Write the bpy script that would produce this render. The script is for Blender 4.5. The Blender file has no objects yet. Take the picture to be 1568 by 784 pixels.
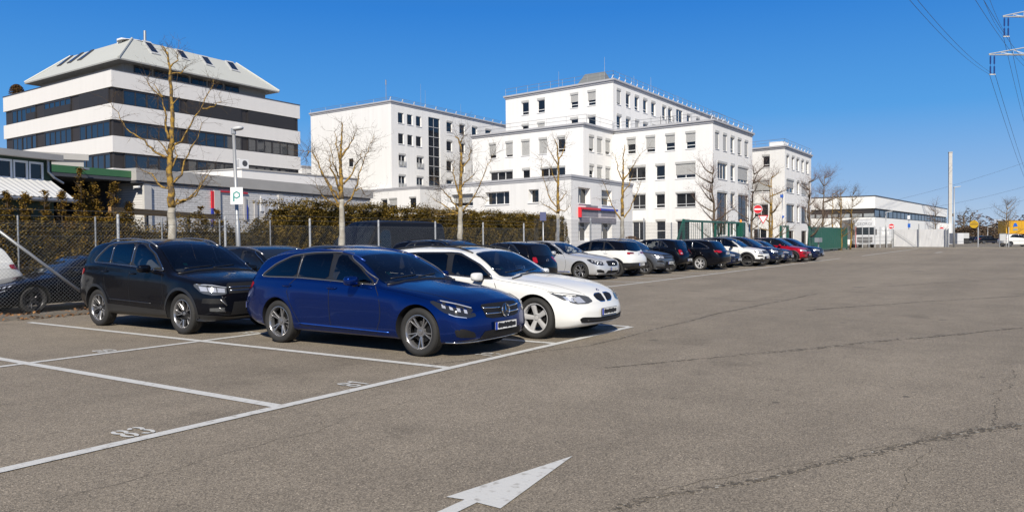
import bpy, bmesh, math, random
import numpy as np
from mathutils import Vector, Matrix
from mathutils.bvhtree import BVHTree
from mathutils.geometry import delaunay_2d_cdt
R_ = math.radians
scene = bpy.context.scene
COL = scene.collection

# ------------------------------------------------------------------ camera
IW, IH, FPX = 1568.0, 784.0, 1189.97
CH = 1.57
_th, _pi, _ro = R_(33.954), R_(-1.231), R_(-0.51)
FWD = np.array([math.cos(_th)*math.cos(_pi), math.sin(_th)*math.cos(_pi), math.sin(_pi)])
_r = np.array([math.sin(_th), -math.cos(_th), 0.0]); _u = np.cross(_r, FWD)
RGT = math.cos(_ro)*_r + math.sin(_ro)*_u
UPV = math.cos(_ro)*_u - math.sin(_ro)*_r
CAM = np.array([0.0, 0.0, CH])
cd = bpy.data.cameras.new('camera'); cam = bpy.data.objects.new('camera', cd); COL.objects.link(cam)
cd.sensor_fit = 'HORIZONTAL'; cd.sensor_width = 36.0; cd.lens = FPX/IW*36.0
cd.clip_start = 0.1; cd.clip_end = 6000
cam.matrix_world = Matrix(((RGT[0], UPV[0], -FWD[0], CAM[0]), (RGT[1], UPV[1], -FWD[1], CAM[1]),
                           (RGT[2], UPV[2], -FWD[2], CAM[2]), (0, 0, 0, 1)))
scene.camera = cam

# ------------------------------------------------------------------ sky, sun, exposure
SUN_EL = R_(36.0); SKY_GAIN = 0.90
SUN_VEC = Vector((-0.84*math.cos(SUN_EL), -0.5426*math.cos(SUN_EL), math.sin(SUN_EL))).normalized()   # towards the sun
w = bpy.data.worlds.new('World'); scene.world = w; w.use_nodes = True
nt = w.node_tree; bg = nt.nodes['Background']
sky = nt.nodes.new('ShaderNodeTexSky'); sky.sky_type = 'NISHITA'; sky.sun_disc = False
sky.sun_elevation = SUN_EL; sky.sun_rotation = math.atan2(SUN_VEC.x, SUN_VEC.y)
sky.altitude = 300; sky.air_density = 1.0; sky.dust_density = 0.35; sky.ozone_density = 4.0
hs = nt.nodes.new('ShaderNodeMix'); hs.data_type = 'RGBA'; hs.inputs[0].default_value = 0.93
tcw = nt.nodes.new('ShaderNodeTexCoord'); sx_ = nt.nodes.new('ShaderNodeSeparateXYZ'); rp = nt.nodes.new('ShaderNodeValToRGB')
nt.links.new(tcw.outputs['Generated'], sx_.inputs[0]); nt.links.new(sx_.outputs['Z'], rp.inputs[0])
for _i, (_p, _c) in enumerate(((0.0, (.42, .53, .68)), (0.055, (.25, .425, .70)), (0.15, (.070, .305, .70)), (0.28, (.018, .190, .61)), (0.5, (.028, .085, .27)), (1.0, (.03, .06, .15)))):
    e_ = rp.color_ramp.elements[_i] if _i < 2 else rp.color_ramp.elements.new(_p)
    e_.position = _p; e_.color = (*_c, 1)
sc_ = nt.nodes.new('ShaderNodeVectorMath'); sc_.operation = 'SCALE'; sc_.inputs['Scale'].default_value = SKY_GAIN/0.10
nt.links.new(rp.outputs[0], sc_.inputs[0]); nt.links.new(sky.outputs[0], hs.inputs[6]); nt.links.new(sc_.outputs[0], hs.inputs[7])
nt.links.new(hs.outputs[2], bg.inputs[0])
bg.inputs[1].default_value = 0.10
sd = bpy.data.lights.new('sun', 'SUN'); sd.energy = 4.9; sd.angle = R_(0.5); sd.color = (1.0, 0.925, 0.80)
so = bpy.data.objects.new('sun', sd); COL.objects.link(so)
so.rotation_euler = (-SUN_VEC).to_track_quat('-Z', 'Y').to_euler(); so.location = (0, 0, 60)
vs = scene.view_settings; vs.view_transform = 'Standard'; vs.look = 'None'; vs.gamma = 1.0; vs.exposure = 0.28; vs.use_curve_mapping = False
scene.render.engine = 'CYCLES'
scene.cycles.max_bounces = 8; scene.cycles.transparent_max_bounces = 8
scene.cycles.use_denoising = True

# ------------------------------------------------------------------ picture <-> place (only to measure where things stand)
def ray(px, py): return FWD + RGT*((px-IW/2)/FPX) - UPV*((py-IH/2)/FPX)
def pl(px, py, H=0.0):
    d = ray(px, py); return CAM + d*((H-CH)/d[2])
def at(px, py, Z): return CAM + ray(px, py)*Z
def on_x(px, py, X):
    d = ray(px, py); return CAM + d*(X/d[0])
def on_y(px, py, Y):
    d = ray(px, py); return CAM + d*(Y/d[1])
def on_wall(px, py, A, B):
    """hit of the pixel's ray with the vertical plane through A and B -> (metres along, height)"""
    A = np.array(A[:2], float); B = np.array(B[:2], float); t = (B-A)/np.linalg.norm(B-A); n = np.array([-t[1], t[0]])
    d = ray(px, py); k = ((A-CAM[:2])@n)/(d[:2]@n); P = CAM + d*k
    return float((P[:2]-A)@t), float(P[2])

# ------------------------------------------------------------------ materials
MATS = {}
def mat(name, col, rough=0.5, metal=0.0, coat=0.0, var=0.06, vscale=3.0, bump=0.0, bscale=40.0, spec=0.5, col2=None, fac=(0.45, 0.6), detail=6, emit=None, flake=0.0):
    if name in MATS: return MATS[name]
    m = bpy.data.materials.new(name); m.use_nodes = True; n = m.node_tree; p = n.nodes['Principled BSDF']
    c = (*col, 1.0)
    p.inputs['Roughness'].default_value = rough; p.inputs['Metallic'].default_value = metal
    p.inputs['Specular IOR Level'].default_value = spec
    if coat: p.inputs['Coat Weight'].default_value = coat; p.inputs['Coat Roughness'].default_value = 0.03
    tc = n.nodes.new('ShaderNodeTexCoord'); nz = n.nodes.new('ShaderNodeTexNoise')
    nz.inputs['Scale'].default_value = vscale; nz.inputs['Detail'].default_value = detail
    n.links.new(tc.outputs['Object'], nz.inputs['Vector'])
    mx = n.nodes.new('ShaderNodeMix'); mx.data_type = 'RGBA'
    if col2 is None:
        mx.inputs[6].default_value = (*[x*(1-var) for x in col], 1); mx.inputs[7].default_value = (*[min(1, x*(1+var)) for x in col], 1)
        n.links.new(nz.outputs['Fac'], mx.inputs[0])
    else:
        mx.inputs[6].default_value = c; mx.inputs[7].default_value = (*col2, 1)
        mr = n.nodes.new('ShaderNodeMapRange'); mr.inputs[1].default_value = fac[0]; mr.inputs[2].default_value = fac[1]
        n.links.new(nz.outputs['Fac'], mr.inputs[0]); n.links.new(mr.outputs[0], mx.inputs[0])
    n.links.new(mx.outputs[2], p.inputs['Base Color'])
    if bump:
        b = n.nodes.new('ShaderNodeBump'); b.inputs['Strength'].default_value = bump; b.inputs['Distance'].default_value = 0.02
        nb = n.nodes.new('ShaderNodeTexNoise'); nb.inputs['Scale'].default_value = bscale; nb.inputs['Detail'].default_value = 5
        n.links.new(tc.outputs['Object'], nb.inputs['Vector']); n.links.new(nb.outputs['Fac'], b.inputs['Height']); n.links.new(b.outputs[0], p.inputs['Normal'])
    if emit: p.inputs['Emission Color'].default_value = c; p.inputs['Emission Strength'].default_value = emit
    MATS[name] = m; return m

# ------------------------------------------------------------------ mesh builder
class MB:
    def __init__(s): s.v = []; s.f = []; s.m = []
    def add(s, vs, fs, mi=0):
        o = len(s.v); s.v += [tuple(map(float, v)) for v in vs]
        s.f += [tuple(i+o for i in f) for f in fs]; s.m += [mi]*len(fs)
    def quad(s, a, b, c, d, mi=0): s.add([a, b, c, d], [(0, 1, 2, 3)], mi)
    def box(s, x0, x1, y0, y1, z0, z1, mi=0, M=None):
        vs = [(x0,y0,z0),(x1,y0,z0),(x1,y1,z0),(x0,y1,z0),(x0,y0,z1),(x1,y0,z1),(x1,y1,z1),(x0,y1,z1)]
        if M is not None: vs = [M @ Vector(v) for v in vs]
        s.add(vs, [(0,3,2,1),(4,5,6,7),(0,1,5,4),(1,2,6,5),(2,3,7,6),(3,0,4,7)], mi)
    def obox(s, c, ax, ay, az, mi=0):
        """box centred at c with half axes ax ay az"""
        c = np.array(c, float); ax, ay, az = (np.array(a, float) for a in (ax, ay, az))
        vs = [c+i*ax+j*ay+k*az for k in (-1, 1) for i, j in ((-1,-1),(1,-1),(1,1),(-1,1))]
        s.add(vs, [(0,3,2,1),(4,5,6,7),(0,1,5,4),(1,2,6,5),(2,3,7,6),(3,0,4,7)], mi)
    def prism(s, poly, z0, z1, mi=0, top=None):
        n = len(poly); vs = [(p[0], p[1], z0) for p in poly]+[(p[0], p[1], z1) for p in poly]
        s.add(vs, [(i, (i+1) % n, n+(i+1) % n, n+i) for i in range(n)]+[tuple(range(n-1, -1, -1))], mi)
        s.add([(p[0], p[1], z1) for p in poly], [tuple(range(n))], mi if top is None else top)
    def tube(s, pts, rad, n=6, mi=0, cap=True):
        pts = [np.array(p, float) for p in pts]; k = len(pts)
        if not hasattr(rad, '__len__'): rad = [rad]*k
        vs = []; prev = None
        for i, p in enumerate(pts):
            t = pts[min(i+1, k-1)]-pts[max(i-1, 0)]; l = np.linalg.norm(t); t = t/l if l > 1e-9 else np.array([0, 0, 1.0])
            if prev is None:
                a = np.array([0, 0, 1.0]) if abs(t[2]) < 0.9 else np.array([1.0, 0, 0])
                u = np.cross(t, a)
            else: u = prev-(prev@t)*t
            u = u/(np.linalg.norm(u)+1e-12); w_ = np.cross(t, u); prev = u
            for j in range(n):
                a = 2*math.pi*j/n; vs.append(p+rad[i]*(math.cos(a)*u+math.sin(a)*w_))
        fs = [(i*n+j, i*n+(j+1) % n, (i+1)*n+(j+1) % n, (i+1)*n+j) for i in range(k-1) for j in range(n)]
        if cap: fs += [tuple(range(n-1, -1, -1)), tuple((k-1)*n+j for j in range(n))]
        s.add(vs, fs, mi)
    def lathe(s, prof, n=32, axis='x', c=(0, 0, 0), mi=0, close=False):
        """prof: (along, radius) pairs"""
        vs = []; k = len(prof)
        for a_, r in prof:
            for j in range(n):
                t = 2*math.pi*j/n
                q = (a_, r*math.cos(t), r*math.sin(t)) if axis == 'x' else ((r*math.cos(t), a_, r*math.sin(t)) if axis == 'y' else (r*math.cos(t), r*math.sin(t), a_))
                vs.append((q[0]+c[0], q[1]+c[1], q[2]+c[2]))
        fs = [(i*n+j, i*n+(j+1) % n, (i+1)*n+(j+1) % n, (i+1)*n+j) for i in range(k-1) for j in range(n)]
        s.add(vs, fs, mi)
    def build(s, name, mats, parent=None, smooth=False, angle=None):
        me = bpy.data.meshes.new(name); me.from_pydata(s.v, [], s.f)
        for m in (mats if isinstance(mats, (list, tuple)) else [mats]): me.materials.append(m)
        if s.m and max(s.m) > 0: me.polygons.foreach_set('material_index', s.m)
        if smooth or angle: me.polygons.foreach_set('use_smooth', [True]*len(me.polygons))
        if angle: me.set_sharp_from_angle(angle=R_(angle))
        me.update()
        o = bpy.data.objects.new(name, me); COL.objects.link(o)
        if parent is not None: o.parent = parent
        return o
def tag(o, label=None, cat=None, group=None, kind=None):
    if label: o['label'] = label
    if cat: o['category'] = cat
    if group: o['group'] = group
    if kind: o['kind'] = kind
    return o
def empty(name, loc, label, cat, rz=0.0, group=None):
    o = bpy.data.objects.new(name, None); COL.objects.link(o); o.location = loc; o.rotation_euler = (0, 0, rz); o.empty_display_size = 0.2
    return tag(o, label, cat, group)
def children_of(o): return [c for c in bpy.data.objects if c.parent == o]
def copy_tree(o, parent=None):
    c = o.copy(); COL.objects.link(c); c.parent = parent
    for ch in children_of(o): copy_tree(ch, c)
    return c
def smooth_noise(seed, n, amp):
    r = random.Random(seed); ks = [(r.uniform(-1, 1), r.uniform(.5, 3), r.uniform(0, 6)) for _ in range(4)]
    return [amp*sum(a*math.sin(f*i/max(1, n-1)*3+p) for a, f, p in ks) for i in range(n)]
# ------------------------------------------------------------------ cars
def pchip(pts):
    x = np.array([p[0] for p in pts], float); y = np.array([p[1] for p in pts], float)
    h = np.diff(x); d = np.diff(y)/h; m = np.zeros(len(x))
    for i in range(1, len(x)-1):
        if d[i-1]*d[i] > 0:
            w1 = 2*h[i]+h[i-1]; w2 = h[i]+2*h[i-1]; m[i] = (w1+w2)/(w1/d[i-1]+w2/d[i])
    m[0] = d[0]; m[-1] = d[-1]
    def f(t):
        t = min(max(t, x[0]), x[-1]); i = min(max(int(np.searchsorted(x, t)-1), 0), len(h)-1); u = (t-x[i])/h[i]
        return float((1+2*u)*(1-u)**2*y[i]+u*(1-u)**2*h[i]*m[i]+u*u*(3-2*u)*y[i+1]+u*u*(u-1)*h[i]*m[i+1])
    return f
def catmull(P, seg):
    out = []
    n = len(P)
    for i in range(n-1):
        p0 = P[max(i-1, 0)]; p1 = P[i]; p2 = P[i+1]; p3 = P[min(i+2, n-1)]
        for k in range(seg):
            t = k/seg
            out.append(0.5*((2*p1)+(-p0+p2)*t+(2*p0-5*p1+4*p2-p3)*t*t+(-p0+3*p1-3*p2+p3)*t**3)*0.8+0.2*(p1+(p2-p1)*t))
    out.append(P[-1]); return out
def chaikin(poly, it=2, closed=True, keep=0.25):
    P = [np.array(p, float) for p in poly]
    for _ in range(it):
        Q = []
        n = len(P)
        for i in range(n if closed else n-1):
            a, b = P[i], P[(i+1) % n]; Q += [a+(b-a)*keep, b+(a-b)*keep]
        if not closed: Q = [P[0]]+Q+[P[-1]]
        P = Q; keep = 0.25
    return P

DARK = mat('under_plastic', (0.012, 0.012, 0.013), 0.65, var=0.2)
BLACKP = mat('black_trim', (0.016, 0.016, 0.017), 0.42, var=0.15)
GLASS = mat('tinted_glass', (0.006, 0.007, 0.009), 0.02, var=0.1, spec=0.62)
GLASSF = mat('windscreen_glass', (0.012, 0.015, 0.018), 0.02, var=0.1, spec=0.75)
CHROME = mat('chrome', (0.62, 0.63, 0.65), 0.12, metal=1.0)
ALU = mat('alloy', (0.30, 0.30, 0.31), 0.25, metal=0.75, var=0.1)
ALUB = mat('bright_alloy', (0.58, 0.58, 0.59), 0.3, metal=0.35, var=0.08)
ALUD = mat('dark_alloy', (0.05, 0.05, 0.053), 0.35, metal=0.6)
WELL = mat('wheel_shadow_metal', (0.014, 0.014, 0.015), 0.5, metal=0.4)
TYRE = mat('tyre_rubber', (0.02, 0.0195, 0.019), 0.8, var=0.25, vscale=12, bump=0.3, bscale=60)
LENS = mat('lamp_lens', (0.1, 0.105, 0.11), 0.06, metal=0.35, var=0.5, vscale=14, spec=0.9)
LENSB = mat('lamp_reflector', (0.72, 0.74, 0.78), 0.1, metal=0.6, var=0.2, vscale=25)
LENSD = mat('lamp_dark', (0.02, 0.021, 0.024), 0.08, spec=0.8)
REDL = mat('tail_lamp_red', (0.32, 0.008, 0.012), 0.1, spec=0.8, var=0.3, vscale=14)
PLATEW = mat('plate_white', (0.72, 0.72, 0.7), 0.4)
PLATEB = mat('plate_blue', (0.01, 0.05, 0.4), 0.4)
PLATEK = mat('plate_ink', (0.01, 0.01, 0.01), 0.6)
STICK = mat('green_sticker', (0.05, 0.42, 0.2), 0.5)
PAPER = mat('white_paper', (0.7, 0.72, 0.74), 0.5)
MESHG = mat('grille_mesh', (0.009, 0.009, 0.01), 0.6, var=0.5, vscale=60, bump=0.25, bscale=90, spec=.3)

def paint(name, col, metal=0.0, rough=0.28, coat=0.6):
    m = mat(name, col, rough, metal=metal, coat=coat, var=0.035, vscale=1.6, spec=.12)
    m.node_tree.nodes['Principled BSDF'].inputs['Coat IOR'].default_value = 1.42
    return m

AXES = {'side': (Vector((1, 0, 0)), Vector((0, 1, 0)), Vector((0, 0, 1))),
        'front': (Vector((0, -1, 0)), Vector((1, 0, 0)), Vector((0, 0, 1))),
        'rear': (Vector((0, 1, 0)), Vector((-1, 0, 0)), Vector((0, 0, 1))),
        'top': (Vector((0, 0, 1)), Vector((1, 0, 0)), Vector((0, 1, 0)))}
def az(deg):
    a = R_(deg); return (Vector((math.cos(a), math.sin(a), 0)), Vector((-math.sin(a), math.cos(a), 0)), Vector((0, 0, 1)))
def hit(bvh, ax, u, v, far=6.0):
    o, U, V = ax; st = o*far+U*u+V*v
    h = bvh.ray_cast(st, -o)
    if h[0] is None:
        n = bvh.find_nearest(o*0.7+U*u+V*v); return n[0], n[1]
    return h[0], h[1]
def patch(mb, bvh, ax, poly, off=0.004, res=0.05, mi=0, mirror=None, holes=None):
    """drape a flat outline over the body from one side; rim: depth of a turned-in edge"""
    P = []
    n = len(poly)
    for i in range(n):
        a = np.array(poly[i], float); b = np.array(poly[(i+1) % n], float); k = max(1, int(np.linalg.norm(b-a)/res))
        P += [tuple(a+(b-a)*j/k) for j in range(k)]
    nb = len(P); xs = [p[0] for p in P]; ys = [p[1] for p in P]
    def inside(x, y):
        c = False; j = nb-1
        for i in range(nb):
            if (P[i][1] > y) != (P[j][1] > y) and x < (P[j][0]-P[i][0])*(y-P[i][1])/(P[j][1]-P[i][1])+P[i][0]: c = not c
            j = i
        return c
    g = []
    nx = int((max(xs)-min(xs))/res); ny = int((max(ys)-min(ys))/res)
    PA = np.array(P)
    for i in range(nx+1):
        for j in range(ny+1):
            x = min(xs)+(i+.5)*res; y = min(ys)+(j+.5)*res
            if inside(x, y) and np.min((PA[:, 0]-x)**2+(PA[:, 1]-y)**2) > (res*0.45)**2: g.append((x, y))
    if holes:
        Hp = []; ed = [(i, (i+1) % nb) for i in range(nb)]
        for hpoly in holes:
            o_ = nb+len(Hp); m_ = len(hpoly); q_ = []
            for i in range(m_):
                a = np.array(hpoly[i], float); b = np.array(hpoly[(i+1) % m_], float); k = max(1, int(np.linalg.norm(b-a)/res)); q_ += [tuple(a+(b-a)*j/k) for j in range(k)]
            ed += [(o_+i, o_+(i+1) % len(q_)) for i in range(len(q_))]; Hp += q_
        def inpoly(x, y, Q):
            c = False; j = len(Q)-1
            for i in range(len(Q)):
                if (Q[i][1] > y) != (Q[j][1] > y) and x < (Q[j][0]-Q[i][0])*(y-Q[i][1])/(Q[j][1]-Q[i][1])+Q[i][0]: c = not c
                j = i
            return c
        vs, es, fs, *_ = delaunay_2d_cdt([Vector(p) for p in P+Hp], ed, [], 0, 1e-6)
        cen = [sum((vs[i] for i in f), Vector((0, 0)))/len(f) for f in fs]
        fs = [f for f, c in zip(fs, cen) if inside(c.x, c.y) and not any(inpoly(c.x, c.y, h_) for h_ in holes)]
    else: vs, es, fs, *_ = delaunay_2d_cdt([Vector(p) for p in P+g], [(i, (i+1) % nb) for i in range(nb)], [], 1, 1e-6)
    out = []
    for v in vs:
        p, nn = hit(bvh, ax, v.x, v.y)
        if nn.dot(ax[0]) < 0: nn = -nn
        out.append(p+nn*off)
    faces = [tuple(f) for f in fs]
    ori = []
    for f in faces:
        a, b, c = out[f[0]], out[f[1]], out[f[2]]
        ori.append(f if (b-a).cross(c-a).dot(ax[0]) > 0 else tuple(reversed(f)))
    mb.add(out, ori, mi)
    if mirror: mb.add([(-p.x, p.y, p.z) for p in out], [tuple(reversed(f)) for f in ori], mi)
def drape(bvh, ax, pts, off=0.004, res=0.06, closed=False):
    out = []; n = len(pts)
    for i in range(n if closed else n-1):
        a = np.array(pts[i], float); b = np.array(pts[(i+1) % n], float); k = max(1, int(np.linalg.norm(b-a)/res))
        for j in range(k):
            q = a+(b-a)*j/k; p, nn = hit(bvh, ax, q[0], q[1]); out.append(p+nn*off)
    q = pts[0] if closed else pts[-1]
    p, nn = hit(bvh, ax, q[0], q[1]); out.append(p+nn*off)
    return out
def mtube(mb, pts, r, n=5, mi=0):
    mb.tube(pts, r, n, mi); mb.tube([(-p[0], p[1], p[2]) for p in pts], r, n, mi)
def ellips(mb, c, r, n=12, m=8, mi=0, e=1.0):
    vs = []; 
    for i in range(m+1):
        t = math.pi*i/m-math.pi/2
        for j in range(n):
            a = 2*math.pi*j/n
            f = lambda q: math.copysign(abs(q)**e, q)
            vs.append((c[0]+r[0]*f(math.cos(t))*f(math.cos(a)), c[1]+r[1]*f(math.cos(t))*f(math.sin(a)), c[2]+r[2]*f(math.sin(t))))
    mb.add(vs, [(i*n+j, i*n+(j+1) % n, (i+1)*n+(j+1) % n, (i+1)*n+j) for i in range(m) for j in range(n)], mi)

def body_mesh(sp, q):
    """q: 2 hero, 1 mid, 0 far"""
    L, W, H = sp['L'], sp['W'], sp['H']
    top, belt, bot, plan = (pchip(sp[k]) for k in ('top', 'belt', 'bot', 'plan'))
    cr = pchip(sp.get('crown', [(0, .05), (L, .05)])); nose = pchip(sp['nose']); tail = pchip(sp['tail'])
    tum = sp.get('tum', .33); seg = (2, 3, 4)[q]; nst = (40, 64, 100)[q]
    # stations: denser at the ends
    S = [L*(0.5-0.5*math.cos(math.pi*i/nst))*0.6+L*i/nst*0.4 for i in range(nst+1)]
    rings = []
    for s in S:
        zt = top(s); zb = bot(s); Wh = plan(s)*W/2; c = cr(s); zr = zt-c; zbelt = min(belt(s), zr-0.015); k = zbelt-zb
        xb = Wh*sp.get('xbelt', .955); g = max(0.0, zr-zbelt); xt = xb-tum*g
        rr = 0.045+0.02*min(1, g/0.3)
        pts = [(0, zb), (.66*Wh, zb), (.9*Wh, zb+.012), (.965*Wh, zb+.09*min(1, k/.5)), (Wh*.995, zb+.36*k), (Wh, zb+.60*k), (Wh*.992, zb+.80*k), (Wh*.975, zbelt-.035), (xb, zbelt),
               (xb-tum*g*.5+.012*min(1, g/.3), zbelt+g*.5), (xt+.012, zbelt+g*.93), (xt-rr, zr+c*.3), (xt*.55, zt-c*.2), (0, zt)]
        e = 1.0
        d = min(s, L-s)
        if d < .07: e = 1-.10*(1-d/.07)**2
        zc = .5*(zb+zt)
        P = catmull([np.array((x*e, zc+(z-zc)*e)) for x, z in pts], seg)
        rings.append(P)
    M = len(rings[0])-1
    vs = []; fs = []
    idx = []
    def warp(x, s, z):
        y = s
        fa = sp.get('bow', .17); ra = sp.get('rbow', .1)
        t = abs(x)/(W/2)
        if s < 1.0: f = (1-s/1.0)**1.6; y += f*(fa*t**2.4+nose(z))
        if s > L-.7: f = (1-(L-s)/.7)**1.6; y -= f*(ra*t**2.4+tail(z))
        # arches
        xx = x
        if abs(x) > .35*W and z < .95:
            for wy in (sp['fo'], sp['fo']+sp['wb']):
                r = math.hypot(s-wy, z-sp['R']); Ra = sp['R']+.05
                b = math.exp(-((r-Ra)/.09)**2)*sp.get('flare', .012)
                xx += math.copysign(b, x)
        for (s0, z0, s1, z1, dp) in sp.get('creases', []):
            if s0-.3 < s < s1+.3 and abs(x) > .6*W/2:
                zc = z0+(z1-z0)*(s-s0)/(s1-s0); fade = min(1, max(0, (s-s0+.3)/.3))*min(1, max(0, (s1+.3-s)/.3))
                u = (z-zc)/.035
                xx += math.copysign(fade*dp*(0.5-0.5*math.tanh(u))*math.exp(-max(0, -u)*.12), x)
        return (xx, y-L/2, z)
    for s, P in zip(S, rings):
        row = []
        for j, p in enumerate(P): row.append(len(vs)); vs.append(warp(p[0], s, p[1]))
        for j in range(M-1, 0, -1): row.append(len(vs)); vs.append(warp(-P[j][0], s, P[j][1]))
        idx.append(row)
    n = len(idx[0])
    for i in range(len(S)-1):
        for j in range(n):
            a, b = idx[i][j], idx[i][(j+1) % n]; c_, d = idx[i+1][(j+1) % n], idx[i+1][j]
            fs.append((a, d, c_, b))
    # caps: rows across
    nc = (5, 8, 12)[q]
    for end, s, P, row in ((0, S[0], rings[0], idx[0]), (1, S[-1], rings[-1], idx[-1])):
        prev = None
        for j in range(M+1):
            if j in (0, M): cur = [row[j]]*(nc+1)
            else:
                cur = [row[j]]
                for k in range(1, nc):
                    x = P[j][0]*(1-2*k/nc); cur.append(len(vs)); vs.append(warp(x, s, P[j][1]))
                cur.append(row[n-j])
            if prev:
                for k in range(nc):
                    f = [prev[k], prev[k+1], cur[k+1], cur[k]]
                    ff = []
                    for t in f:
                        if t not in ff: ff.append(t)
                    if len(ff) >= 3: fs.append(tuple(ff) if end else tuple(reversed(ff)))
            prev = cur
    return vs, fs

def boolean_wells(vs, fs, sp, paintm, name):
    me = bpy.data.meshes.new(name); me.from_pydata(vs, [], fs); me.materials.append(paintm); me.materials.append(DARK)
    bm = bmesh.new(); bm.from_mesh(me); bmesh.ops.remove_doubles(bm, verts=bm.verts, dist=1e-5); bmesh.ops.recalc_face_normals(bm, faces=bm.faces); bm.to_mesh(me); bm.free()
    o = bpy.data.objects.new(name, me); COL.objects.link(o)
    cm = MB(); W = sp['W']; Ra = sp.get('Ra', sp['R']+.045)
    for wy in (sp['fo'], sp['fo']+sp['wb']):
        for sx in (-1, 1):
            x0, x1 = sorted((sx*(W/2-.30), sx*(W/2+.2)))
            N = 44; y = wy-sp['L']/2; z = sp['R']+.01
            c = [(y+Ra*math.cos(2*math.pi*k/N+.02), z+Ra*math.sin(2*math.pi*k/N+.02)) for k in range(N)]
            v = [(x0, a, b) for a, b in c]+[(x1, a, b) for a, b in c]
            cm.add(v, [tuple(range(N)), tuple(range(2*N-1, N-1, -1))]+[(k, N+k, N+(k+1) % N, (k+1) % N) for k in range(N)])
    co = cm.build('cutter', [DARK])
    b2 = bmesh.new(); b2.from_mesh(co.data); bmesh.ops.recalc_face_normals(b2, faces=b2.faces); b2.to_mesh(co.data); b2.free()
    md = o.modifiers.new('b', 'BOOLEAN'); md.operation = 'DIFFERENCE'; md.solver = 'EXACT'; md.object = co
    try: md.material_mode = 'TRANSFER'
    except Exception: pass
    dg = bpy.context.evaluated_depsgraph_get(); ev = o.evaluated_get(dg)
    nm = bpy.data.meshes.new_from_object(ev); o.modifiers.clear(); o.data = nm; nm.name = name
    bpy.data.objects.remove(co)
    nm.polygons.foreach_set('use_smooth', [True]*len(nm.polygons)); nm.set_sharp_from_angle(angle=R_(38)); nm.update()
    return o

WHEELS = {}
def wheel_meshes(R, tw, style):
    key = (round(R, 3), round(tw, 3), style)
    if key in WHEELS: return WHEELS[key]
    h = tw/2; Rr = R*{'cover': .70}.get(style, .715)
    t = MB(); t.lathe([(h*.72, Rr-.012), (h*.86, Rr+.004), (h*.98, Rr+.03), (h, R*.87), (h*.9, R*.955), (h*.72, R*.99), (h*.68, R*.985), (h*.66, R), (h*.22, R), (h*.2, R*.985), (h*.16, R*.985), (h*.14, R), (-h*.14, R), (-h*.16, R*.985), (-h*.2, R*.985), (-h*.22, R), (-h*.66, R), (-h*.72, R*.99), (-h*.9, R*.955), (-h, R*.87), (-h*.86, Rr)], 48)
    hub = MB(); hub.lathe([(h*.05, 0.0), (h*.05, Rr*.62), (-h*.2, Rr*.62)], 28); hub.lathe([(h*.02, Rr-.002), (-h*.85, Rr-.002)], 36)
    r = MB(); r.lathe([(h*.1, Rr-.03), (h*.55, Rr-.026), (h*.74, Rr-.02), (h*.84, Rr-.008), (h*.82, Rr+.004), (h*.70, Rr+.004)], 48, mi=0)
    r.lathe([(h*.50, 0.0), (h*.52, .022), (h*.50, .032), (h*.42, .036)], 20, mi=0)
    r.lathe([(h*.40, 0.03), (h*.40, .068), (h*.15, .075)], 20, mi=1 if style in ('tig', 'dark') else 0)
    def spoke(a0, a1, w0, w1, r0=.045, r1=None, mi=0, d0=.36, d1=.66):
        r1 = r1 or Rr-.015; th = .03
        def P(a, rr, off): ca, sa = math.cos(a), math.sin(a); return (rr*ca-off*sa, rr*sa+off*ca)
        v = []
        for a, rr, wd, dx in ((a0, r0, w0, d0*h), (a0*.45+a1*.55, (r0+r1)*.52, (w0+w1)/2, (d0*.35+d1*.65)*h), (a1, r1, w1, d1*h)):
            for s_, dd in ((-1, -.006), (-.55, 0), (.55, 0), (1, -.006)):
                y, z = P(a, rr, s_*wd/2); v.append((dx+dd, y, z))
            for s_ in (1, -1):
                y, z = P(a, rr, s_*wd/2); v.append((dx-th, y, z))
        fs = []
        for i in range(2):
            o = i*6
            for j in range(6): fs.append((o+j, o+(j+1) % 6, o+6+(j+1) % 6, o+6+j))
        r.add(v, fs, mi)
    T = 2*math.pi
    if style == 'twin5':
        for k in range(5):
            a = T*k/5+T/4
            spoke(a-.10, a-.17, .021, .019); spoke(a+.10, a+.17, .021, .019)
    elif style == 'star5':
        for k in range(5): spoke(T*k/5+T/4, T*k/5+T/4, .062, .088, d0=.5)
    elif style == 'tig':
        for k in range(5):
            a = T*k/5+.4
            spoke(a, a+.30, .024, .022); spoke(a, a-.26, .02, .02, mi=0); spoke(a+.62, a+.45, .02, .02, mi=1)
    elif style.startswith('multi10'):
        for k in range(5):
            a = T*k/5; spoke(a-.05, a-.28, .03, .03); spoke(a+.05, a+.28, .03, .03)
    elif style == 'cover':
        for k in range(7): spoke(T*k/7, T*k/7+.1, .05, .06)
    elif style == 'dark':
        for k in range(5):
            a = T*k/5; spoke(a-.06, a-.2, .032, .03, mi=1); spoke(a+.06, a+.2, .032, .03, mi=1)
    rm = {'tig': [ALU, ALUD], 'dark': [ALUD, ALUD], 'star5': [ALUB, ALUD], 'multi10b': [ALUB, ALUD]}.get(style, [ALU, ALUD])
    objs = (hub.build('wheel', WELL, smooth=True, angle=40), t.build('tyre', TYRE, smooth=True, angle=50), r.build('rim', rm, smooth=True, angle=35))
    ms = tuple(o.data for o in objs)
    for o in objs: bpy.data.objects.remove(o)
    WHEELS[key] = ms; return ms

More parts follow.
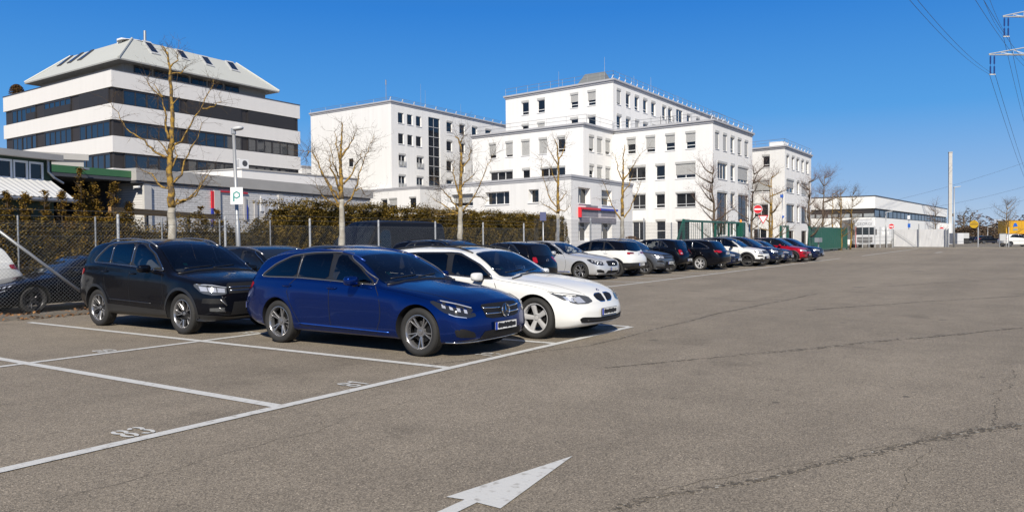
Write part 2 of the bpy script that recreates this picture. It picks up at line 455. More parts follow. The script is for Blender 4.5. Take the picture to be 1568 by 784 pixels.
def both(g, name, mats, parent, **kw):
    """a part on the right side and its mirror image on the left, each a mesh of its own"""
    a = g.build(name, mats, parent, **kw)
    h = MB(); h.v = [(-x, y, z) for x, y, z in g.v]; h.f = [tuple(reversed(f)) for f in g.f]; h.m = list(g.m)
    return a, h.build(name, mats, parent, **kw)
def belt_z(sp, s): return pchip(sp['belt'])(s)+.03
def emblem(parent, kind, loc, r, facing, tilt=0.0):
    """facing -1 front (towards -y), +1 rear"""
    b = MB(); f = facing
    N = 24
    def ring(r0, r1, d, mi=0):
        v = []
        for rr, dy in ((r0, 0), ((r0+r1)/2, d), (r1, 0)):
            v += [(rr*math.cos(2*math.pi*k/N), f*(dy+.004), rr*math.sin(2*math.pi*k/N)) for k in range(N)]
        b.add(v, [(i*N+k, i*N+(k+1) % N, (i+1)*N+(k+1) % N, (i+1)*N+k) for i in range(2) for k in range(N)], mi)
    def disc(rr, d, mi):
        b.add([(0, f*d, 0)]+[(rr*math.cos(2*math.pi*k/N), f*d, rr*math.sin(2*math.pi*k/N)) for k in range(N)], [(0, 1+k, 1+(k+1) % N) for k in range(N)], mi)
    if kind == 'star':
        ring(r*.84, r, .014); disc(r*.86, .001, 1)
        for k in range(3):
            a = math.pi/2+2*math.pi*k/3; w_ = .17*r
            c, s = math.cos(a), math.sin(a)
            b.add([(r*.9*c, f*.008, r*.9*s), (-w_*s, f*.006, w_*c), (w_*s, f*.006, -w_*c), (0, f*.02, 0)], [(0, 1, 3), (0, 3, 2)])
    elif kind == 'roundel':
        ring(r*.66, r, .006, 1)
        for k in range(4):
            a0 = math.pi/2*k; v = [(0, f*.006, 0)]+[(r*.68*math.cos(a0+math.pi/2*i/6), f*.006, r*.68*math.sin(a0+math.pi/2*i/6)) for i in range(7)]
            b.add(v, [(0, 1+i, 2+i) for i in range(6)], 2 if k % 2 else 3)
    elif kind == 'bolt':
        ring(r*.82, r, .01); 
        b.add([(-r*1.0, f*.008, -.1*r), (.15*r, f*.008, -.02*r), (.05*r, f*.008, .18*r), (-.0*r, f*.008, .2*r)], [(0, 1, 2)])
        b.add([(r*1.0, f*.008, .1*r), (-.15*r, f*.008, .02*r), (-.05*r, f*.008, -.18*r)], [(0, 1, 2)])
    elif kind == 'vw':
        ring(r*.84, r, .008); disc(r*.86, .001, 1)
        for pts in (((-.42, .72), (-.02, -.05)), ((.42, .72), (.02, -.05)), ((-.75, .3), (-.33, -.7)), ((-.33, -.7), (0, -.08)), ((0, -.08), (.33, -.7)), ((.33, -.7), (.75, .3))):
            (x0, z0), (x1, z1) = pts; b.tube([(x0*r, f*.006, z0*r), (x1*r, f*.006, z1*r)], .07*r, 4)
    else:
        ring(r*.6, r, .008)
    o = b.build('emblem', [CHROME, BLACKP, PLATEB, PLATEW], parent, smooth=True, angle=40); o.location = loc; o.rotation_euler = (tilt, 0, 0); return o

def plate(parent, loc, facing, blot='bar', tilt=0.0):
    b = MB(); b.box(-.26, .26, -.006, .006, -.057, .057); b.box(-.253, .253, facing*.006-.002, facing*.006+.002, -.05, .05, 1)
    if blot == 'bar':
        b.box(-.195, .235, facing*.009-.0015, facing*.009+.0015, -.026, .027, 2)
        for k in range(9):
            x = -.18+.045*k+.012*math.sin(k*5.1); b.box(x, x+.03+.012*math.sin(k*2.3), facing*.0095-.0012, facing*.0095+.0012, -.034-.005*math.sin(k*3.7), .036+.005*math.cos(k*1.9), 2)
    else:
        rr = random.Random(hash(blot) % 1000 if not isinstance(blot, int) else blot)
        x = -.17
        while x < .21:
            w_ = rr.uniform(.018, .032); b.box(x, x+w_, facing*.009-.0015, facing*.009+.0015, -.03, rr.uniform(.02, .03), 2); x += w_+rr.choice((.012, .012, .035))
    o = b.build('number_plate', [BLACKP, PLATEW, PLATEK], parent); o.location = loc; o.rotation_euler = (tilt, 0, 0)
    e = MB(); xs = (-.253, -.208) if facing < 0 else (.208, .253); e.box(xs[0], xs[1], facing*.0095-.0015, facing*.0095+.0015, -.05, .05); e.build('country_band', PLATEB, o)
    return o

def see_through(name, tint, gl):
    m = bpy.data.materials.new(name); m.use_nodes = True; n = m.node_tree; n.nodes.remove(n.nodes['Principled BSDF']); out = n.nodes['Material Output']
    tr = n.nodes.new('ShaderNodeBsdfTransparent'); tr.inputs[0].default_value = (*tint, 1); gs = n.nodes.new('ShaderNodeBsdfGlossy'); gs.inputs['Roughness'].default_value = .015; gs.inputs['Color'].default_value = (.95, .97, 1, 1)
    fr = n.nodes.new('ShaderNodeFresnel'); fr.inputs[0].default_value = gl; mx = n.nodes.new('ShaderNodeMixShader')
    n.links.new(fr.outputs[0], mx.inputs[0]); n.links.new(tr.outputs[0], mx.inputs[1]); n.links.new(gs.outputs[0], mx.inputs[2]); n.links.new(mx.outputs[0], out.inputs[0]); return m
GLT = see_through('clear_glass', (.78, .82, .81), 1.6); GLTD = see_through('privacy_glass', (.22, .23, .24), 1.6)
INTER = mat('cabin_dark', (.05, .048, .047), .8, var=.3, vscale=4); SEATM = mat('seat_cloth', (.10, .098, .10), .85, var=.25, vscale=9)
def cabin(sp, op, root, bo, out):
    """hollow the body behind the glass and furnish it"""
    L, W = sp['L'], sp['W']; hl = L/2; cs = []
    def pr(poly, axis, a, b):
        g = MB(); n = len(poly); f = (lambda u, v, w_: (w_, u, v)) if axis == 'x' else (lambda u, v, w_: (u, w_, v))
        g.add([f(*p, a) for p in poly]+[f(*p, b) for p in poly], [tuple(range(n)), tuple(range(2*n-1, n-1, -1))]+[(i, n+i, n+(i+1) % n, (i+1) % n) for i in range(n)]); cs.append(g)
    def shrink(P, k): c = np.mean(np.array(P), 0); return [tuple(c+(np.array(p)-c)*k) for p in P]
    belt = pchip(sp['belt']); s0 = min(p[0] for p in sp['dlo'][0])+.12; s1 = sp['dlo'][-1][0][0]+.55
    pr(shrink(out, .975), 'x', -1.3, 1.3)
    wsb = sp['ws'][2][1]; pr(shrink(chaikin(sp['ws'], 2, keep=.12), .965), 'y', s0-.35-hl, s0+1.2-hl); pr(shrink(chaikin(sp['rw'], 2, keep=.12), .95), 'y', s1-.3-hl, hl+.5)
    g = MB(); zb = belt(s0+.8)+.12; g.box(-W*.37, W*.37, s0+.15-hl, s1-hl, .42, zb); cs.append(g)
    for g in cs:
        co = g.build('cutter', [INTER], root); b = bmesh.new(); b.from_mesh(co.data); bmesh.ops.recalc_face_normals(b, faces=b.faces); b.to_mesh(co.data); b.free()
        md = bo.modifiers.new('c', 'BOOLEAN'); md.operation = 'DIFFERENCE'; md.solver = 'EXACT'; md.object = co
        try: md.material_mode = 'TRANSFER'
        except Exception: pass
        bpy.context.view_layer.update(); nm = bpy.data.meshes.new_from_object(bo.evaluated_get(bpy.context.evaluated_depsgraph_get())); bo.modifiers.clear(); bo.data = nm; bpy.data.objects.remove(co)
    bo.data.polygons.foreach_set('use_smooth', [True]*len(bo.data.polygons)); bo.data.set_sharp_from_angle(angle=R_(38)); bo.data.update()
    zt = pchip(sp['top'])(s0+1.1)-.10; sf = s0+1.0
    for x in (-.38, .38):
        g = MB(); M = Matrix.Rotation(.22, 4, 'X'); t = MB(); ellips(t, (0, 0, 0), (.245, .085, .36), 16, 10, 0, .55); ellips(t, (0, .02, .46), (.13, .06, .085), 14, 8, 0, .6); ellips(t, (0, -.26, -.30), (.245, .30, .085), 14, 8, 0, .5)
        M = Matrix.Translation((x, sf-hl, zt-.60)) @ Matrix.Rotation(-.20, 4, 'X'); t.v = [tuple(M @ Vector(q)) for q in t.v]; t.build('seat', SEATM, root, smooth=True)
    t = MB(); ellips(t, (0, 0, 0), (.62, .09, .32), 18, 10, 0, .45)
    for x in (-.4, 0, .4): ellips(t, (x, .03, .38), (.12, .05, .07), 12, 8, 0, .6)
    M = Matrix.Translation((0, sf+.88-hl, zt-.60)) @ Matrix.Rotation(-.25, 4, 'X'); t.v = [tuple(M @ Vector(q)) for q in t.v]; t.build('rear_seat', SEATM, root, smooth=True)
    g = MB(); c = Vector((.38, s0+.42-hl, wsb-.02)); R0 = Matrix.Translation(c) @ Matrix.Rotation(-1.15, 4, 'X'); P = [R0 @ Vector((.185*math.cos(a), .185*math.sin(a), 0)) for a in [2*math.pi*k/22 for k in range(23)]]; g.tube(P, .016, 6, 0, False); ellips(g, tuple(c), (.06, .03, .05)); g.tube([R0 @ Vector((-.17, 0, 0)), R0 @ Vector((.17, 0, 0))], .015, 5); g.build('steering_wheel', BLACKP, root, smooth=True)
    g = MB(); c = (0, s0+.62-hl, pchip(sp['top'])(s0+.62)-.17); ellips(g, c, (.12, .02, .035), 12, 8, 0, .6); g.build('interior_mirror', BLACKP, root, smooth=True)
def car(sp, name, label, X, yfront, face=-1, paintm=None, q=1, group=None, opts=None, cat='car', origin=None, rz=None):
    """face -1: nose towards the driveway (-Y); +1: tail towards the driveway. yfront: Y of the end nearest the driveway"""
    op = dict(cabin=(q == 2)); op.update(sp.get('opts', {})); op.update(opts or {})
    L, W, H, Rt = sp['L'], sp['W'], sp['H'], sp['R']; hl = L/2
    if origin is None: origin = (X, yfront+hl, 0)
    if rz is None: rz = 0.0 if face < 0 else math.pi
    root = empty(name, origin, label, cat, rz, group)
    vs, fs = body_mesh(sp, q)
    pm = paintm or sp['paint']
    bo = boolean_wells(vs, fs, sp, pm, 'body'); bo.parent = root
    me = bo.data
    bvh = BVHTree.FromPolygons([v.co.copy() for v in me.vertices], [tuple(p.vertices) for p in me.polygons])
    res = (.16, .09, .055)[q]; Sd = AXES['side']; Fr = AXES['front']; Re = AXES['rear']
    def yz(pts): return [(s-hl, z) for s, z in pts]
    # ---- side glass
    dl = sp['dlo']
    fr = MB(); out = chaikin(yz(sp['dlo_out']), 2, keep=.12)
    patch(fr, bvh, Sd, out, .004, res, holes=[chaikin(yz(p_), 1, keep=.1) for p_ in dl] if op.get('cabin') else None); both(fr, 'window_surround', BLACKP, root, smooth=True)
    for pi_, pane in enumerate(dl):
        g = MB(); pp = chaikin(yz(pane), 1, keep=.1)
        patch(g, bvh, Sd, pp, .0085, res); both(g, 'side_window', (GLT if pi_ == 0 else GLTD) if op.get('cabin') else GLASS, root, smooth=True)
    if q > 0 and sp.get('chrome', True):
        g = MB()
        if op.get('trim_closed', True): g.tube(drape(bvh, Sd, out, .008, .05, True), .0075, 5)
        for bar in sp.get('dlo_bars', []): g.tube(drape(bvh, Sd, yz(bar), .007, .08), .006, 4)
        both(g, 'window_trim', op.get('trim_mat', CHROME), root, smooth=True)
    # ---- front and rear glass
    g = MB(); patch(g, bvh, Fr, chaikin(sp['ws'], 2, keep=.12), .009, res*.75); g.build('windscreen', GLT if op.get('cabin') else GLASSF, root, smooth=True)
    g = MB(); patch(g, bvh, Re, chaikin(sp['rw'], 2, keep=.12), .008, res*.75); g.build('rear_window', GLTD if op.get('cabin') else GLASS, root, smooth=True)
    if q == 2:   # cowl, wipers, mirror-side details
        g = MB(); wz = sp['ws']
        a = [(x, z-.012) for x, z in wz[:sp.get('ws_n', 3)]]
        pts = drape(bvh, Fr, a, .006, .08); g.tube(pts, .018, 6)
        g.build('cowl', BLACKP, root, smooth=True)
        for x0, x1 in ((-.55, .02), (0.0, .5)):
            g = MB(); zb = wz[1][1]+.02; pw = drape(bvh, Fr, [(x0, zb-.0), (x1, zb+.035)], .016, .1); g.tube(pw, .009, 5); g.build('wiper', BLACKP, root, smooth=True)
        g = MB(); patch(g, bvh, Fr, [(-.50, wz[1][1]+.075), (-.43, wz[1][1]+.075), (-.43, wz[1][1]+.115), (-.50, wz[1][1]+.115)], .008, .05); g.build('windscreen_sticker', STICK, root)
    if op.get('cabin'): cabin(sp, op, root, bo, out)
    # ---- shut lines
    if q > 0:
        for ln in sp.get('gaps', []):
            g = MB()
            P = drape(bvh, Sd, yz(chaikin(ln, 1, False)), .0022, .06)
            for sgn in (1,):
                for a, b in zip(P, P[1:]):
                    d = (b-a); 
                    if d.length < 1e-5: continue
                    n = bvh.find_nearest((a+b)/2)[1]; sd_ = d.normalized().cross(n)*.0048
                    qv = [a-sd_, b-sd_, b+sd_, a+sd_]
                    qv = [(sgn*v.x, v.y, v.z) for v in qv]
                    if sgn < 0: qv.reverse()
                    g.quad(*qv)
            both(g, 'shut_line', PLATEK, root)
        for ln in sp.get('hood_gap', []):
            g = MB()
            P = drape(bvh, AXES['top'], [(x, s-hl) for x, s in ln], .0022, .08)
            for a, b in zip(P, P[1:]):
                n = bvh.find_nearest((a+b)/2)[1]; d = (b-a)
                if d.length < 1e-5: continue
                sd_ = d.normalized().cross(n)*.0042; g.quad(a-sd_, b-sd_, b+sd_, a+sd_)
            g.build('shut_line', PLATEK, root)
        for hs_, hz in sp.get('handles', []):
            g = MB(); p, n = hit(bvh, Sd, hs_-hl, hz)
            ellips(g, (p.x+.012, p.y, p.z), (.02, .10, .016), 12, 8, 0, .8)
            both(g, 'door_handle', op.get('handle', pm), root, smooth=True)
    # ---- cladding
    if sp.get('clad'):
        g = MB(); cz = sp.get('clad_z', .42); cw = sp.get('clad_w', .055)
        for wy in (sp['fo'], sp['fo']+sp['wb']):
            if g.v: both(g, 'arch_cladding', BLACKP, root, smooth=True); g = MB()
            N = 26; Ra = sp.get('Ra', Rt+.045)+.002; a0, a1 = R_(-18), R_(198)
            P0 = [(wy-hl+Ra*math.cos(a0+(a1-a0)*k/N), Rt+.01+Ra*math.sin(a0+(a1-a0)*k/N)) for k in range(N+1)]
            P1 = [(wy-hl+(Ra+cw)*math.cos(a0+(a1-a0)*k/N), Rt+.01+(Ra+cw)*math.sin(a0+(a1-a0)*k/N)) for k in range(N+1)]
            for k in range(N):
                v = []
                for (u, z) in (P0[k], P0[k+1], P1[k+1], P1[k]):
                    p, n = hit(bvh, Sd, u, max(z, .2)); v.append(p+Vector((.010 if (u, z) in (P0[k], P0[k+1]) else .006, 0, 0)))
                g.add(v, [(3, 2, 1, 0)])
        s0, s1 = sp['fo']+Rt+.06, sp['fo']+sp['wb']-Rt-.06
        gs = MB(); patch(gs, bvh, Sd, yz([(s0, .2), (s1, .2), (s1, cz+.03), (s0, cz-.02)]), .008, res); both(gs, 'sill_cladding', BLACKP, root, smooth=True); both(g, 'arch_cladding', BLACKP, root, smooth=True); g = MB()
        patch(g, bvh, Fr, [(-.86, .16), (.86, .16), (.86, sp.get('clad_f', .36)), (.5, sp.get('clad_f', .36)-.04), (-.5, sp.get('clad_f', .36)-.04), (-.86, sp.get('clad_f', .36))], .014, .06)
        if sp.get('clad_r'): g.build('bumper_cladding', BLACKP, root, smooth=True); g = MB(); patch(g, bvh, Re, [(-.86, .2), (.86, .2), (.86, sp['clad_r']), (-.86, sp['clad_r'])], .016, .06)
        g.build('bumper_cladding', BLACKP, root, smooth=True)
    if sp.get('sill_trim'):
        g = MB(); g.tube(drape(bvh, Sd, yz(sp['sill_trim']), .004, .1), .011, 5); both(g, 'sill_trim', sp.get('sill_mat', CHROME), root, smooth=True)
    # ---- roof
    if op.get('two_tone'):
        k_ = len(bo.data.materials); bo.data.materials.append(op['roof_mat']); bt_ = pchip(sp['belt']); s0 = op.get('tone_from', 0)
        for f in bo.data.polygons:
            c = f.center; s = c.y+hl
            if f.material_index == 0 and s > s0 and ((op['two_tone'] == 'upper' and c.z > min(bt_(s)+.004, H*.70)) or (op['two_tone'] == 'roof' and c.z > H*.86)): f.material_index = k_
        bo.data.update()
    if op.get('roof'):
        g = MB(); patch(g, bvh, AXES['top'], chaikin([(x, s-hl) for x, s in op['roof']], 1, keep=.15), .009, .06)
        g.build('roof', op['roof_mat'], root, smooth=True)
        if op.get('roof_band'):
            s0, s1 = op['roof_band']; dq = [np.array(a) for a in out]; tp = pchip(sp['top']); lo = []; up_ = []
            for k in range(19):
                s = s0+(s1-s0)*k/18; y = s-hl; zs_ = []
                for a, b in zip(dq, dq[1:]+dq[:1]):
                    if (a[0]-y)*(b[0]-y) <= 0 and abs(a[0]-b[0]) > 1e-6: zs_.append(a[1]+(b[1]-a[1])*(y-a[0])/(b[0]-a[0]))
                zl_ = max(zs_) if zs_ else belt_z(sp, s); lo.append((y, min(zl_-.01, tp(s)-.06))); up_.append((y, tp(s)-.035))
            g = MB(); patch(g, bvh, Sd, lo+up_[::-1], .009, .05); both(g, 'roof_side', op['roof_mat'], root, smooth=True)
        for pz in op.get('pillars', []): g = MB(); patch(g, bvh, Sd, yz(pz), .008, .05); both(g, 'pillar', op['roof_mat'], root, smooth=True)
    if sp.get('rails'):
        x, s0, s1, dz = sp['rails']; g = MB(); pts = []
        N = 14
        for k in range(N+1):
            s = s0+(s1-s0)*k/N; p, n = hit(bvh, AXES['top'], x-.02*(k/N), s-hl, 4)
            e = min(1, min(k, N-k)/2.0); pts.append((p.x, p.y, p.z+dz*e**.6+.006))
        g.tube(pts, .016, 6); both(g, 'roof_rail', op.get('rail_mat', ALU), root, smooth=True)
    if sp.get('sunroof'):
        x, s0, s1 = sp['sunroof']; g = MB(); patch(g, bvh, AXES['top'], [(-x, s0-hl), (x, s0-hl), (x, s1-hl), (-x, s1-hl)], .002, .12); g.build('sunroof', GLASS, root, smooth=True)
    # ---- mirrors
    ms, mz = sp['mirror']; p, n = hit(bvh, Sd, ms-hl, mz-.05)
    for sgn in (1, -1):
        g = MB(); ellips(g, (sgn*(p.x+.14), p.y-.012, mz+.035), (.115, .07, .068), 18, 12, 0, .6)
        g.add([(sgn*(p.x+.22), p.y+.052, mz+.09), (sgn*(p.x+.05), p.y+.055, mz+.085), (sgn*(p.x+.05), p.y+.055, mz-.02), (sgn*(p.x+.21), p.y+.052, mz-.01)], [(0, 1, 2, 3) if sgn > 0 else (3, 2, 1, 0)], 1)
        g.obox((sgn*(p.x+.03), p.y-.015, mz-.022), (.06, 0, .012*sgn*sgn), (0, .03, 0), (0, 0, .016), 2)
        g.build('wing_mirror', [op.get('mirror_mat', pm), GLASS, BLACKP], root, smooth=True, angle=50)
    # ---- lamps
    def lamp(nm, defs):
        for sgn in ((1, -1)):
            o0 = None
            for k, (ax, poly, m_, off) in enumerate(defs):
                g = MB(); t = MB(); patch(t, bvh, ax, chaikin(poly, 1, keep=.15) if k == 0 else poly, off, min(res, .06))
                v = t.v if sgn > 0 else [(-a, b, c) for a, b, c in t.v]; f = t.f if sgn > 0 else [tuple(reversed(x)) for x in t.f]
                g.add(v, f); o = g.build(nm if k == 0 else 'lamp_unit', m_, root if k == 0 else o0, smooth=True)
                if k == 0: o0 = o
    lamp('headlight', sp['head']); lamp('tail_light', sp['tail_l'])
    # ---- front and rear dressing
    for nm, ax, poly, m_, off in sp.get('patches', []):
        g = MB(); mir = ax not in ('front', 'rear', 'top')
        patch(g, bvh, AXES[ax] if isinstance(ax, str) else ax, poly, off, min(res, .07)); (both if mir else MB.build)(g, nm, m_ or pm, root, smooth=True)
    for nm, ax, line, r, m_ in sp.get('tubes', []):
        g = MB(); A = AXES[ax] if isinstance(ax, str) else ax; pts = drape(bvh, A, line, r*.6, .06)
        g.tube(pts, r, 6); (MB.build if ax in ('front', 'rear') else both)(g, nm, m_, root, smooth=True)
    if op.get('fplate', sp.get('fplate')):
        z = op.get('fplate', sp.get('fplate')); p, n = hit(bvh, Fr, 0, z); plate(root, (0, p.y-.018, z), -1, op.get('blot', 'bar'))
    if sp.get('rplate'):
        p, n = hit(bvh, Re, 0, sp['rplate']); plate(root, (0, p.y+.018, sp['rplate']), 1, op.get('blot', 'bar'))
    if sp.get('emb_f'):
        k, z, r, dy = sp['emb_f']; p, n = hit(bvh, Fr, 0, z); emblem(root, k, (0, p.y-dy, z), r, -1, sp.get('emb_tilt', 0))
    if sp.get('emb_r'):
        k, z, r = sp['emb_r']; p, n = hit(bvh, Re, 0, z); emblem(root, k, (0, p.y+.006, z), r, 1)
    if sp.get('aerial'):
        s, x = sp['aerial']; p, n = hit(bvh, AXES['top'], x, s-hl); g = MB(); g.tube([p, p+Vector((0, .02, .03)), p+Vector((0, .10, .16))], [.016, .006, .003], 6); g.build('aerial', BLACKP, root)
    # ---- wheels
    hubm, tym, rim = wheel_meshes(Rt, sp.get('tw', .22), op.get('wheel', sp['wheel']))
    for wy in (sp['fo'], sp['fo']+sp['wb']):
        for sgn in (1, -1):
            h = bpy.data.objects.new('wheel', hubm); COL.objects.link(h); h.parent = root
            h.location = (sgn*(W/2-.022-sp.get('tw', .22)/2), wy-hl, Rt); h.rotation_euler = (random.uniform(0, .0), 0, 0 if sgn > 0 else math.pi)
            for nm, m_ in (('tyre', tym), ('rim', rim)):
                o = bpy.data.objects.new(nm, m_); COL.objects.link(o); o.parent = h
                if nm == 'rim': o.rotation_euler = (random.uniform(0, 6.28), 0, 0)
    return root, bvh
# ------------------------------------------------------------------ car shapes (s from the nose, z up, metres)
def view(a, L, pts):
    A = az(a); return A, [(A[1].x*x+A[1].y*(s-L/2), z) for x, s, z in pts]
def lampdef(L, a, pts, m, off=.004, units=()):
    A, P = view(a, L, pts); out = [(A, P, m, off)]
    for pp, mm, oo in units:
        A2, Q = view(a, L, pp); out.append((A2, Q, mm, oo))
    return out
def quad_units(corners, n, m, off, gap=.12, v0=.12, v1=.88):
    """split a four-cornered field (two ends a,b; each end lower,upper) into n lamp units"""
    (al, au), (bl, bu) = corners; res = []
    L_ = lambda p, q, t: tuple(p[i]+(q[i]-p[i])*t for i in range(3))
    for k in range(n):
        t0 = (k+gap)/n; t1 = (k+1-gap)/n
        p0, p1 = L_(al, bl, t0), L_(al, bl, t1); q0, q1 = L_(au, bu, t0), L_(au, bu, t1)
        res.append(([L_(p0, q0, v0), L_(p1, q1, v0), L_(p1, q1, v1), L_(p0, q0, v1)], m, off))
    return res

def spec_blue():
    L = 4.70
    sp = dict(L=L, W=1.81, H=1.457, fo=.82, wb=2.84, R=.33, tw=.225, wheel='twin5', Ra=.372,
      top=[(0, .68), (.035, .725), (.12, .765), (.35, .835), (.8, .91), (1.25, .965), (1.52, 1.0), (1.9, 1.215), (2.3, 1.385), (2.7, 1.44), (3.1, 1.452), (3.55, 1.432), (3.92, 1.385), (4.06, 1.345), (4.28, 1.13), (4.46, .96), (4.60, .89), (4.68, .81), (4.70, .74)],
      belt=[(0, .66), (.6, .79), (1.2, .89), (1.56, .925), (2.5, .98), (3.3, 1.005), (4.1, 1.005), (4.7, .9)],
      bot=[(0, .23), (.3, .18), (.9, .20), (3.7, .21), (4.2, .25), (4.7, .35)],
      plan=[(0, .80), (.08, .875), (.25, .94), (.5, .978), (.9, .997), (2, 1), (3.5, 1), (4.2, .965), (4.5, .915), (4.65, .85), (4.7, .80)],
      crown=[(0, .07), (.3, .09), (1.2, .085), (1.5, .08), (2.1, .06), (3.5, .05), (4.1, .06), (4.4, .08), (4.7, .1)],
      nose=[(.15, .11), (.25, .03), (.38, 0), (.5, .01), (.6, .03), (.72, .08), (.8, .12)], tail=[(.3, .06), (.45, 0), (.6, 0), (.75, .03), (.9, .05), (1.0, .03)], bow=.20, rbow=.14, tum=.36,
      creases=[(.75, .80, 4.2, .90, .009), (1.3, .40, 3.4, .46, -.010)],
      dlo=[[(1.62, .96), (2.46, 1.008), (2.44, 1.365), (2.32, 1.35), (1.99, 1.19)], [(2.55, 1.012), (3.19, 1.036), (3.17, 1.348), (2.9, 1.372), (2.56, 1.376)], [(3.25, 1.038), (4.02, 1.035), (3.72, 1.21), (3.45, 1.315), (3.24, 1.345)]],
      dlo_out=[(1.53, .938), (2.5, .988), (3.23, 1.017), (4.12, 1.015), (3.77, 1.225), (3.42, 1.35), (3.0, 1.392), (2.6, 1.398), (2.34, 1.378), (1.94, 1.185)], dlo_bars=[[(3.215, 1.02), (3.195, 1.36)]],
      ws=[(-.76, .955), (-.4, .99), (0, 1.003), (.4, .99), (.76, .955), (.60, 1.335), (.3, 1.365), (0, 1.372), (-.3, 1.365), (-.60, 1.335)], ws_n=5,
      rw=[(-.60, 1.01), (0, .98), (.60, 1.01), (.56, 1.30), (0, 1.335), (-.56, 1.30)],
      gaps=[[(1.60, .93), (1.50, .78), (1.47, .5), (1.58, .27)], [(2.50, .985), (2.50, .6), (2.47, .27)], [(3.24, 1.01), (3.44, .86), (3.34, .62), (3.12, .30)], [(1.58, .27), (2.4, .275), (3.12, .30)]],
      hood_gap=[[(-.78, 1.3), (-.745, .8), (-.68, .42), (-.52, .2)], [(.78, 1.3), (.745, .8), (.68, .42), (.52, .2)]],
      handles=[(3.42, .895), (2.44, .885)], mirror=(1.93, .97), rails=(.60, 2.05, 4.0, .006), sill_trim=[(1.33, .30), (3.16, .335)], sill_mat=None,
      fplate=.40, rplate=.72, emb_f=('star', .60, .092, .045), emb_tilt=-.12, emb_r=('star', .92, .045))
    H = [(.44, .20, .555), (.50, .24, .665), (.66, .34, .72), (.80, .50, .768), (.875, .62, .752), (.845, .42, .62), (.74, .30, .555), (.58, .22, .535)]
    sp['head'] = lampdef(L, -50, H, LENSD, .005, quad_units((((.55, .23, .565), (.56, .25, .66)), ((.84, .45, .66), (.82, .50, .745))), 4, LENSB, .008, .26, .22, .72)+[([(.50, .235, .655), (.66, .335, .706), (.80, .49, .752), (.80, .50, .765), (.66, .345, .72), (.50, .24, .668)], LENSB, .010), ([(.60, .24, .545), (.74, .31, .57), (.80, .36, .60), (.79, .36, .585), (.74, .30, .558), (.60, .24, .537)], LENSB, .009)])
    sp['tail_l'] = lampdef(L, 45, [(.5, 4.66, .80), (.5, 4.62, .92), (.74, 4.48, .95), (.87, 4.25, .93), (.86, 4.32, .84), (.74, 4.55, .79)], REDL, .005)
    sp['patches'] = [('grille', 'front', chaikin([(-.43, .66), (-.37, .505), (.37, .505), (.43, .66), (.38, .70), (-.38, .70)], 1, keep=.15), MESHG, .006),
      ('lower_grille', 'front', [(-.50, .235), (.50, .235), (.42, .345), (.30, .352), (-.30, .352), (-.42, .345)], MESHG, .006),
      ('side_intake', az(-68), chaikin([(a, z) for a, z in view(-68, L, [(.56, .05, .27), (.60, .06, .345), (.74, .14, .40), (.83, .20, .385), (.80, .17, .285)])[1]], 1, keep=.15), MESHG, .005)]
    sp['tubes'] = [('front_lip', 'front', [(-.80, .215), (-.4, .20), (0, .198), (.4, .20), (.80, .215)], .011, CHROME)]
    for sg in (-1, 1):
        sp['tubes'] += [('grille_slat', 'front', [(sg*.07, .635), (sg*.41, .648)], .013, CHROME), ('grille_slat', 'front', [(sg*.07, .565), (sg*.385, .572)], .013, CHROME)]
    return sp

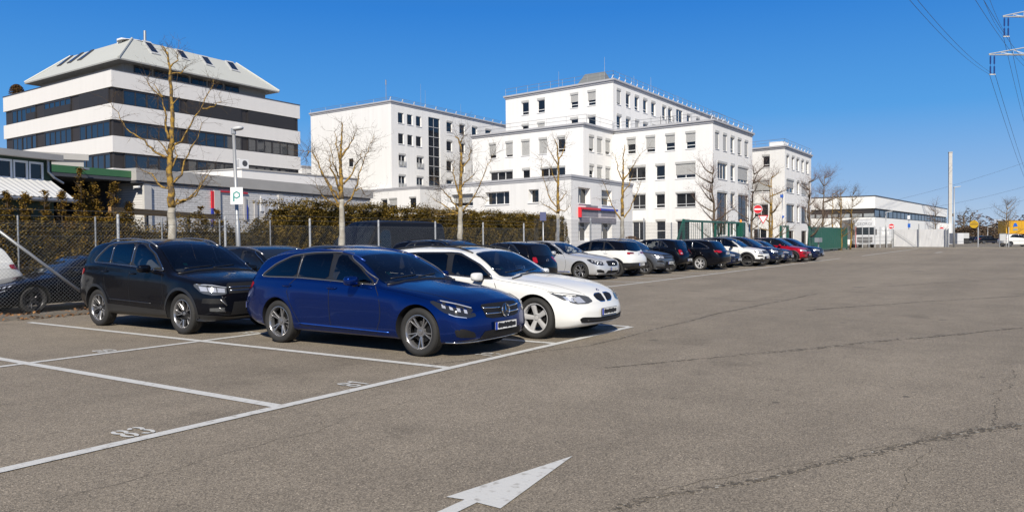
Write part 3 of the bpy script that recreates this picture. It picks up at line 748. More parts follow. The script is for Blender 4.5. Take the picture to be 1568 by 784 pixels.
def spec_tig():
    L = 4.486
    sp = dict(L=L, W=1.839, H=1.65, fo=.87, wb=2.681, R=.348, tw=.225, wheel='tig', Ra=.395,
      top=[(0, .76), (.03, .85), (.12, .91), (.35, .965), (.8, 1.03), (1.2, 1.085), (1.5, 1.27), (1.92, 1.50), (2.3, 1.60), (2.8, 1.638), (3.3, 1.625), (3.75, 1.58), (3.93, 1.53), (4.10, 1.32), (4.27, 1.10), (4.40, .96), (4.47, .84), (4.486, .72)],
      belt=[(0, .74), (.6, .92), (1.0, 1.0), (1.4, 1.05), (2.4, 1.13), (3.6, 1.185), (4.3, 1.15)],
      bot=[(0, .30), (.3, .22), (.9, .23), (3.5, .24), (4.0, .30), (4.486, .42)],
      plan=[(0, .82), (.08, .885), (.25, .945), (.5, .98), (.9, .998), (2, 1), (3.4, 1), (4.0, .97), (4.3, .925), (4.44, .87), (4.486, .82)],
      crown=[(0, .07), (.3, .08), (1.1, .08), (1.4, .075), (2.0, .06), (3.3, .05), (3.9, .06), (4.2, .08), (4.486, .1)],
      nose=[(.2, .10), (.32, .03), (.45, 0), (.6, .005), (.75, .03), (.86, .08), (.95, .13)], tail=[(.4, .05), (.55, 0), (.8, .0), (1.0, .05), (1.1, .06)], bow=.19, rbow=.13, tum=.33,
      creases=[(.9, .93, 4.0, 1.02, .012), (1.3, .50, 3.2, .54, -.012)],
      dlo=[[(1.46, 1.085), (2.33, 1.16), (2.37, 1.55), (2.2, 1.525), (1.80, 1.36)], [(2.45, 1.172), (3.05, 1.20), (3.07, 1.535), (2.47, 1.553)], [(3.13, 1.205), (3.58, 1.225), (3.50, 1.32), (3.27, 1.49), (3.14, 1.525)]],
      dlo_out=[(1.32, 1.06), (2.42, 1.148), (3.1, 1.185), (3.68, 1.206), (3.58, 1.32), (3.29, 1.53), (3.08, 1.562), (2.47, 1.58), (2.19, 1.552), (1.76, 1.37)], dlo_bars=[[(2.42, 1.16), (2.43, 1.57)], [(3.10, 1.19), (3.11, 1.55)]],
      ws=[(-.77, 1.035), (-.4, 1.075), (0, 1.09), (.4, 1.075), (.77, 1.035), (.62, 1.50), (.3, 1.535), (0, 1.545), (-.3, 1.535), (-.62, 1.50)], ws_n=5,
      rw=[(-.62, 1.14), (0, 1.10), (.62, 1.14), (.56, 1.46), (0, 1.50), (-.56, 1.46)],
      gaps=[[(1.42, 1.05), (1.36, .85), (1.36, .55), (1.45, .44)], [(2.42, 1.14), (2.42, .7), (2.38, .44)], [(3.18, 1.18), (3.26, .98), (3.22, .72), (3.02, .50)]],
      hood_gap=[[(-.80, 1.15), (-.77, .7), (-.70, .36), (-.55, .2)], [(.80, 1.15), (.77, .7), (.70, .36), (.55, .2)]],
      handles=[(3.22, 1.045), (2.30, 1.015)], mirror=(1.74, 1.08), rails=(.63, 1.95, 3.55, .028),
      clad=True, clad_z=.42, clad_w=.05, clad_f=.36, sill_trim=[(1.72, .50), (3.08, .535)], sill_mat=ALUD, fplate=.50, rplate=.85, emb_f=('vw', .79, .07, .02), emb_r=('vw', .98, .06))
    H = [(.50, .16, .69), (.50, .18, .80), (.72, .27, .845), (.89, .48, .865), (.90, .50, .84), (.86, .34, .715), (.70, .20, .675)]
    sp['head'] = lampdef(L, -55, H, LENS, .006, quad_units((((.52, .165, .70), (.52, .18, .79)), ((.86, .36, .74), (.87, .42, .84))), 3, LENSB, .009, .06)+[([(.50, .17, .80), (.72, .26, .845), (.88, .45, .866), (.88, .45, .855), (.72, .26, .832), (.50, .17, .79)], LENSB, .011)])
    sp['tail_l'] = lampdef(L, 40, [(.5, 4.44, .97), (.5, 4.40, 1.08), (.8, 4.2, 1.10), (.9, 4.02, 1.08), (.9, 4.05, .98), (.78, 4.30, .93)], REDL, .005)
    sp['patches'] = [('grille', 'front', [(-.52, .70), (.52, .70), (.52, .83), (.46, .87), (-.46, .87), (-.52, .83)], MESHG, .006), ('lower_grille', 'front', [(-.5, .34), (.5, .34), (.45, .56), (-.45, .56)], MESHG, .007),
      ('side_intake', az(-62), view(-62, L, [(.56, .08, .53), (.60, .10, .62), (.86, .30, .63), (.88, .30, .55)])[1], MESHG, .006),
      ('fog_light', az(-62), view(-62, L, [(.60, .09, .40), (.60, .09, .47), (.80, .2, .47), (.80, .2, .42)])[1], LENS, .012)]
    sp['tubes'] = [('grille_slat', 'front', [(-.5, .745), (.5, .745)], .010, CHROME), ('grille_slat', 'front', [(-.5, .80), (.5, .80)], .010, CHROME),
      ('fog_trim', az(-62), view(-62, L, [(.56, .08, .50), (.66, .12, .61)])[1], .013, ALU), ('fog_trim', az(-62), view(-62, L, [(.58, .085, .395), (.68, .13, .475)])[1], .011, ALU)]
    return sp

def spec_white():
    L = 4.843
    sp = dict(L=L, W=1.846, H=1.49, fo=.84, wb=2.886, R=.328, tw=.235, wheel='star5', Ra=.372,
      top=[(0, .60), (.04, .68), (.14, .755), (.4, .84), (.8, .915), (1.3, .975), (1.56, 1.005), (1.97, 1.23), (2.35, 1.39), (2.8, 1.445), (3.3, 1.452), (3.9, 1.42), (4.23, 1.365), (4.48, 1.12), (4.66, .97), (4.77, .89), (4.83, .80), (4.843, .74)],
      belt=[(0, .58), (.6, .76), (1.2, .86), (1.56, .90), (2.5, .97), (3.6, 1.01), (4.3, 1.01), (4.843, .9)],
      bot=[(0, .22), (.3, .165), (.9, .19), (3.7, .21), (4.3, .25), (4.843, .36)],
      plan=[(0, .80), (.08, .865), (.25, .93), (.5, .975), (.9, .997), (2, 1), (3.6, 1), (4.3, .965), (4.6, .915), (4.78, .85), (4.843, .80)],
      crown=[(0, .05), (.3, .08), (1.2, .085), (1.5, .08), (2.1, .06), (3.6, .05), (4.2, .06), (4.5, .08), (4.843, .1)],
      nose=[(.15, .12), (.22, .04), (.32, 0), (.42, 0), (.55, .035), (.65, .06), (.75, .11)], tail=[(.3, .06), (.45, 0), (.6, 0), (.75, .03), (.9, .05), (1.0, .03)], bow=.24, rbow=.15, tum=.36,
      creases=[(.75, .76, 4.3, .86, .010), (1.3, .36, 3.5, .40, -.008)],
      dlo=[[(1.66, .935), (2.5, .992), (2.52, 1.325), (2.40, 1.315), (2.0, 1.165)], [(2.62, 1.0), (3.40, 1.03), (3.38, 1.33), (2.65, 1.335)], [(3.5, 1.035), (4.25, 1.045), (3.95, 1.24), (3.7, 1.31), (3.48, 1.325)]],
      dlo_out=[(1.58, .91), (2.55, .975), (3.45, 1.015), (4.36, 1.025), (4.02, 1.245), (3.7, 1.335), (3.3, 1.352), (2.6, 1.355), (2.38, 1.338), (1.93, 1.15)], dlo_bars=[],
      ws=[(-.77, .94), (-.4, .985), (0, 1.002), (.4, .985), (.77, .94), (.60, 1.33), (.3, 1.36), (0, 1.368), (-.3, 1.36), (-.60, 1.33)], ws_n=5,
      rw=[(-.60, 1.03), (0, 1.0), (.60, 1.03), (.56, 1.31), (0, 1.345), (-.56, 1.31)],
      gaps=[[(1.62, .90), (1.52, .72), (1.50, .45), (1.62, .26)], [(2.57, .97), (2.57, .6), (2.53, .26)], [(3.45, 1.01), (3.50, .82), (3.36, .52), (3.2, .29)]],
      hood_gap=[[(-.80, 1.4), (-.70, .8), (-.60, .42), (-.46, .17)], [(.80, 1.4), (.70, .8), (.60, .42), (.46, .17)]],
      handles=[(3.42, .87), (2.52, .855)], mirror=(1.86, .93), rails=(.60, 2.25, 4.2, .026), sunroof=(.45, 2.45, 3.3),
      fplate=.415, rplate=.74, emb_f=('roundel', .735, .036, -.004), emb_tilt=-.75, emb_r=('roundel', .93, .038), aerial=None)
    H = [(.36, .10, .585), (.42, .15, .665), (.62, .27, .705), (.80, .44, .735), (.875, .62, .755), (.865, .54, .71), (.80, .36, .615), (.70, .22, .56), (.50, .12, .555)]
    sp['head'] = lampdef(L, -52, H, LENS, .005, [([(.52, .15, .575), (.66, .22, .575), (.70, .30, .66), (.58, .23, .665)], LENSB, .009), ([(.70, .24, .585), (.78, .33, .62), (.80, .38, .68), (.70, .30, .66)], LENSB, .009), ([(.62, .27, .69), (.80, .44, .722), (.87, .60, .748), (.865, .58, .73), (.80, .43, .705), (.62, .26, .678)], PLATEW, .009)])
    sp['tail_l'] = lampdef(L, 45, [(.5, 4.80, .80), (.5, 4.76, .93), (.78, 4.6, .95), (.88, 4.38, .93), (.87, 4.45, .84), (.76, 4.68, .79)], REDL, .005)
    kid = [(.035, .575), (.17, .580), (.255, .625), (.27, .668), (.20, .690), (.05, .692)]
    kout = [(.022, .563), (.18, .566), (.272, .615), (.29, .672), (.205, .703), (.035, .705)]
    mir = lambda P: [(-a, b) for a, b in P]
    sp['patches'] = [('kidney_frame', 'front', chaikin(kout, 1, keep=.15), CHROME, .004), ('kidney_frame', 'front', chaikin(mir(kout), 1, keep=.15), CHROME, .004),
      ('kidney_grille', 'front', chaikin(kid, 1, keep=.15), MESHG, .009), ('kidney_grille', 'front', chaikin(mir(kid), 1, keep=.15), MESHG, .009),
      ('lower_grille', 'front', chaikin([(-.66, .275), (-.3, .262), (.3, .262), (.66, .275), (.70, .33), (.66, .36), (.3, .335), (-.3, .335), (-.66, .36), (-.70, .33)], 1, keep=.1), MESHG, .011),
      ('rear_bumper_strip', 'rear', [(-.8, .5), (.8, .5), (.8, .53), (-.8, .53)], BLACKP, .006)]
    sp['tubes'] = [('grille_bar', 'front', [(-.56, .30), (0, .292), (.56, .30)], .009, BLACKP)]
    return sp

def scaled(base, L, W, H, fo=None, wb=None, R=None, **kw):
    import copy
    sp = copy.copy(base); kx, ks, kz = W/base['W'], L/base['L'], H/base['H']
    S2 = lambda P: [(a*ks, b*kz) for a, b in P]; X2 = lambda P: [(a*kx, b*kz) for a, b in P]
    for k in ('top', 'belt', 'bot', 'dlo_out', 'sill_trim'):
        if sp.get(k): sp[k] = S2(sp[k])
    for k in ('dlo', 'dlo_bars', 'gaps'): sp[k] = [S2(p) for p in sp[k]]
    for k in ('ws', 'rw'): sp[k] = X2(sp[k])
    for k in ('nose', 'tail'): sp[k] = [(z*kz, d) for z, d in sp[k]]
    sp['plan'] = [(a*ks, b) for a, b in sp['plan']]; sp['crown'] = [(a*ks, b) for a, b in sp['crown']]
    sp['handles'] = S2(sp['handles']); sp['mirror'] = (sp['mirror'][0]*ks, sp['mirror'][1]*kz)
    sp['creases'] = [(a*ks, b*kz, c*ks, d*kz, e) for a, b, c, d, e in sp['creases']]
    sp['hood_gap'] = [[(a*kx, b*ks) for a, b in p] for p in sp['hood_gap']]
    if sp.get('rails'): x, a, b, d = sp['rails']; sp['rails'] = (x*kx, a*ks, b*ks, d)
    if sp.get('sunroof'): x, a, b = sp['sunroof']; sp['sunroof'] = (x*kx, a*ks, b*ks)
    for k in ('fplate', 'rplate'):
        if sp.get(k): sp[k] *= kz
    if sp.get('emb_f'): e = sp['emb_f']; sp['emb_f'] = (e[0], e[1]*kz, e[2], e[3])
    if sp.get('emb_r'): e = sp['emb_r']; sp['emb_r'] = (e[0], e[1]*kz, e[2])
    def sa(ax, P):
        if isinstance(ax, str): return [(a*kx, b*kz) for a, b in P] if ax != 'side' else S2(P)
        return [(a*(kx+ks)/2, b*kz) for a, b in P]
    sp['patches'] = [(n, a, sa(a, P), m, o) for n, a, P, m, o in sp['patches']]
    sp['tubes'] = [(n, a, sa(a, P), r, m) for n, a, P, r, m in sp['tubes']]
    for k in ('head', 'tail_l'): sp[k] = [(a, sa(a, P), m, o) for a, P, m, o in sp[k]]
    sp.update(L=L, W=W, H=H, fo=fo or base['fo']*ks, wb=wb or base['wb']*ks, R=R or base['R'])
    if R: sp['Ra'] = R+.045
    for k in ('clad_z', 'clad_f', 'clad_r'):
        if sp.get(k): sp[k] *= kz
    sp.update(kw); return sp
BLUE, TIG, WHITE = spec_blue(), spec_tig(), spec_white()
BLUE['sill_mat'] = mat('blue_trim', (0.02, 0.09, 0.42), 0.25, metal=.6)
# ------------------------------------------------------------------ ground
def nodes_of(m): return m.node_tree, m.node_tree.nodes['Principled BSDF']
def asphalt(name, base, k=1.0):
    m = bpy.data.materials.new(name); m.use_nodes = True; n, p = nodes_of(m); N = n.nodes.new; L = n.links.new
    tc = N('ShaderNodeTexCoord')
    def noise(sc, det=4, rough=.6):
        t = N('ShaderNodeTexNoise'); t.inputs['Scale'].default_value = sc; t.inputs['Detail'].default_value = det; t.inputs['Roughness'].default_value = rough; L(tc.outputs['Object'], t.inputs['Vector']); return t.outputs['Fac']
    def ramp(x, a, b, lo, hi):
        r = N('ShaderNodeMapRange'); r.inputs[1].default_value = a; r.inputs[2].default_value = b; r.inputs[3].default_value = lo; r.inputs[4].default_value = hi; L(x, r.inputs[0]); return r.outputs[0]
    def mul(a, b):
        q = N('ShaderNodeMath'); q.operation = 'MULTIPLY'; L(a, q.inputs[0]); L(b, q.inputs[1]); return q.outputs[0]
    vor = N('ShaderNodeTexVoronoi'); vor.inputs['Scale'].default_value = 115; L(tc.outputs['Object'], vor.inputs['Vector'])
    sp_ = N('ShaderNodeSeparateColor'); L(vor.outputs['Color'], sp_.inputs[0])
    grain = ramp(sp_.outputs[0], 0, 1, .55, 1.5)
    fine = ramp(noise(210, 2), .3, .7, .70, 1.3)
    mid = ramp(noise(1.7, 5), .3, .7, .90, 1.09)
    big = ramp(noise(.16, 4), .32, .68, .86, 1.12)
    mp = N('ShaderNodeMapping'); mp.inputs['Scale'].default_value = (.05, .9, 1); L(tc.outputs['Object'], mp.inputs[0])
    st = N('ShaderNodeTexNoise'); st.inputs['Scale'].default_value = .8; st.inputs['Detail'].default_value = 3; L(mp.outputs[0], st.inputs['Vector'])
    streak = ramp(st.outputs['Fac'], .35, .65, .93, 1.06)
    stain = ramp(noise(.75, 6, .55), .60, .70, 1.0, .80); stain2 = ramp(noise(3.1, 3), .70, .76, 1.0, .74)
    v = mul(mul(mul(mul(grain, fine), mul(mid, big)), streak), mul(mul(stain, stain2), ramp(sp_.outputs[1], .93, .97, 1.0, 1.6)))
    sc = N('ShaderNodeVectorMath'); sc.operation = 'SCALE'; sc.inputs[0].default_value = base; L(v, sc.inputs['Scale'])
    L(sc.outputs[0], p.inputs['Base Color']); p.inputs['Roughness'].default_value = .88; p.inputs['Specular IOR Level'].default_value = .35
    b = N('ShaderNodeBump'); b.inputs['Strength'].default_value = .55; b.inputs['Distance'].default_value = .006; L(vor.outputs['Distance'], b.inputs['Height']); L(b.outputs[0], p.inputs['Normal'])
    return m
ASPH = asphalt('asphalt', (.222, .190, .148)); ASPH2 = asphalt('old_asphalt', (.205, .18, .145))
EARTH = mat('earth', (.075, .058, .038), .95, col2=(.05, .042, .03), vscale=3, bump=.4, bscale=20)
MARK = mat('road_paint', (.58, .58, .56), .75, col2=(.30, .28, .25), vscale=13, fac=(.56, .74), detail=12, bump=.3, bscale=80)
g = MB(); g.quad((-1500, -2500, -.03), (4500, -2500, -.03), (4500, 3000, -.03), (-1500, 3000, -.03)); tag(g.build('ground', ASPH2), kind='structure')
g = MB(); g.quad((-40, -90, 0), (108.5, -90, 0), (108.5, 17.35, 0), (-40, 17.35, 0)); tag(g.build('car_park', ASPH), kind='structure')
CONC = mat('kerb_concrete', (.17, .155, .135), .9, var=.25, vscale=5, bump=.3)
g = MB(); x = -30
while x < 86: g.box(x+.004, x+.996, 17.35, 17.43, -.1, .09); x += 1.0
tag(g.build('kerb', CONC), kind='structure')
g = MB(); g.quad((-40, 17.43, .05), (86, 17.43, .05), (86, 18.0, .04), (-40, 18.0, .04)); tag(g.build('verge', EARTH), kind='structure')
g = MB(); g.quad((-40, 18.0, .0), (86, 18.0, .0), (86, 23.2, .0), (-40, 23.2, .0)); tag(g.build('lane', ASPH2), kind='structure')
# dead leaves along the kerb
LEAF = mat('dead_leaf', (.16, .07, .025), .9, col2=(.30, .16, .06), vscale=9)
g = MB(); rr = random.Random(5)
for c in range(60):
    cx = rr.uniform(4, 12) if c < 40 else rr.uniform(3, 30); cy = rr.choice((17.30, 17.5))+rr.gauss(0, .07); k = int(abs(rr.gauss(0, 16)))+4
    for i in range(k):
        a = rr.uniform(0, 6.3); s_ = rr.uniform(.02, .05); x = cx+rr.gauss(0, .22); y = cy+rr.gauss(0, .07); z = (.0 if y < 17.35 else (.095 if y < 17.43 else .06))+rr.uniform(.005, .06)
        t = rr.uniform(-.7, .7); u = Vector((math.cos(a), math.sin(a), t))*s_; v = Vector((-math.sin(a), math.cos(a), rr.uniform(-.5, .5)))*s_*.7; P = Vector((x, y, z))
        g.quad(P-u-v*.3, P+v, P+u, P-v)
tag(g.build('dead_leaves', LEAF), kind='stuff')
# markings
YN, YB, X0, SW = 5.93, 10.95, 4.856, 2.572
def line_mesh(g, x0, y0, x1, y1, w_=.125, z=.0075):
    d = np.array([x1-x0, y1-y0]); l = np.linalg.norm(d); d /= l; n = np.array([-d[1], d[0]])*w_/2; k = max(1, int(l/.4))
    for i in range(k):
        a = np.array([x0, y0])+d*l*i/k; b = np.array([x0, y0])+d*l*(i+1)/k
        g.quad((*(a-n), z), (*(b-n), z), (*(b+n), z), (*(a+n), z))
g = MB()
line_mesh(g, -3, YN, X0+3*SW-.1+.1, YN)
for k in range(-2, 4): line_mesh(g, X0+k*SW, YN+.0625, X0+k*SW, 16.6)
xs = [-3]+[X0+k*SW for k in range(-2, 4)]
for a, b in zip(xs, xs[1:]): line_mesh(g, a+.0625, YB, b-.0625, YB)
line_mesh(g, 20.0, 11.45, 58.6, 11.45, .12)
for k in range(4, 21): line_mesh(g, X0+k*SW, 11.51, X0+k*SW, 16.6, .12)
a, b = pl(1320, 392), pl(1405, 381); line_mesh(g, a[0], a[1], b[0], b[1], .14)
a, b = pl(1432, 387.2), pl(1443, 386.2); line_mesh(g, a[0], a[1], b[0], b[1], .3)
tag(g.build('bay_lines', MARK), kind='structure')
g = MB(); A = [(4.86, 2.76), (3.67, 2.97), (3.69, 2.845), (2.6, 2.862), (2.6, 2.742), (3.69, 2.752), (3.68, 2.575)]
ax0 = np.array([2.6, 2.80])
g.add([(x, y, .0075) for x, y in A], [(0, 1, 2, 5, 6), (2, 3, 4, 5)]); tag(g.build('direction_arrow', MARK), kind='structure')
def arc(g, c, rx, ry, a0, a1, w_, z=.0085, n=12):
    for i in range(n):
        q = []
        for t, rr_ in ((a0+(a1-a0)*i/n, 0), (a0+(a1-a0)*(i+1)/n, 0)):
            t = R_(t); q.append(((c[0]+(rx-w_/2)*math.cos(t), c[1]+(ry-w_/2)*math.sin(t), z), (c[0]+(rx+w_/2)*math.cos(t), c[1]+(ry+w_/2)*math.sin(t), z)))
        g.quad(q[0][0], q[0][1], q[1][1], q[1][0])
def digit(g, d, x, y, h, w_=.035):
    W2 = h*.14
    if d == '8':
        for cy, ry, z_ in ((y+h*.27, h*.25, .0085), (y+h*.76, h*.22, .0095)):
            for a in (-78, 102): arc(g, (x, cy), W2, ry, a, a+156, w_, z_)
    elif d == '0':
        for a in (-75, 105): arc(g, (x, y+h*.5), W2, h*.48, a, a+150, w_)
    elif d == '3':
        for cy, ry in ((y+h*.27, h*.25), (y+h*.76, h*.22)):
            arc(g, (x, cy), W2, ry, -80, 78, w_); arc(g, (x, cy), W2, ry, (100 if cy > y+h*.5 else 195), (165 if cy > y+h*.5 else 260), w_)
    elif d == '1':
        g.quad((x-w_*.5, y, .0085), (x+w_*.5, y, .0085), (x+w_*.5, y+h, .0085), (x-w_*.5, y+h, .0085)); g.quad((x-.055, y+h*.74, .0085), (x-.02, y+h*.74, .0085), (x-.02, y+h, .0085), (x-.03, y+h, .0085))
    elif d == '7':
        g.quad((x-W2, y+h-w_, .0085), (x+W2, y+h-w_, .0085), (x+W2, y+h, .0085), (x-W2, y+h, .0085)); g.quad((x-.05, y, .0085), (x-.02, y, .0085), (x+W2, y+h-w_-.02, .0085), (x+W2-.045, y+h-w_-.02, .0085))
    elif d == '9':
        for a in (-75, 105): arc(g, (x, y+h*.7), W2, h*.27, a, a+150, w_)
        arc(g, (x, y+h*.35), W2, h*.33, -85, -5, w_)
def number(txt, x, y, h=.30):
    g = MB()
    for i, d in enumerate(txt): digit(g, d, x+i*h*.47, y, h, h*.12)
    tag(g.build('bay_number', MARK), kind='structure')
p = pl(203, 668); number('83', p[0], YN+.10); p = pl(543, 591); number('81', p[0], YN+.10); p = pl(163, 540); number('80', p[0], YB+.09); p = pl(390, 510.5); number('78', p[0]-.1, YB+.09); p = pl(752, 543); number('79', p[0]-.1, YN+.10)
# cracks and seams
CRK = mat('crack', (.085, .074, .060), .95, col2=(.15, .13, .10), vscale=14, fac=(.45, .65)); SEAM = mat('tar_seam', (.105, .091, .072), .9, col2=(.17, .147, .113), vscale=6, fac=(.4, .66))
def crack(g, px, w0, jag, seed, dens=.05):
    zc = .0012+.0004*seed
    rr = random.Random(seed); P = [pl(*q)[:2] for q in px]; pts = []
    for a, b in zip(P, P[1:]):
        l = np.linalg.norm(b-a); k = max(2, int(l/dens)); d = (b-a)/l; n = np.array([-d[1], d[0]])
        for i in range(k): pts.append((a+(b-a)*i/k, n))
    off = 0; prev = None
    for c, n in pts:
        off = off*.88+rr.gauss(0, jag); wd = w0*rr.uniform(.25, 1.2)
        a, b = c+n*(off-wd/2), c+n*(off+wd/2)
        if prev is not None and rr.random() > .06: g.quad((*prev[0], zc), (*a, zc), (*b, zc), (*prev[1], zc))
        prev = (a, b)
g = MB()
crack(g, [(0, 788), (27, 779), (178, 741), (250, 723), (321, 701), (424, 674), (491, 661), (527, 641), (625, 616), (696, 603), (760, 590)], .006, .010, 1, .03)
crack(g, [(1000, 752), (1162, 722), (1270, 702), (1379, 680), (1460, 669), (1568, 647)], .008, .010, 2, .03)
crack(g, [(1360, 784), (1379, 750), (1422, 685), (1405, 676)], .006, .010, 3, .03); crack(g, [(1519, 652), (1536, 610), (1552, 566)], .009, .016, 4, .04)
tag(g.build('asphalt_cracks', CRK), kind='structure')
CHIP = mat('light_grit', (.34, .32, .28), .9, var=.3, vscale=30)
def seam(g, px, w0, seed):
    """a raked-out joint: loose dark and pale grit along a wavering band"""
    rr = random.Random(seed); P = [pl(*q)[:2] for q in px]; ph = rr.uniform(0, 6); run = 0
    for a, b in zip(P, P[1:]):
        l = np.linalg.norm(b-a); d = (b-a)/l; n = np.array([-d[1], d[0]]); near = max(.5, min(1.0, 9/np.linalg.norm((a+b)/2))); N = int(l*105*near)
        for _ in range(N):
            t = rr.uniform(0, l); s_ = run+t; amp = .55+.45*math.sin(s_*1.3+ph)*math.sin(s_*.37+ph*2); wd = w0*(.35+.9*max(0, amp)); c = a+d*t+n*(rr.gauss(0, wd*.42)+.02*math.sin(s_*2.1+ph)); r = rr.uniform(.006, .018)/near; k = rr.random(); z = rr.uniform(.001, .0045); ang = rr.uniform(0, 3.1)
            e1 = d*math.cos(ang)+n*math.sin(ang); e2 = -d*math.sin(ang)+n*math.cos(ang); q = [c+e1*r*1.5, c+e2*r*.7, c-e1*r*1.3, c-e2*r*.8]
            g.add([(*p_, z) for p_ in q], [(0, 1, 2, 3)], 2 if k > .88+.08*math.sin(s_*.9) else (1 if k < .35 else 0))
        run += l
g = MB()
for px, w_, sd_ in (([(912, 564), (1000, 556), (1119, 545.6), (1325, 525), (1568, 502)], .10, 5), ([(1235, 475), (1400, 463), (1568, 453)], .07, 6), ([(1362, 438), (1460, 432), (1568, 426)], .06, 7), ([(940, 784), (1000, 762), (1162, 733), (1270, 708), (1379, 685), (1460, 664), (1568, 648)], .05, 8), ([(1430, 675), (1500, 658), (1568, 650)], .10, 9), ([(1340, 412), (1568, 410)], .12, 10), ([(640, 560), (900, 530), (1100, 480), (1250, 450)], .03, 12)):
    seam(g, px, w_, sd_)
for px, py, r in ((1187, 616, .05), (1388, 607, .05), (1165, 598, .03), (1190, 597, .03), (1400, 600, .03), (1316, 440, .25), (1406, 415, .3), (1504, 577, .04), (1002, 521, .10), (1444, 490, .1), (1290, 494, .08), (1030, 610, .03), (1365, 593, .03)):
    p = pl(px, py); rr = random.Random(px); q = [(p[0]+r*rr.uniform(.6, 1.1)*math.cos(k*.7), p[1]+r*rr.uniform(.5, 1)*math.sin(k*.7), .0009) for k in range(9)]; g.add(q, [tuple(range(9))])
tag(g.build('tar_seams', [SEAM, CRK, CHIP]), kind='structure')

# ------------------------------------------------------------------ buildings
def weathered(m, amt=.10):
    n = m.node_tree; p = n.nodes['Principled BSDF']; src = p.inputs['Base Color'].links[0].from_socket; tc = n.nodes.new('ShaderNodeTexCoord'); mp = n.nodes.new('ShaderNodeMapping'); mp.inputs['Scale'].default_value = (1.3, 1.3, .06); n.links.new(tc.outputs['Object'], mp.inputs[0])
    nz = n.nodes.new('ShaderNodeTexNoise'); nz.inputs['Scale'].default_value = 1.4; nz.inputs['Detail'].default_value = 6; n.links.new(mp.outputs[0], nz.inputs['Vector']); mr = n.nodes.new('ShaderNodeMapRange'); mr.inputs[1].default_value = .35; mr.inputs[2].default_value = .75; mr.inputs[3].default_value = 1.0; mr.inputs[4].default_value = 1-amt; n.links.new(nz.outputs['Fac'], mr.inputs[0])
    sc = n.nodes.new('ShaderNodeVectorMath'); sc.operation = 'SCALE'; n.links.new(src, sc.inputs[0]); n.links.new(mr.outputs[0], sc.inputs['Scale']); n.links.new(sc.outputs[0], p.inputs['Base Color'])
WALL = mat('white_render', (.75, .745, .735), .9, var=.025, vscale=.35, bump=.05, bscale=60)
WALLG = mat('cream_render', (.67, .655, .64), .9, var=.03, vscale=.5, bump=.05, bscale=60)
weathered(WALL, .09); weathered(WALLG, .035)
CORN = mat('zinc_trim', (.40, .40, .42), .5, var=.08)
FRAME = mat('window_white', (.72, .72, .72), .5); FRAMED = mat('window_dark', (.03, .028, .03), .5)
PANE = mat('pane_glass', (.010, .012, .016), .04, var=.5, vscale=.25, spec=.5); SHUT = mat('shutter_grey', (.42, .42, .41), .6, var=.1, vscale=2); GREYP = mat('grey_panel', (.42, .43, .44), .6)
STEEL = mat('galvanised', (.36, .37, .38), .45, metal=.6, var=.15, vscale=5); DSTEEL = mat('dark_steel', (.06, .06, .065), .5, var=.2)
def off_poly(P, d):
    n = len(P); out = []
    for i in range(n):
        a, b, c = np.array(P[i-1]), np.array(P[i]), np.array(P[(i+1) % n]); e1 = (b-a)/np.linalg.norm(b-a); e2 = (c-b)/np.linalg.norm(c-b)
        n1 = np.array([e1[1], -e1[0]]); n2 = np.array([e2[1], -e2[0]]); m_ = n1+n2; m_ /= (m_@n1)
        out.append(tuple(b+m_*d))
    return out
def ccw(P):
    return P if sum(P[i-1][0]*P[i][1]-P[i][0]*P[i-1][1] for i in range(len(P))) > 0 else list(reversed(P))
def wall_grid(g, A, B, z0, z1, wins, depth, mi=0):
    """a wall from A to B (outside on the right hand of A->B) with real openings and reveals"""
    A = np.array(A[:2], float); B = np.array(B[:2], float); Lw = np.linalg.norm(B-A); t = (B-A)/Lw; n = np.array([t[1], -t[0]])
    P = lambda u, z, d=0: (*(A+t*u-n*d), z)
    us = sorted({0.0, Lw, *[w_[k] for w_ in wins for k in (0, 1)]}); zs = sorted({z0, z1, *[w_[k] for w_ in wins for k in (2, 3)]})
    for u0, u1 in zip(us, us[1:]):
        run = None
        for a, b in zip(zs, zs[1:]):
            um, zm = (u0+u1)/2, (a+b)/2
            solid = not any(w_[0] < um < w_[1] and w_[2] < zm < w_[3] for w_ in wins)
            if solid and run is None: run = a
            if not solid and run is not None: g.quad(P(u0, run), P(u1, run), P(u1, a), P(u0, a), mi); run = None
        if run is not None: g.quad(P(u0, run), P(u1, run), P(u1, z1), P(u0, z1), mi)
    for w_ in wins:
        u0, u1, a, b = w_[:4]
        g.quad(P(u0, a), P(u1, a), P(u1, a, depth), P(u0, a, depth), mi); g.quad(P(u0, b, depth), P(u1, b, depth), P(u1, b), P(u0, b), mi)
        g.quad(P(u0, a), P(u0, a, depth), P(u0, b, depth), P(u0, b), mi); g.quad(P(u1, a, depth), P(u1, a), P(u1, b), P(u1, b, depth), mi)
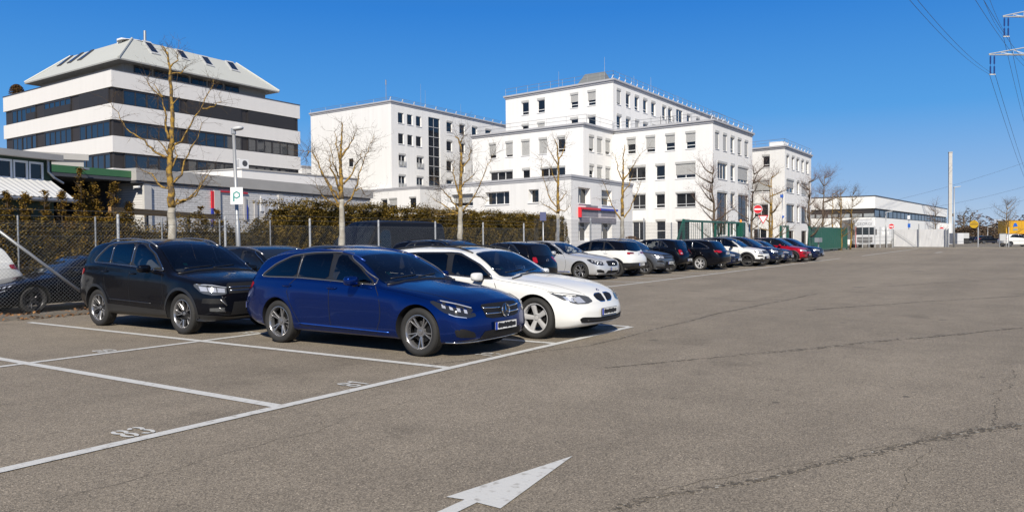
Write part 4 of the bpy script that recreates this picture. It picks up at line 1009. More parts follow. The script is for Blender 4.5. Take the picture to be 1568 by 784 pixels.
def window(root, A, B, w_, depth, kw):
    A = np.array(A[:2], float); B = np.array(B[:2], float); t = (B-A)/np.linalg.norm(B-A); n = np.array([t[1], -t[0]])
    u0, u1, z0, z1 = w_[:4]; g = MB(); fr = kw.get('frame', FRAME); fw = kw.get('fw', .07)
    T = np.array([*t, 0]); Nn = np.array([*n, 0]); Z = np.array([0, 0, 1.0])
    def bar(ua, ub, za, zb, d0, d1):
        c = np.array([*(A+t*(ua+ub)/2-n*(d0+d1)/2), (za+zb)/2]); g.obox(c, T*(ub-ua)/2, Nn*(d1-d0)/2, Z*(zb-za)/2)
    d0, d1 = depth-.07, depth-.004
    bar(u0, u0+fw, z0, z1, d0, d1); bar(u1-fw, u1, z0, z1, d0, d1); bar(u0+fw, u1-fw, z0, z0+fw, d0, d1); bar(u0+fw, u1-fw, z1-fw, z1, d0, d1)
    for k in range(1, kw.get('n', 1)):
        u = u0+(u1-u0)*k/kw['n']; bar(u-fw*.6, u+fw*.6, z0+fw, z1-fw, d0+.003, d1)
    if kw.get('transom'): z = z0+(z1-z0)*kw['transom']; bar(u0+fw, u1-fw, z-fw*.5, z+fw*.5, d0+.006, d1)
    if kw.get('sill', True): bar(u0-.06, u1+.06, z0-.07, z0-.003, -.08, depth-.08)
    o = g.build('window', fr, root)
    h = MB(); P = lambda u, z, d: (*(A+t*u-n*d), z)
    n_ = kw.get('n', 1); tr = kw.get('transom'); d = depth-.03
    zs = [z0+fw]+([z0+(z1-z0)*tr] if tr else [])+[z1-fw]; k = 0
    rr = random.Random(int(u0*977+z0*131))
    for i in range(n_):
        for a, b in zip(zs, zs[1:]):
            ua = u0+(u1-u0)*i/n_+fw*.6; ub = u0+(u1-u0)*(i+1)/n_-fw*.6; e = rr.uniform(-.012, .012); e2 = rr.uniform(-.008, .008)
            h.quad(P(ua, a, d+e), P(ub, a, d-e), P(ub, b, d-e+e2), P(ua, b, d+e+e2))
    h.build('pane', kw.get('pane', PANE), o)
    if kw.get('box') or kw.get('blind'):
        g = MB()
        if kw.get('box'): bar(u0-.05, u1+.05, z1+.004, z1+.004+kw['box'], -.06, .06)
        if kw.get('blind'):
            zb = z1-(z1-z0)*kw['blind']; hgt = .06; z = zb
            while z < z1-.01: bar(u0+.02, u1-.02, z, min(z+hgt-.008, z1), depth-.15, depth-.12); z += hgt if (z1-z0) < 5 else .2
        g.build('shutter', SHUT, o)
    if kw.get('panel'):
        g = MB(); bar(u0, u1, z0-kw['panel'], z0-.003, .02, depth); g.build('spandrel', GREYP, o)
    if kw.get('rail'):
        g = MB(); zt = z0+(z1-z0)*.42
        for z in (z0, zt): bar(u0-.1, u1+.1, z, z+.05, -.15, -.10)
        u = u0-.1
        while u < u1+.1: bar(u, u+.03, z0, zt, -.14, -.11); u += .13
        for u in (u0+.25*(u1-u0), u0+.75*(u1-u0)): bar(u-.22, u+.22, z0+.12, zt-.12, -.155, -.145)
        g.build('balcony_rail', GREYP, o)
def px_windows(A, B, off, sc, rows):
    """rows of openings read off the picture -> metres on the wall, each row levelled"""
    out = []
    for row in rows:
        r = []
        for q in row:
            x0, x1, y0, y1 = (off[0]+q[0]*sc, off[0]+q[1]*sc, off[1]+q[2]*sc, off[1]+q[3]*sc); kw = q[4] if len(q) > 4 else {}
            u0 = on_wall(x0, (y0+y1)/2, A, B)[0]; u1 = on_wall(x1, (y0+y1)/2, A, B)[0]; z1 = on_wall((x0+x1)/2, y0, A, B)[1]; z0 = on_wall((x0+x1)/2, y1, A, B)[1]
            r.append([min(u0, u1), max(u0, u1), z0, z1, kw])
        hs_ = sorted(w_[3]-w_[2] for w_ in r); h = hs_[len(hs_)//2]; top = sorted(w_[3] for w_ in r)[len(r)//2]
        for w_ in r:
            if not w_[4].get('free'): w_[2] = w_[3]-(w_[3]-w_[2]) if w_[4].get('own') else top-h; w_[3] = top if not w_[4].get('own') else w_[3]
        out += r
    return out
def block(name, label, plan, H, faces, wallm=WALL, cornice=.28, z0=0.0, depth=.2, roofm=CORN, corn_h=.16, cat='building', root=None):
    plan = ccw([tuple(map(float, p[:2])) for p in plan]); n = len(plan)
    if root is None:
        c = np.mean(np.array(plan), 0); root = empty(name, (0, 0, 0), label, cat)
    g = MB()
    for i in range(n):
        A, B = plan[i], plan[(i+1) % n]; ws = []
        for (fa, fb), wl in faces:
            if np.linalg.norm(np.array(fa[:2])-A) < .05 and np.linalg.norm(np.array(fb[:2])-B) < .05: ws = [w_ for w_ in wl]
            if np.linalg.norm(np.array(fb[:2])-A) < .05 and np.linalg.norm(np.array(fa[:2])-B) < .05:
                Lw = np.linalg.norm(np.array(A)-B); ws = [[Lw-w_[1], Lw-w_[0], *w_[2:]] for w_ in wl]
        Lw = np.linalg.norm(np.array(A)-B)
        ws = [[max(.05, w_[0]), min(Lw-.05, w_[1]), max(z0+.05, w_[2]), min(H-.3, w_[3]), w_[4]] for w_ in ws]; ws = [w_ for w_ in ws if w_[1]-w_[0] > .2 and w_[3]-w_[2] > .2]
        wall_grid(g, A, B, z0, H, ws, depth)
        for w_ in ws: window(root, A, B, w_, depth, w_[4])
    g.add([(*p, H) for p in plan], [tuple(range(n))], 1)
    g.build('wall', [wallm, roofm], root)
    if cornice:
        c = MB(); o = off_poly(plan, cornice); i_ = off_poly(plan, .003)
        c.prism(o, H-corn_h, H+.06); c.prism(off_poly(plan, cornice*.45), H-corn_h-.22, H-corn_h-.002); c.build('cornice', CORN, root)
    return root
def rail(root, pts, h=1.0, step=2.2, lean=.0, feet=None):
    g = MB()
    for a, b in zip(pts, pts[1:]):
        a, b = np.array(a), np.array(b); l = np.linalg.norm(b-a); k = max(1, int(l/step)); d = (b-a)/l; n = np.array([-d[1], d[0], 0])
        for i in range(k+1):
            p = a+(b-a)*i/k; g.tube([p, p+n*lean+np.array([0, 0, h])], .025, 4)
            if feet: g.obox(p+n*.1+np.array([0, 0, .22]), d*.05, n*.05, np.array([0, 0, .24])-n*feet, 1)
        for hh in (h, h*.55): g.tube([a+n*lean*hh/h+np.array([0, 0, hh]), b+n*lean*hh/h+np.array([0, 0, hh])], .022, 4)
    g.build('roof_rail', [STEEL, FRAME], root)
BX = dict(box=.28, transom=.24); BXp = dict(box=.28)
def bl(f, **k): return dict(box=.28, blind=f, transom=.24, **k)
T3 = lambda H: (lambda x, y: tuple(pl(x, y, H)[:2]))

# --- right-hand white complex: upper block, two lower wings, entrance wing, separate block
def rect3(C, Pa, Pb, ext_a=0, ext_b=0):
    C, Pa, Pb = (np.array(q[:2], float) for q in (C, Pa, Pb)); ua = (Pa-C)/np.linalg.norm(Pa-C); ub = (Pb-C)/np.linalg.norm(Pb-C)
    Pa = Pa+ua*ext_a; Pb = Pb+ub*ext_b
    return C, Pa, Pb, Pa+Pb-C
HC = 15.6; t = T3(HC)
Acorn, Aleft, Inn = np.array(t(893, 188.5)), np.array(t(723, 208.2)), np.array(t(939.4, 200.3))
Bcorn, Bright = np.array(t(1091.5, 183.3)), np.array(t(1152, 205))
HP = 22.3; Pleft, Pr = np.array(T3(HP)(774, 148.8)), np.array(T3(HP)(1060, 167.5))
Pdir = (Pr-Inn)/np.linalg.norm(Pr-Inn); Pl_ = Inn+(Pleft-np.array(T3(HP)(938.5, 121.5)))
PrE = Inn+Pdir*46
z8 = ((760, 90), .1913)
wl = px_windows(Inn, Pl_, *z8, [[(205, 260, 350, 450, BX), (330, 388, 332, 430, BX), (595, 655, 290, 395, bl(.55)), (733, 795, 268, 375, bl(.6))], [(205, 260, 537, 640, BX), (330, 388, 520, 620, bl(.8)), (595, 655, 485, 585, BX), (733, 795, 470, 570, BX)]])
wr = px_windows(Inn, PrE, *z8, [[(963, 995, 258, 372, bl(.9)), (1037, 1070, 283, 392, BX), (1107, 1140, 308, 415, BX), (1175, 1207, 333, 437, BX), (1240, 1272, 358, 450, BX), (1328, 1357, 390, 485, BX), (1375, 1405, 402, 500, BX), (1440, 1492, 412, 510, dict(n=2, own=1)), (1525, 1552, 452, 530, BX), (1600, 1626, 476, 552, BX), (1690, 1716, 500, 572, BX)], [(963, 1000, 462, 565, BX), (1037, 1072, 485, 580, BX), (1110, 1142, 502, 595, bl(.7)), (1175, 1212, 520, 610, BX), (1245, 1280, 540, 625, BX)]])
off_back = (Pl_-Inn)
top_b = block('office_building', 'tallest white office block of the right-hand group, two storeys rising above its lower wings', [Inn, Pl_, Pl_+(PrE-Inn), PrE], HP, [((Inn, Pl_), wl), ((Inn, PrE), wr)], z0=HC-.6)
rail(top_b, [(*Pl_, HP+.06), (*Inn, HP+.06)], 1.0, 2.0); rail(top_b, [(*Inn, HP+.06), (*PrE, HP+.06)], 1.0, 1.9, feet=.12)
g = MB(); q = on_wall(876, 125, Inn, Pl_)[0]; c = Inn+off_back/np.linalg.norm(off_back)*(q)+Pdir*7; s_ = 2.6
g.add([(c[0]-s_, c[1]-s_, HP), (c[0]+s_, c[1]-s_, HP), (c[0]+s_, c[1]+s_, HP), (c[0]-s_, c[1]+s_, HP), (c[0]-.2, c[1]-1.6, HP+2.9), (c[0]-.2, c[1]+1.6, HP+2.9)], [(0, 1, 4), (1, 2, 5, 4), (2, 3, 5), (3, 0, 4, 5)]); g.build('roof_hood', mat('zinc_dull', (.17, .18, .18), .6), top_b)
for px_, hh in ((929, 3.2), (858, 2.4), (974, 1.8), (1000, 2.6), (1008, 1.5), (1040, 1.5)):
    if px_ <= 938: u, _ = on_wall(px_, 130, Inn, Pl_); b = Inn+off_back/np.linalg.norm(off_back)*u
    else: u, _ = on_wall(px_, 140, Inn, PrE); b = Inn+Pdir*u
    g = MB(); g.tube([(b[0]+.6, b[1]+.6, HP), (b[0]+.6, b[1]+.6, HP+hh)], [.035, .015], 5); g.build('antenna', STEEL, top_b)
# platform with ladder on the roof by the upper block
g = MB(); u, _ = on_wall(1008, 180, Inn, PrE); b = Inn+Pdir*u+np.array([0, -1.4])
for dx in (-1, 1):
    for dy in (-.6, .6): g.tube([(b[0]+dx, b[1]+dy, HC), (b[0]+dx, b[1]+dy, HC+3.6)], .04, 4)
g.box(b[0]-1.1, b[0]+1.1, b[1]-.7, b[1]+.7, HC+1.9, HC+2.0)
for hh in (2.5, 3.0, 3.55): g.tube([(b[0]-1, b[1]-.6, HC+hh), (b[0]+1, b[1]-.6, HC+hh)], .03, 4)
g.tube([(b[0]-1, b[1]-.6, HC), (b[0]+1, b[1]-.6, HC+1.9)], .04, 4); g.build('service_platform', DSTEEL, top_b)

z7 = ((640, 160), .2678)
wl = px_windows(Acorn, Aleft, *z7, [[(408, 447, 235, 305, bl(.75)), (502, 542, 222, 303, bl(.85)), (593, 638, 212, 293, bl(1)), (693, 738, 200, 285, bl(1)), (798, 842, 190, 265, dict(box=.28, transom=.24, blind=.1))], [(413, 542, 388, 437, dict(n=3, box=.2)), (598, 640, 375, 425, BXp), (700, 842, 362, 414, dict(n=3, box=.2))]])
wr = px_windows(Acorn, Inn, *z7, [[(978, 1005, 185, 268, bl(.8)), (1024, 1052, 198, 280, bl(1)), (1072, 1098, 208, 288, bl(.8))], [(980, 1005, 352, 420, bl(.4)), (1024, 1052, 360, 426, bl(1)), (1072, 1098, 368, 432, bl(.9))]])
wing = block('office_building', 'white office wing with a curved roof railing, left of the tallest block', [Acorn, Aleft, Aleft+(Inn-Acorn), Inn], HC, [((Acorn, Aleft), wl), ((Acorn, Inn), wr)])
rail(wing, [(*(Aleft+(Inn-Acorn)*.1), HC+.06), (*(Acorn+(Inn-Acorn)*.1), HC+.06), (*(Inn*.98+Acorn*.02), HC+.06)], 1.1, 2.6)
z1 = ((920, 170), .2422)
wl = px_windows(Inn, Bcorn, *z1, [[(167, 220, 180, 270, bl(.35)), (287, 343, 168, 262, bl(.7)), (410, 468, 155, 248, bl(.5)), (538, 598, 140, 238, bl(.55))], [(170, 283, 358, 442, dict(n=2, box=.28, transom=.22)), (348, 405, 346, 435, BX), (474, 598, 330, 427, dict(n=2, box=.28, transom=.24, blind=.74))], [(200, 283, 530, 620, dict(n=2, box=.2, panel=1.25, transom=.24, own=1, frame=GREYP)), (348, 405, 526, 613, BX), (476, 598, 520, 607, dict(n=2, box=.2, panel=1.3, transom=.22, own=1, frame=GREYP))], [(200, 283, 700, 820, dict(n=2, box=.2)), (350, 408, 684, 815, dict(box=.25, transom=.5)), (478, 560, 695, 815, dict(n=2, box=.2))]])
wr = px_windows(Bcorn, Bright, *z1, [[(722, 746, 136, 238, bl(.95)), (772, 795, 152, 255, bl(.95)), (820, 843, 170, 265, BX), (865, 887, 186, 280, bl(.9)), (908, 930, 200, 290, bl(.9))], [(738, 797, 328, 430, dict(n=3, box=.25)), (820, 845, 350, 442, BX), (866, 930, 362, 455, dict(n=3, box=.25, blind=.8))], [(735, 798, 518, 690, dict(n=2, box=.25, transom=.45, own=1, frame=FRAMED)), (820, 845, 524, 620, dict(box=.25, transom=.24, own=1)), (868, 930, 535, 690, dict(n=2, box=.25, transom=.45, own=1, frame=FRAMED))], [(735, 800, 705, 790, dict(n=3, box=.2)), (820, 845, 705, 770, BXp)]])
wing2 = block('office_building', 'nearer white office wing with shuttered windows and grey panels, right of the entrance wing', [Inn, Bcorn, Bright, Bright+(Inn-Bcorn)], HC, [((Inn, Bcorn), wl), ((Bcorn, Bright), wr)])
rail(wing2, [(*Inn, HC+.06), (*Bcorn, HC+.06)], .9, 2.4); rail(wing2, [(*Bcorn, HC+.06), (*Bright, HC+.06)], .9, 1.8, feet=.12)
H1 = 7.6; t = T3(H1); C1, L1, R1 = np.array(t(874.3, 268)), np.array(t(675.6, 283.7)), np.array(t(968.5, 282))
wl = px_windows(C1, L1, *z7, [[(385, 522, 500, 572, dict(n=3)), (632, 690, 484, 560, dict()), (190, 315, 515, 585, dict(n=3, blind=.7))]])
wr = px_windows(C1, R1, *z7, [[(917, 985, 478, 560, dict(n=2, sill=True)), (1050, 1108, 492, 578, dict(n=1, blind=.5))], [(918, 980, 672, 775, dict(n=2, transom=.72, sill=False)), (1050, 1110, 682, 785, dict(n=2, transom=.7, sill=False))]])
ent = block('entrance_wing', 'low two-storey white entrance wing with a red and blue framed sign', [C1, L1, L1+(R1-C1), R1], H1, [((C1, L1), wl), ((C1, R1), wr)], cornice=.12, depth=.55)
SIGNR = mat('sign_red', (.60, .02, .03), .4); SIGNB = mat('sign_blue', (.02, .04, .35), .4); SIGNG = mat('sign_grey', (.50, .46, .47), .5, var=.3, vscale=1.2); SIGND = mat('sign_slate', (.20, .19, .22), .5, var=.4, vscale=1.5)
g = MB(); tt = (R1-C1)/np.linalg.norm(R1-C1); nn = np.array([tt[1], -tt[0]])
def sbox(u0, u1, za, zb, d0, d1, mi):
    c = C1+tt*(u0+u1)/2+nn*(d0+d1)/2; g.obox((*c, (za+zb)/2), (*(tt*(u1-u0)/2), 0), (*(nn*(d1-d0)/2), 0), (0, 0, (zb-za)/2), mi)
ua, zt_ = on_wall(640+915*.2678, 160+587*.2678, C1, R1); ub, _ = on_wall(640+1130*.2678, 160+620*.2678, C1, R1); um, _ = on_wall(640+1030*.2678, 160+600*.2678, C1, R1); _, zb_ = on_wall(640+917*.2678, 160+645*.2678, C1, R1)
sbox(ua, um, zt_-.2, zt_, .02, .30, 0); sbox(um+.003, ub, zt_-.2, zt_, .02, .30, 1); sbox(ua, ua+.14, zb_, zt_-.203, .02, .35, 0); sbox(ua+.2, ub, zb_, zt_-.3, .02, .10, 2); sbox(ua+.3, um-.2, zb_+.1, zb_+.75, .10, .12, 3); sbox(um+.5, ub-.3, zb_+.2, zb_+.8, .10, .12, 3); sbox(ua+1.6, um-.3, zb_+.95, zb_+1.2, .10, .12, 3); sbox(ua+.2, ub, zb_-.5, zb_-.05, .02, .08, 3)
g.build('sign', [SIGNR, SIGNB, SIGNG, SIGND], ent)
H2 = 14.6; t = T3(H2); C2, L2, R2 = np.array(t(1201.6, 223)), np.array(t(1150.5, 228)), np.array(t(1242, 238.3)); L2 = L2+(L2-C2)*1.2
z2 = ((1000, 200), .2552)
wl = px_windows(C2, L2, *z2, [[(657, 700, 155, 222, BX)], [(605, 700, 303, 370, dict(n=2, box=.25, blind=.85))], [(605, 690, 445, 520, dict(n=2, box=.25))], [(600, 680, 590, 660, dict(n=2))]])
wr = px_windows(C2, R2, *z2, [[(800, 815, 153, 228, BX), (832, 847, 162, 235, BX), (860, 876, 172, 245, BX), (890, 904, 182, 250, BX), (917, 932, 190, 257, BX)], [(800, 845, 300, 372, dict(n=2, box=.25, blind=.6)), (862, 876, 312, 383, BX), (890, 925, 320, 390, dict(n=2, box=.25, blind=.9))], [(800, 845, 440, 540, dict(n=2, box=.25, frame=FRAMED)), (862, 876, 455, 550, BX), (890, 922, 458, 560, dict(n=2, frame=FRAMED))], [(800, 845, 600, 680, dict(n=2, frame=FRAMED)), (890, 922, 610, 690, dict(n=2, frame=FRAMED))]])
b2 = block('office_building', 'separate white office block farthest right, behind the no-entry sign', [C2, L2, L2+(R2-C2), R2], H2, [((C2, L2), wl), ((C2, R2), wr)])
rail(b2, [(*L2, H2+.06), (*C2, H2+.06)], .9, 2.2); rail(b2, [(*C2, H2+.06), (*R2, H2+.06)], .9, 1.9, feet=.12)
c = C2+(R2-C2)*.3+(L2-C2)*.2; g = MB(); g.box(c[0]-1.5, c[0]+1.5, c[1]-1, c[1]+1, H2, H2+1.1); g.build('roof_unit', FRAME, b2)
# --- middle building
HM = 22.3; t = T3(HM); CM, LM, RM = np.array(t(598.5, 154.1)), np.array(t(475.6, 174.1)), np.array(t(774.7, 192.2)); RM = CM+(RM-CM)*1.3
z6 = ((460, 150), .2297); FB = dict(n=2, box=.25, rail=1, sill=False)
up = lambda L_: [(a, b, c, d, dict(k)) for a, b, c, d, k in L_]
c7 = lambda a, b, c, d, k=BXp: ((640+a*.2678-460)/.2297, (640+b*.2678-460)/.2297, (160+c*.2678-150)/.2297, (160+d*.2678-150)/.2297, k)
wr = px_windows(CM, RM, *z6, [[(650, 688, 97, 165, dict()), (711, 748, 108, 177, dict()), (770, 806, 120, 187, dict()), c7(163, 195, 104, 160), c7(237, 268, 120, 175), c7(308, 338, 133, 188), c7(385, 418, 150, 200)], [(652, 690, 237, 308, dict()), (713, 750, 248, 318, dict()), (770, 808, 257, 325, dict()), c7(163, 195, 214, 270), c7(237, 268, 230, 282), c7(308, 338, 240, 295)], [(655, 700, 380, 480, FB), (775, 818, 395, 492, FB), c7(163, 195, 325, 383, dict(box=.25, own=1)), c7(237, 268, 335, 390, dict(box=.25, own=1)), c7(308, 338, 345, 400, dict(box=.25, own=1))], [(655, 700, 520, 615, FB), (775, 818, 532, 620, FB), c7(163, 198, 434, 490, dict(box=.25, own=1))], [(855, 932, 135, 600, dict(n=2, frame=GREYP, sill=False, free=1))]])
wl = px_windows(CM, LM, *z6, [[(318, 352, 405, 462, dict(sill=True))]])
mid = block('apartment_block', 'tall white block with a glazed stair strip, behind the second bare tree', [CM, LM, LM+(RM-CM), RM], HM, [((CM, LM), wl), ((CM, RM), wr)], cornice=.22)
u0, z1_ = on_wall(460+855*.2297, 150+135*.2297, CM, RM); u1, z0_ = on_wall(460+932*.2297, 150+590*.2297, CM, RM)
g = MB(); tm = (RM-CM)/np.linalg.norm(RM-CM); nm_ = np.array([tm[1], -tm[0]])
z = z0_
while z < z1_:
    c = CM+tm*(u0+u1)/2-nm_*.12; g.obox((*c, z), (*(tm*(u1-u0)/2), 0), (*(nm_*.05), 0), (0, 0, .05)); z += 1.55
g.build('stair_glazing_bars', GREYP, mid)
rail(mid, [(*LM, HM+.06), (*CM, HM+.06)], .5, 3.2); rail(mid, [(*CM, HM+.06), (*RM, HM+.06)], .5, 2.6, feet=.1)
for f, hh in ((.1, 4.0),):
    b = CM+(LM-CM)*f+np.array([3, 2]); g = MB(); g.tube([(*b, HM), (*b, HM+hh)], [.06, .03], 5); g.tube([(b[0], b[1], HM+hh*.8), (b[0], b[1], HM+hh)], .09, 5); g.build('antenna', STEEL, mid)
for f, hh in ((.42, 4.2), (.47, 3.4), (.9, 2.5)):
    b = CM+(RM-CM)*f*.55+np.array([0, 2]); g = MB(); g.tube([(*b, HM), (*b, HM+hh)], [.03, .015], 5); g.build('antenna', STEEL, mid)
H3 = 9.2; t = T3(H3); C3, L3, R3 = np.array(t(643, 285)), np.array(t(565.7, 291.3)), np.array(t(676, 287.8)); R3 = C3+(R3-C3)*1.6
wl = px_windows(C3, L3, *z6, [[(540, 580, 685, 748, dict(box=.2)), (592, 645, 675, 742, dict(box=.2, blind=.62)), (727, 772, 665, 738, dict(box=.2))]])
block('annex', 'low white annex in front of the tall white block, with three small windows', [C3, L3, L3+(R3-C3), R3], H3, [((C3, L3), wl)], cornice=.1)
# small white building seen between the left office and the tall block
g_ = at(462, 254, 135); block('outbuilding', 'small white building far back, between the striped office and tall white block', [(g_[0], g_[1]), (g_[0]+18, g_[1]), (g_[0]+18, g_[1]+8), (g_[0], g_[1]+8)], float(g_[2]), [(((g_[0], g_[1]), (g_[0]+18, g_[1])), [[1.2, 2.6, g_[2]-2.6, g_[2]-1.2, dict(n=2)]])], cornice=.1)
# --- striped office on the left
HL = 19.7; t = T3(HL); CL, LL, RL = np.array(t(170.3, 106)), np.array(t(4.6, 149.6)), np.array(t(459, 161.6)); plan = ccw([tuple(CL), tuple(RL), tuple(RL+LL-CL), tuple(LL)])
off_b = empty('striped_office', (0, 0, 0), 'cream office building with dark window bands and a grey hipped roof', 'building')
BANDD = mat('band_brown', (.030, .026, .025), .6, var=.2); zs = [19.7, 17.9, 16.19, 14.52, 12.79, 11.1, 9.4, 7.7, 6.0]
g = MB()
for a, b in zip(zs[0::2], zs[1::2]): g.prism(plan, b, a)
g.prism(plan, 0, zs[-1]); g.build('wall', WALLG, off_b)
g = MB(); inn = off_poly(plan, -.22)
for a, b in zip(zs[1::2], zs[2::2]): g.prism(inn, b+.001, a-.001)
g.build('window_band', BANDD, off_b)
g = MB(); g.prism(off_poly(plan, .06), HL-.02, HL+.06); g.build('parapet_cap', DSTEEL, off_b)
BLUEPANE = mat('band_glass', (.010, .014, .022), .03, var=.4, vscale=.3, spec=.8); BLUEPANE.node_tree.nodes['Principled BSDF'].inputs['IOR'].default_value = 1.62; SCREEN = mat('sun_screen', (.022, .022, .026), .7, var=.2)
def band_face(C, E, segs, flip):
    C, E = np.array(C), np.array(E); tt = (E-C)/np.linalg.norm(E-C); nn = np.array([tt[1], -tt[0]]) if not flip else np.array([-tt[1], tt[0]])
    for fl, (zt, zb) in enumerate(((17.9, 16.19), (14.52, 12.79), (11.1, 9.4), (7.7, 6.0))):
        for si, (u0, u1, n) in enumerate(segs):
            P = lambda u, z, d: (*(C+tt*u+nn*d), z)
            g = MB(); D = -.20
            def bar(ua, ub, za, zb_, d0, d1): c = C+tt*(ua+ub)/2+nn*(d0+d1)/2; g.obox((*c, (za+zb_)/2), (*(tt*(ub-ua)/2), 0), (*(nn*(d1-d0)/2), 0), (0, 0, (zb_-za)/2))
            bar(u0, u1, zb+.02, zb+.10, D, D+.09); bar(u0, u1, zt-.22, zt-.02, D, D+.09)
            for k in range(n+1): u = u0+(u1-u0)*k/n; bar(u-.07, u+.07, zb+.103, zt-.223, D, D+.085)
            o = g.build('ribbon_window', FRAMED, off_b); h = MB(); rr = random.Random(fl*31+si*7+int(u0))
            for k in range(n):
                ua, ub = u0+(u1-u0)*k/n+.07, u0+(u1-u0)*(k+1)/n-.07; e = rr.uniform(-.03, .03); h.quad(P(ua, zb+.1, D+.03+e), P(ub, zb+.1, D+.03-e), P(ub, zt-.2, D+.03-e), P(ua, zt-.2, D+.03+e))
            if flip: h.f = [tuple(reversed(f)) for f in h.f]
            h.build('pane', BLUEPANE, o)
            if fl == 0 and ((not flip and si >= 1) or flip):
                g = MB(); lo = zb+.05; hi = zt-(.0 if not flip else (.75 if si != 0 else .02)); a = 0 if not flip or si != 2 else .62
                bar(u0+.05, u1-.05-(u1-u0)*a, lo, max(lo+.2, hi-.05), -.10, -.07); g.build('sun_screen', SCREEN, o)
uR = lambda px, py: on_wall(px, py, CL, RL)[0]; uL = lambda px, py: on_wall(px, py, CL, LL)[0]
sR = [(uR(160+a*.2296, 150), uR(160+b*.2296, 170), n) for a, b, n in ((132, 508, 5), (555, 915, 6), (960, 1272, 6))]
band_face(CL, RL, sR, False)
sL = [(uL(b*.1658, 200), uL(a*.1658, 200), n) for a, b, n in ((725, 1000, 5), (400, 645, 5), (105, 320, 5))]
band_face(CL, LL, sL, True)
He, Ht = 21.7, 25.5; E0, E1, E3 = (np.array(T3(He)(*q)) for q in ((181.9, 88.4), (427.8, 140.4), (37.6, 127.2))); E2 = E1+E3-E0
G0, G1, G3 = (np.array(T3(Ht)(*q)) for q in ((202, 59.9), (367.3, 96.7), (101.9, 85.9))); G1 = G0+(E1-E0)/np.linalg.norm(E1-E0)*15.2; G3 = G0+(E3-E0)/np.linalg.norm(E3-E0)*14.7; G2 = G1+G3-G0
ROOF = mat('pale_roof', (.46, .47, .44), .6, var=.04, vscale=.4); EAVE = mat('eave_grey', (.30, .30, .29), .7)
pent = off_poly(ccw([tuple(q) for q in (E0, E1, E2, E3)]), -1.35)
g = MB(); g.prism(pent, HL, He+.3); g.build('penthouse_wall', mat('pent_panel', (.26, .25, .23), .7, var=.2, vscale=1.0), off_b)
g = MB(); Ev = [(*q, He) for q in (E0, E1, E2, E3)]; Gv = [(*q, Ht) for q in (G0, G1, G2, G3)]
g.add([*Ev, *Gv], [(0, 1, 5, 4), (1, 2, 6, 5), (2, 3, 7, 6), (3, 0, 4, 7), (4, 5, 6, 7)]); g.add([(*q, He-.16) for q in (E0, E1, E2, E3)]+Ev, [(3, 2, 1, 0), (0, 1, 5, 4), (1, 2, 6, 5), (2, 3, 7, 6), (3, 0, 4, 7)], 1)
rf = g.build('roof', [ROOF, EAVE], off_b)
for a, b in ((E0, G0), (E1, G1), (E3, G3)):
    g = MB(); g.tube([(*a, He+.05), (*b, Ht+.05)], .14, 6); g.build('hip_cap', ROOF, rf)
g = MB()
E01 = (pent[1] if False else None)
pc = [np.array(q) for q in pent]
i0 = int(np.argmin([np.linalg.norm(q-E0) for q in pc])); i1 = int(np.argmin([np.linalg.norm(q-E1) for q in pc])); tt = (pc[i1]-pc[i0]); Lp = np.linalg.norm(tt); tt /= Lp; nn = np.array([tt[1], -tt[0]])
for k in range(7):
    if k == 6: continue
    c = pc[i0]+tt*(1.2+2.5*k+1.1)+nn*.04; g = MB(); g.obox((*c, HL+1.0), (*(tt*1.1), 0), (*(nn*.04), 0), (0, 0, .8)); o = g.build('window', FRAMED, off_b)
    g = MB(); c = c+nn*.045; g.obox((*(c-tt*.52), HL+.95), (*(tt*.46), 0), (*(nn*.004), 0), (0, 0, .66)); g.obox((*(c+tt*.52), HL+.95), (*(tt*.46), 0), (*(nn*.004), 0), (0, 0, .66)); g.build('pane', PANE, o)
def on_slope(a, b, c, px, py):
    a, b, c = (np.array(q, float) for q in (a, b, c)); n = np.cross(b-a, c-a); n /= np.linalg.norm(n); n = n if n[2] > 0 else -n; d = ray(px, py); return CAM+d*(((a-CAM)@n)/(d@n)), n
def skylight(pl3, quadpx, frame):
    P = []
    for q in quadpx: p, n = on_slope(*pl3, *q); P.append(p)
    c = sum(P)/4; g = MB(); T = [p+n*.12 for p in P]; g.add(P+T, [(0, 1, 5, 4), (1, 2, 6, 5), (2, 3, 7, 6), (3, 0, 4, 7), (4, 5, 6, 7)]); o = g.build('skylight', frame, rf)
    h = MB(); Q = [c+(p-c)*.74+n*.135 for p in P]; h.add(Q, [(0, 1, 2, 3)]); h.build('pane', BLUEPANE, o)
RS = ((*E0, He), (*E1, He), (*G0, Ht)); LS = ((*E0, He), (*E3, He), (*G0, Ht))
zz = lambda x, y: (160+x*.2296, 90+y*.2296); z_2 = lambda x, y: (20+x*.1531, 40+y*.1531)
for q in (((1290, 150), (1375, 170), (1475, 300), (1385, 280)),): skylight(RS, [z_2(*a) for a in q], GREYP)
for q in (((500, -12), (548, -2), (565, 28), (520, 12)),): pass
for x, y in ((267.3, 76), (305, 85.5), (344, 93.5)): skylight(RS, [(x, y), (x+12.5, y+2.8), (x+23.5, y+18.5), (x+10.5, y+15)], GREYP)
for q in (((575, 312), (605, 300), (478, 400), (440, 410)), ((680, 280), (712, 270), (578, 372), (540, 380)), ((785, 250), (815, 242), (680, 345), (642, 352))): skylight(LS, [z_2(*a) for a in q], DSTEEL)
p = on_slope((*G0, Ht), (*G1, Ht), (*G2, Ht), 228, 64)[0]
c = G0+(G1-G0)*.17+(G3-G0)*.1; g = MB(); g.tube([(*c, Ht-.2), (*c, Ht+1.75)], .16, 12); g.build('flue', STEEL, off_b)
